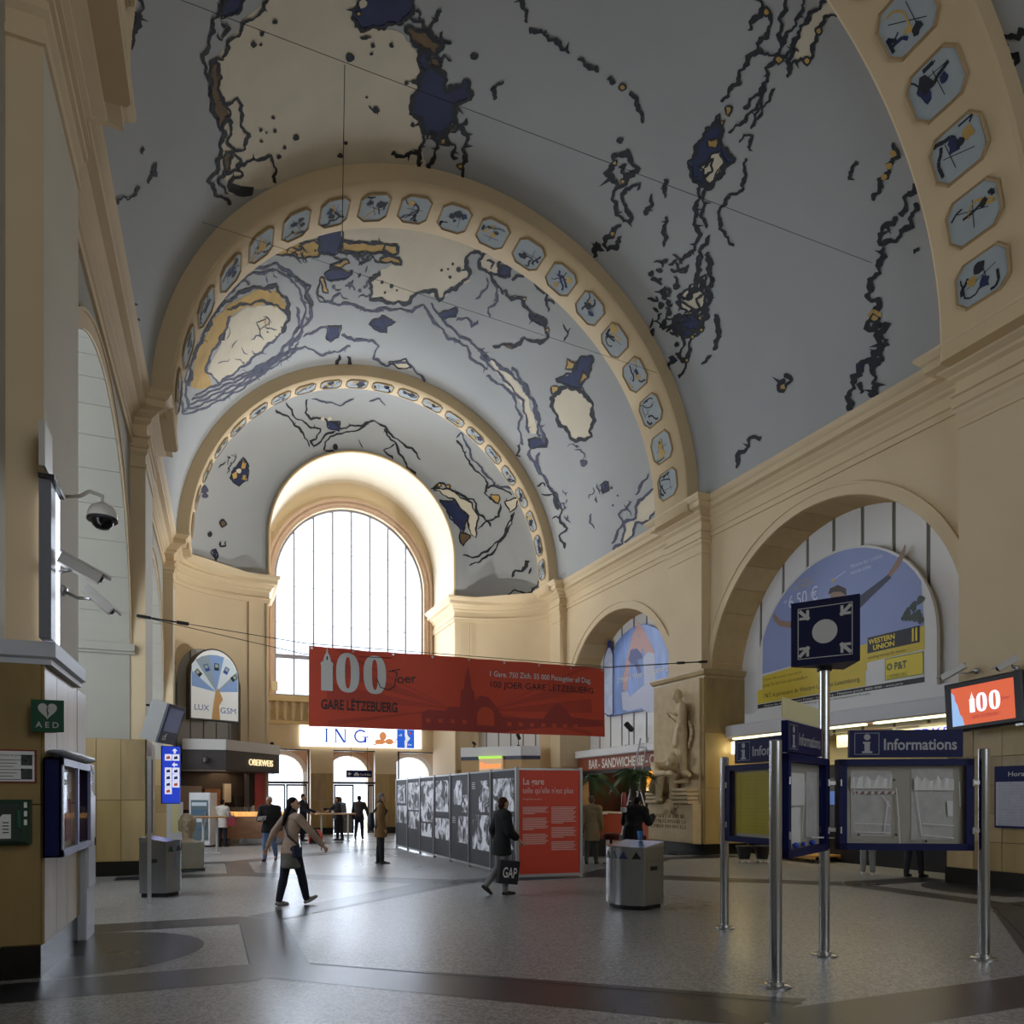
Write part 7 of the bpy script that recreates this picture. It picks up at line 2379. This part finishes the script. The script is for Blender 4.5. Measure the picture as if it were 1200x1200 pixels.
def hand_prims(g, J, sd, H, curl=.5, mi=0):
    s = 1 if sd == 'R' else -1
    w, d = J['wr' + sd], J['fd' + sd]
    side = unit(np.cross(d, A((s * 1.0, 0, 0))))      # knuckle row runs front to back
    if np.linalg.norm(np.cross(d, A((1., 0, 0)))) < .2: side = A((0, 1., 0))
    inn = unit(np.cross(side, d)) * 1.0
    if inn[0] * s > 0: inn = -inn
    pal = w + d * .03 * H
    g.cap(w, w + d * .05 * H, .013 * H, .015 * H, 10, mi, .55, side)
    for k, ln in enumerate((.038, .043, .041, .033)):
        o = w + d * .052 * H + side * (.0165 - .011 * k) * H
        k1 = o + unit(d + inn * curl * .5) * ln * .5 * H
        k2 = k1 + unit(d * (1 - curl * .6) + inn * curl * 1.3) * ln * .35 * H
        k3 = k2 + unit(d * (1 - curl * 1.3) + inn * curl * 1.6) * ln * .25 * H
        g.cap(o, k1, .0055 * H, .005 * H, 7, mi)
        g.cap(k1, k2, .005 * H, .0045 * H, 7, mi)
        g.cap(k2, k3, .0045 * H, .0038 * H, 7, mi)
    tb = w + d * .014 * H + side * .012 * H
    t1 = tb + unit(d * .7 + side * .8 + inn * .5) * .026 * H
    g.cap(tb, t1, .0068 * H, .0058 * H, 7, mi)
    g.cap(t1, t1 + unit(d + inn * .6) * .02 * H, .0056 * H, .0045 * H, 7, mi)


def head_prims(g, J, H):
    c, f, u = J['head'], J['hf'], J['hup']
    r = unit(np.cross(f, u))
    u = unit(np.cross(r, f))
    fr = Fr(c, r, f, u)
    g.ball(c + u * .017 * H - f * .006 * H, (.042 * H, .05 * H, .048 * H), 16, 12, 0, fr)
    g.ball(c - u * .012 * H + f * .014 * H, (.036 * H, .036 * H, .045 * H), 14, 10, 0, fr)
    g.cap(c - u * .035 * H + f * .018 * H, c - u * .055 * H + f * .034 * H, .024 * H, .015 * H, 10)
    g.cap(c + u * .008 * H + f * .046 * H, c - u * .012 * H + f * .058 * H, .006 * H, .009 * H, 8)
    g.cap(c + u * .016 * H + f * .04 * H - r * .02 * H, c + u * .016 * H + f * .04 * H + r * .02 * H, .009 * H, .009 * H, 8)
    for s in (-1, 1):
        g.ball(c + r * s * .043 * H - f * .004 * H - u * .002 * H, (.006 * H, .012 * H, .018 * H), 8, 8, 0, fr)
    return fr


def face_bits(fr, H):
    g = G()
    c = fr.o
    for s in (-1, 1):
        g.ball(c + fr.u * s * .018 * H + fr.v * .0465 * H + fr.n * .006 * H, (.0065 * H, .004 * H, .0038 * H), 8, 6, 1, fr)
        g.ball(c + fr.u * s * .018 * H + fr.v * .049 * H + fr.n * .0175 * H, (.011 * H, .003 * H, .0022 * H), 8, 6, 1, fr)
    g.ball(c + fr.v * .051 * H - fr.n * .029 * H, (.0125 * H, .004 * H, .0042 * H), 8, 6, 2, fr)
    return g


def body_prims(J, H, k=1.0, add=0.0):
    g = G()
    X = A((1., 0, 0))
    a = add * H
    g.cap(J['pelvis'] + A((0, 0, -.01 * H)), J['waist'], .083 * H * k + a, .07 * H * k + a, 16, 0, .72, X)
    g.cap(J['waist'], J['chest'], .072 * H * k + a, .09 * H * k + a, 16, 0, .66, X)
    g.cap(J['chest'], J['neck'] - unit(J['neck'] - J['chest']) * .045 * H, .09 * H * k + a, .066 * H * k + a, 16, 0, .62, X)
    for sd in 'RL':
        g.cap(J['neck'] - A((0, 0, .03 * H)), J['sh' + sd], .04 * H + a, .034 * H * k + a, 12)
    return g


def arm_prims(g, J, H, sd, k=1.0, add=0.0, upto=1.0):
    a = add * H
    g.cap(J['sh' + sd], J['el' + sd], .031 * H * k + a, .025 * H * k + a, 12)
    e = J['el' + sd] + (J['wr' + sd] - J['el' + sd]) * upto
    g.cap(J['el' + sd], e, .025 * H * k + a, (.025 - .009 * upto) * H * k + a, 12)


def leg_prims(g, J, H, sd, k=1.0, add=0.0, upto=1.0):
    a = add * H
    g.cap(J['hip' + sd], J['kn' + sd], .052 * H * k + a, .034 * H * k + a, 12)
    m = J['kn' + sd] * .68 + J['an' + sd] * .32
    e = J['kn' + sd] + (J['an' + sd] - J['kn' + sd]) * upto
    g.cap(J['kn' + sd], m, .033 * H * k + a, .034 * H * k + a, 12)
    g.cap(m, e, .034 * H * k + a, .022 * H * k + a * 1.3, 12)


def shoe_prims(J, H, sd):
    g = G()
    f = J['fp' + sd]
    an = J['an' + sd]
    r = unit(np.cross(f, A((0, 0, 1.))))
    up = unit(np.cross(r, f))
    heel = an - up * .022 * H - f * .018 * H
    toe = an - up * .026 * H + f * .095 * H
    fr = Fr(an, r, f, up)
    g.cap(heel, an + f * .04 * H - up * .018 * H, .022 * H, .026 * H, 12, 0, .8, r)
    g.cap(an + f * .03 * H - up * .02 * H, toe, .026 * H, .019 * H, 12, 0, .75, r)
    g.cap(an, an - up * .015 * H, .024 * H, .024 * H, 12)
    g.ball(an + f * .04 * H - up * .036 * H, (.027 * H, .08 * H, .009 * H), 14, 8, 0, fr)
    return g


def grow(name, g, m, root, voxel, smooth=6, label=None, extra=None, extra_mats=(), kind=None):
    """a child whose skin is the union of the volumes in g (made later in one go)"""
    me = bpy.data.meshes.new(name)
    me.from_pydata(g.v, [], g.f)
    o = bpy.data.objects.new(name, me)
    COL.objects.link(o)
    o.parent = root
    if label: o['label'] = label
    md = o.modifiers.new('r', 'REMESH')
    md.mode = 'VOXEL'
    md.voxel_size = voxel
    md.use_smooth_shade = True
    if smooth:
        sm = o.modifiers.new('s', 'SMOOTH')
        sm.factor = .5
        sm.iterations = smooth
    LATER.append((o, [m] + list(extra_mats), extra))
    return o


def finish_grown():
    bpy.context.view_layer.update()
    dg = bpy.context.evaluated_depsgraph_get()
    for o, ms, extra in LATER:
        me = bpy.data.meshes.new_from_object(o.evaluated_get(dg))
        n = len(me.vertices)
        co = np.empty(n * 3, np.float32)
        me.vertices.foreach_get('co', co)
        vs = [tuple(p) for p in co.reshape(-1, 3)]
        fs = [tuple(p.vertices) for p in me.polygons]
        mi = [0] * len(fs)
        if extra is not None:
            fs += [tuple(i + n for i in f) for f in extra.f]
            vs += extra.v
            mi += extra.m
        bpy.data.meshes.remove(me)
        nm = bpy.data.meshes.new(o.name)
        nm.from_pydata(vs, [], fs)
        for m in ms: nm.materials.append(m)
        nm.polygons.foreach_set('material_index', mi)
        nm.polygons.foreach_set('use_smooth', [True] * len(fs))
        o.modifiers.clear()
        o.data = nm


def hair_prims(J, H, style):
    c, f, u = J['head'], J['hf'], J['hup']
    r = unit(np.cross(f, u))
    u = unit(np.cross(r, f))
    fr = Fr(c, r, f, u)
    g = G()
    g.ball(c + u * .026 * H - f * .014 * H, (.047 * H, .05 * H, .046 * H), 16, 12, 0, fr)
    g.ball(c + u * .0 * H - f * .026 * H, (.042 * H, .034 * H, .05 * H), 14, 10, 0, fr)
    if style == 'long':
        for k in range(9):
            a = -.95 + 1.9 * k / 8
            p0 = c + r * math.sin(a) * .036 * H - f * math.cos(a) * .036 * H
            p1 = c + r * math.sin(a) * .058 * H - f * (math.cos(a) * .055 + .02) * H - A((0, 0, .10 * H))
            p2 = p1 - A((0, 0, .085 * H)) + f * .0 + r * .004 * k * H - f * .015 * H
            g.cap(p0, p1, .024 * H, .024 * H, 8)
            g.cap(p1, p2, .024 * H, .012 * H, 8)
    if style == 'bun':
        g.ball(c - u * .018 * H - f * .058 * H, (.019 * H,) * 3, 10, 8)
        g.cap(c - f * .04 * H, c - u * .05 * H - f * .045 * H, .026 * H, .016 * H, 8)
    if style == 'bob':
        for s in (-1, 1): g.cap(c + r * s * .04 * H - f * .008 * H + u * .01 * H, c + r * s * .042 * H - f * .012 * H - u * .05 * H, .02 * H, .016 * H, 8)
    return g


def fmat(name, hexc, rough=.85): return mat(name, hexc, rough, var=.12, scale=14, bump=.15, bscale=90)


def person(label, xy, heading, H, pose, top=None, bottom=None, skirt=None, hair=('short', '#2a221c'), shoes='#1a1818', vox=.016, skin=SKIN,
           top_len=.06, sleeve=1.0, loose=.013, k=1.0, collar=None, sole=None, group=None):
    J = skeleton(H, pose)
    root = thing('person', label, 'person', (0, 0, 0), group)
    g = body_prims(J, H, .93 * k, -.004)
    for sd in 'RL':
        arm_prims(g, J, H, sd, .95)
        leg_prims(g, J, H, sd, .93)
        g.cap(J['an' + sd], J['an' + sd] + J['fp' + sd] * .07 * H - A((0, 0, .02 * H)), .018 * H, .014 * H, 10)
    g.cap(J['neck'] - A((0, 0, .03 * H)), J['head'] - J['hup'] * .03 * H, .03 * H, .029 * H, 12)
    fr = head_prims(g, J, H)
    ex = face_bits(fr, H)
    for sd in 'RL': hand_prims(ex, J, sd, H, pose.get('curl', .55))
    grow('body', g, skin, root, min(vox, .013), 3, extra=ex, extra_mats=(EYE_W, LIP))
    if hair: grow('hair', hair_prims(J, H, hair[0]), mat('hair' + hair[1], hair[1], .75, spec=.15), root, .011, 4)
    tn = unit(J['neck'] - J['pelvis'])
    if top:
        g = body_prims(J, H, k, loose)
        if top_len > 0:
            g.cap(J['pelvis'], J['pelvis'] - A((0, 0, (top_len + .03) * H)), (.09 * k + loose) * H, (.102 * k + loose) * H, 18, 0, .74, A((1., 0, 0)))
        zc = J['pelvis'][2] - (top_len + .035) * H
        g.v = [(x, y, max(z, zc)) for x, y, z in g.v]
        for sd in 'RL': arm_prims(g, J, H, sd, 1.05, loose * .75, sleeve)
        g.cap(J['neck'] - tn * .03 * H, J['neck'] + tn * .012 * H, .045 * H, .04 * H, 12)
        grow('jacket', g, fmat('cloth_top' + top, top), root, vox, 4)
    if collar:
        g = G().cap(J['neck'] - tn * .01 * H, J['neck'] + tn * .022 * H, .05 * H, .043 * H, 14)
        grow('collar', g, fmat('collar' + collar, collar), root, .012, 3)
    if bottom:
        g = G()
        g.cap(J['pelvis'] + tn * .06 * H, J['pelvis'] - A((0, 0, .015 * H)), .08 * H, .088 * H, 16, 0, .74, A((1., 0, 0)))
        for sd in 'RL': leg_prims(g, J, H, sd, 1.03, .007, .97)
        grow('trousers', g, fmat('cloth_bottom' + bottom, bottom), root, vox, 4)
    if skirt:
        g = G()
        b = J['pelvis'] - A((0, 0, .175 * H)) + A((0, (J['knR'][1] + J['knL'][1]) * .15, 0))
        g.cap(J['pelvis'] - A((0, 0, .03 * H)), b, .09 * H, .108 * H, 20, 0, .84, A((1., 0, 0)))
        # square hem: stop the volume flat
        zc = b[2] - .02 * H
        zt = J['pelvis'][2] - .005 * H
        g.v = [(x, y, min(max(z, zc), zt)) for x, y, z in g.v]
        grow('skirt', g, fmat('cloth_skirt' + skirt, skirt), root, vox, 3)
    for sd in 'RL':
        grow('shoe', shoe_prims(J, H, sd), mat('shoe' + shoes, shoes, .45), root, .009, 3)
    root.location = (xy[0], xy[1], 0)
    root.rotation_euler = (0, 0, heading)
    ROOTLOC[root.name] = A((0, 0, 0.))
    W = {k_: rotz(v, heading) + A((xy[0], xy[1], 0)) for k_, v in J.items() if k_[:2] not in ('hu', 'hf', 'fd', 'fp')}
    return root, J, W


CR, CF = A((cy_, -sy_)), A((sy_, cy_))      # image right and image depth on the floor


def head_to(r, f):
    """heading whose forward direction is r to the image right and f away from the camera"""
    d = CR * r + CF * f
    return math.atan2(d[1], d[0]) - PI / 2


def local_thing(name, label, cat, xy, heading):
    t = thing(name, label, cat, (0, 0, 0))
    t.location = (xy[0], xy[1], 0)
    t.rotation_euler = (0, 0, heading)
    return t


def strap(g, pts, w=.035):
    for a, b in zip(pts[:-1], pts[1:]): g.cap(a, b, w / 2, w / 2, 8, 0, .4)


# 1 woman walking, centre left
p = on_floor(341, 1061)
hd = head_to(.62, .78)
H = 1.7
r, J, W = person('woman in taupe jacket and grey skirt striding right, long black hair', p, hd, H,
                 dict(legR=(17, 3, 22), legL=(-8, 6, -4), armR=(26, 34, 12, 0), armL=(-22, 36, 8, -6), head_yaw=-58, lean=3, toe=3, shoulder=.104),
                 top='#a58d79', bottom='#141826', skirt='#68645c', hair=('long', '#0f0c0d'), shoes='#8f8c86', vox=.014, top_len=.025, collar='#23262e', skin=SKIN2, k=.95, loose=.012)
t = local_thing('shoulder_bag', 'small navy shoulder bag worn across the back of the striding woman', 'bag', p, hd)
hipz = J['pelvis'][2]
q = J['pelvis'] + A((.14, .02, -.05))
obj('bag_body', G().fbox(Fr(q, (0, 1, 0), (0, 0, 1), (1, 0, 0)), -.1, .06, -.1, .06, 0, .06, bev=.02), mat('bag_navy', '#1d2440', .5), t)
g = G()
strap(g, [q + A((.03, 0, .08)), J['waist'] + A((.07, -.115, .02)), J['chest'] + A((-.03, -.135, .0)), J['shL'] + A((.05, -.02, .065)), J['chest'] + A((-.03, .13, .03)), q + A((.03, .05, .08))])
obj('strap', g, mat('strap_dark', '#2a2426', .6), t)

# 2 woman with a shopping bag
p = on_floor(588, 1049)
hd = head_to(.93, .36)
H = 1.68
r, J, W = person('woman in black jacket and grey trousers walking past exhibition wall', p, hd, H,
                 dict(legR=(3, 2, 0), legL=(-3, 34, -38), armR=(10, 10, 42, 10), armL=(-16, 22, 40, 10), head_yaw=14, lean=2, toe=3, shoulder=.104),
                 top='#0b0b0d', bottom='#807d7c', hair=('bun', '#3a2418'), shoes='#161213', vox=.014, top_len=.1, sleeve=.55, loose=.03, skin=SKIN2)
wl = J['wrR']
t = local_thing('shopping_bag', 'dark navy GAP paper carrier bag in the walking woman\'s hand', 'bag', p, hd)
bx = A((.20, .30, .34))
wl = A((bx[0], bx[1] - .02, .82))
fbg = Fr((.27, -.16, .24), (-.06, 1, -.12), (0, .12, 1), (1, .06, 0))
obj('bag_body', G().fbox(fbg, 0, .36, 0, .40, -.12, 0), mat('bag_paper_navy', '#14161f', .5), t)
obj('lettering', G().text(fbg.at(.055, .11), 'GAP', .25, .003, bold=.012, width=.26), PRW, t)
g = G()
for n_ in (-.01, -.11): g.tube([fbg.p(.1, .4, n_), fbg.p(.13, .52, n_), fbg.p(.2, .56, n_), fbg.p(.25, .52, n_), fbg.p(.27, .4, n_)], .006, 6)
obj('handle', g, BLACK, t)

# 3 man in brown jacket looking at the panels
p = on_floor(446, 1012)
hd = head_to(.97, .22)
r, J, W = person('man in brown jacket with dark backpack facing the exhibition wall', p, hd, 1.8,
                 dict(legR=(2, 0, 0), legL=(-3, 2, 0), armR=(-10, 8, 38, 14), armL=(-8, 10, 34, 12), head_pitch=6, shoulder=.112),
                 top='#7a5a30', bottom='#101014', hair=('short', '#6f6c68'), shoes='#141214', vox=.017, top_len=.13, loose=.022, collar='#3b2c1c')
t = local_thing('backpack', 'dark backpack worn by the man in the brown jacket', 'bag', p, hd)
c = J['chest'] + A((0, -.25, -.22))
grow('bag_body', G().cap(c + A((0, 0, .06)), c + A((0, 0, -.14)), .13, .16, 14, 0, .62, (1, 0, 0)), mat('backpack_dark', '#17171a', .6), t, .017, 4)
g = G()
for s in (-1, 1): strap(g, [c + A((s * .09, .06, .18)), J['neck'] + A((s * .1, -.03, .0)), J['chest'] + A((s * .1, .15, .0)), c + A((s * .15, .12, -.2))], .05)
obj('strap', g, BLACK, t)

# 4 white-haired man walking towards the camera
p = on_floor(316, 1009)
hd = head_to(.1, -1)
r, J, W = person('white haired man in black jacket and blue jeans walking towards the camera', p, hd, 1.72,
                 dict(legR=(10, 4, 6), legL=(-12, 18, -20), armR=(18, 10, 78, 30), armL=(-6, 12, 14, 0), head_pitch=12, shoulder=.118),
                 top='#19181a', bottom='#5f789e', hair=('short', '#d4d2cd'), shoes='#201c1c', vox=.017, top_len=.06, loose=.022, k=1.08)
t = thing('paper_sheet', 'folded white paper held by the white haired man', 'paper', (0, 0, 0))
wr = W['wrR']
obj('sheet', G().fbox(Fr(wr + A((0, -.08, -.02)), (1, 0, .1), (.1, -.5, .6)), -.11, .1, -.02, .12, 0, .006), PAPER, t)

# 5, 6 leaving through the middle door
r, J, W = person('man in dark jacket with rucksack leaving through the middle door', (5.55, 29.6), head_to(.05, 1), 1.74,
                 dict(legR=(10, 6, 4), legL=(-10, 10, -14), armR=(14, 22, 10, 0), armL=(-8, 10, 10, 0)), top='#33343a', bottom='#1c2030', hair=('short', '#1d1815'), vox=.02, loose=.02)
t = local_thing('backpack', 'dark rucksack on the back of the man in the middle door', 'bag', (5.55, 29.6), head_to(.05, 1))
c = J['chest'] + A((0, -.22, -.06))
grow('bag_body', G().cap(c + A((0, 0, .14)), c + A((0, 0, -.2)), .13, .15, 14, 0, .6, (1, 0, 0)), mat('backpack_maroon', '#3a2a2c', .6), t, .018, 4)
person('person in grey coat walking out just ahead of the rucksack man', (5.05, 31.3), head_to(-.1, 1), 1.7,
       dict(legR=(-8, 10, -10), legL=(10, 4, 4), armR=(10, 8, 10, 0), armL=(-10, 10, 10, 0)), top='#77757a', bottom='#3a3a44', hair=('bob', '#5a4a3c'), vox=.02, loose=.02)
# 7, 8 at the long high table
person('man in navy suit standing at left end of the high table', (3.35, 29.5), head_to(.95, -.2), 1.82,
       dict(legR=(2, 0, 0), legL=(-2, 2, 0), armR=(30, 6, 40, 0), armL=(28, 8, 45, 0), head_pitch=8), top='#14182a', bottom='#141828', hair=('short', '#15110f'), vox=.02, top_len=.1)
person('man in dark sweater leaning on the high table, facing left', (4.75, 29.5), head_to(-.8, -.45), 1.72,
       dict(legR=(4, 2, 0), legL=(-6, 2, 0), armR=(48, 14, 50, 10), armL=(30, 26, 60, 20), lean=8), top='#20232f', bottom='#15171f', hair=('short', '#2a1d15'), vox=.02, top_len=.04, loose=.018)
c = on_floor(369, 988)
t = thing('backpack', 'black and red backpack on the floor under the high table', 'bag', (c[0], c[1], 0))
obj('bag_body', G().prism(Fr((c[0], c[1], 0), (CR[0], CR[1], 0), (0, 0, 1)), [(-.2, 0), (.2, 0), (.2, .3), (.12, .5), (-.12, .5), (-.2, .3)], -.12, .12), BLACK, t)
g = G()
for s in (-1, 1): g.tube([(c[0] + s * .2 * CR[0], c[1] + s * .2 * CR[1] - .13, .05), (c[0] + s * .21 * CR[0], c[1] + s * .21 * CR[1] - .18, .3), (c[0] + s * .1 * CR[0], c[1] + s * .1 * CR[1] - .14, .5)], .05, 8)
obj('red_side', g, mat('backpack_red', '#c8452c', .5), t)
# 9, 10 at the bakery
q = at_d(257, 985, 27.2)
person('bakery customer in white jacket and dark trousers at the counter', (.42, 27.1), head_to(.2, 1), 1.62,
       dict(legR=(2, 0, 0), legL=(-2, 0, 0), armR=(20, 8, 60, 0), armL=(20, 8, 60, 0)), top='#cfc8bc', bottom='#22252e', hair=('short', '#1d1712'), vox=.02, top_len=.1, loose=.02)
t = thing('red_handbag', 'red handbag on right arm of the bakery customer', 'bag', (.72, 26.95, .85))
obj('bag_body', G().prism(Fr((.72, 26.95, .72), (CR[0], CR[1], 0), (0, 0, 1)), [(-.15, 0), (.15, 0), (.12, .28), (-.12, .28)], -.06, .06), mat('handbag_red', '#8a2430', .5), t)
obj('handle', G().tube([(.62, 27.0, 1.0), (.64, 26.98, 1.14), (.76, 26.94, 1.14), (.8, 26.92, 1.0)], .012, 6), mat('handbag_red', '#8a2430', .5), t)
person('bakery assistant with red cap behind the curved counter', (1.75, 30.1), head_to(.2, -1), 1.62,
       dict(armR=(20, 8, 70, 0), armL=(20, 8, 70, 0)), top='#d8d2c8', bottom='#2a2626', hair=('short', '#8a2a20'), vox=.022)
# 11 beige coat, half hidden by the red panel
person('man in beige coat half hidden behind the red title panel', (9.0, 16.6), head_to(.35, .95), 1.74,
       dict(legR=(4, 0, 0), legL=(-8, 6, -6), armR=(6, 8, 20, 0), armL=(-4, 10, 20, 0)), top='#a08d68', bottom='#55544f', hair=('short', '#6a5a48'), vox=.018, top_len=.17, loose=.022)
# 12 dark figure stooping behind the centre bin
p = (9.05, 14.7)
hd = head_to(.6, .8)
r, J, W = person('person in bulky black coat stooping behind the centre litter bin', p, hd, 1.72,
                 dict(legR=(4, 4, 0), legL=(-4, 4, 0), armR=(24, 16, 95, 10), armL=(10, 18, 60, 20), lean=14, head_pitch=16, shoulder=.12), top='#0c0b0d', bottom='#141214', hair=('short', '#14100f'), vox=.017, top_len=.16, loose=.04, k=1.15)
t = thing('red_flask', 'red and white flask raised by the stooping person in black', 'flask', (0, 0, 0))
wq = at_d(731, 952, 17.25)
obj('flask_body', G().lathe([(.055, 0), (.06, .02), (.06, .36), (.045, .42), (.03, .46)], tuple(wq), 14), mat('flask_red', '#b0443c', .4), t, smooth=True)
obj('flask_band', G().lathe([(.062, .0), (.075, .03), (.07, .1), (.062, .12)], tuple(wq), 14), mat('flask_white', '#c8ccc8', .4), t, smooth=True)
c = on_floor(716, 1012)
t = thing('red_stool', 'dark red upholstered stool beside the stooping person', 'stool', (c[0], c[1], 0))
obj('seat', G().lathe([(.2, .62), (.22, .66), (.22, .74), (.18, .78)], (c[0], c[1], 0), 18), mat('stool_red', '#5a1a18', .6), t, smooth=True)
obj('column', G().tube([(c[0], c[1], .02), (c[0], c[1], .64)], .035, 10), DARKM, t)
obj('foot', G().lathe([(.22, 0), (.22, .02), (.05, .05)], (c[0], c[1], 0), 18), DARKM, t)
# 13, 14 at the cash machines, seen below the wide board
person('person in grey trousers at left cash machine behind the wide board', (13.35, 12.0), head_to(.9, .42), 1.72,
       dict(legR=(2, 0, 0), legL=(-2, 0, 0), armR=(24, 8, 60, 0), armL=(10, 8, 20, 0)), top='#4a4d55', bottom='#7d7c7a', hair=('short', '#3a2c22'), shoes='#c9c6c0', vox=.02)
person('person in dark trousers at right cash machine behind the wide board', (13.9, 11.3), head_to(.9, .42), 1.75,
       dict(legR=(6, 0, 0), legL=(-6, 4, 0), armR=(24, 8, 60, 0), armL=(10, 8, 20, 0)), top='#2a2a30', bottom='#1c1c22', hair=('short', '#201814'), shoes='#121112', vox=.02)

# paper cup on the bin
cx_, cy2, cz = 6.30, 10.02, 1.035
CUPQ.location = (cx_, cy2, cz)
ROOTLOC[CUPQ.name] = A((cx_, cy2, cz))
obj('cup', G().lathe([(.035, 0), (.05, .12), (.053, .125), (.046, .12)], (cx_, cy2, cz), 14), mat('cup_blue', '#5a8fd0', .5, var=.4, scale=30), CUPQ, smooth=True)

# ------------------------------------------------------------------ carved relief on the right pier
RST = mat('relief_stone', '#c6b08a', .8, var=.1, scale=4, bump=.35, bscale=28)
XSL = float(tx(HC + PH - .02, 19.2)) - .03
rel = thing('relief_sculpture', 'carved stone relief of a standing youth above a crouching figure', 'sculpture', (XSL, 19.2, 0))
ROOTLOC[rel.name] = A((XSL, 19.2, 0))
fsl = Fr((XSL, 20.47, 0), (0, -1, 0), (0, 0, 1), (-1, 0, 0))
obj('back_slab', G().fbox(fsl, 0.02, 2.42, .3, 5.22, -.02, .05), RST, rel)
obj('inscription_block', G().fbox(fsl, .08, 2.45, .32, 1.5, 0, .32, bev=.03), RST, rel)
g = G()
rnd = random.Random(6)
for row, (n_, z) in enumerate(((14, 1.06), (15, .9), (16, .74))):
    u = .3
    for k_ in range(n_):
        w_ = rnd.uniform(.06, .12)
        g.fbox(fsl, u, u + .02, z, z + .11, .31, .335)
        if rnd.random() < .7: g.fbox(fsl, u, u + w_ * .8, z + rnd.choice((0, .045, .09)), z + rnd.choice((.02, .06, .11)), .31, .333)
        u += w_ + .035
        if u > 2.2: break
obj('carved_inscription', g, mat('inscription_shade', '#94805f', .85), rel, kind='stuff')
for k_, (a, b, z) in enumerate(((1.5, 2.42, 1.5), (1.55, 2.38, 1.62), (1.5, 2.4, 1.74), (1.58, 2.36, 1.86), (.1, .8, 1.5), (.14, .85, 1.62), (.1, .78, 1.74))):
    obj('carved_book', G().fbox(fsl, a, b, z, z + .10, .02, .46, bev=.03), RST, rel)


def place(g, heading, loc, sc=1.0):
    out = G()
    out.v = [tuple(rotz(A(v) * sc, heading) + A(loc)) for v in g.v]
    out.f, out.m = g.f, g.m
    return out


def stone_figure(name, H, pose, heading, loc, drape=False, hair='short', kneel=False):
    J = skeleton(H, pose)
    g = body_prims(J, H, 1.08, 0)
    for sd in 'RL':
        arm_prims(g, J, H, sd, 1.25)
        leg_prims(g, J, H, sd, 1.2)
        g.merge(shoe_prims(J, H, sd))
        hand_prims(g, J, sd, H, .5)
    g.cap(J['neck'] - A((0, 0, .03 * H)), J['head'], .033 * H, .03 * H, 12)
    head_prims(g, J, H)
    g.merge(hair_prims(J, H, hair))
    if drape:
        for k_ in range(7):
            x = -.08 + .027 * k_
            g.cap(J['pelvis'] + A((x * H, .06 * H - abs(x) * .3 * H, .03 * H)), J['pelvis'] + A((x * 1.1 * H, .075 * H - abs(x) * .3 * H, -.12 * H - .02 * (k_ % 2) * H)), .02 * H, .026 * H, 8)
        g.cap(J['pelvis'] + A((0, 0, .03 * H)), J['pelvis'] - A((0, 0, .1 * H)), .09 * H, .095 * H, 14, 0, .75, A((1., 0, 0)))
    w = place(g, heading, loc)
    off = ROOTLOC[rel.name]
    w.v = [tuple(A(v) - off) for v in w.v]
    grow(name, w, RST, rel, .02, 3)


hs = math.atan2(.55, -.8) - PI / 2
stone_figure('standing_youth', 2.86, dict(legR=(4, 2, 0), legL=(-3, 2, 0), armR=(4, 12, 126, 40), armL=(2, 12, 128, 40), head_pitch=22, head_yaw=22), hs, (XSL - .2, 18.72, 2.12), True)
stone_figure('crouching_figure', 3.5, dict(legR=(128, 138, 0), legL=(112, 124, 0), armR=(66, 8, 24, 14), armL=(62, 8, 26, 14), lean=52, head_pitch=45, seat=.26), math.atan2(-.9, -.3) - PI / 2, (XSL - .26, 19.75, 1.8), False)
g = G()
for k_ in range(6):
    a = k_ * .9
    g.cap((.0 - .1, -.78 + .05 * math.cos(a), 3.2 + .13 * k_), (-.16, -.86 + .09 * math.cos(a + 1), 3.3 + .13 * k_), .06, .045, 8)
grow('carved_foliage', g, RST, rel, .02, 2)
g = G()
c = A((XSL - .42, 19.0, 1.42)) - ROOTLOC[rel.name]
g.ball(c, (.18, .2, .24)).cap(c + A((-.1, .05, .05)), c + A((-.16, .12, -.22)), .08, .05).cap(c + A((-.05, -.1, .05)), c + A((-.12, -.16, -.2)), .07, .04)
grow('carved_mask', g, RST, rel, .018, 2)

# the carved heads on the left pedestal
s_, fbk_ = BUSTQ
J = skeleton(2.35, dict(head_yaw=0))
hc_ = J['head']
J2 = dict(J)
for nm, du, yaw, sc in (('carved_head', -.02, .5, 1.0),):
    g = G()
    head_prims(g, J, 2.35)
    g.merge(hair_prims(J, 2.35, 'bob'))
    g.cap(J['neck'] + A((0, .02, -.02)), J['head'], .075, .085, 12)
    g.cap(J['neck'] + A((0, .02, -.12)), J['neck'] + A((0, .02, -.08)), .12, .07, 12)
    g2 = G()
    tgt = fbk_.p(du - .02, .66, -.32)
    base = J['neck'] + A((0, 0, -.13))
    g2.v = [tuple(rotz((A(v) - base) * 1.32, head_to(.55, -1)) + tgt - ROOTLOC[s_.name]) for v in g.v]
    g2.f, g2.m = g.f, g.m
    grow(nm, g2, STAT, s_, .014, 2)
    g3 = G()
    g3.v = [tuple(rotz((A(v) - base) * 1.22, head_to(-.9, .3)) + tgt + A((.07, .1, 0)) - ROOTLOC[s_.name]) for v in g.v]
    g3.f, g3.m = g.f, g.m
    grow(nm, g3, STAT, s_, .014, 2)
finish_grown()
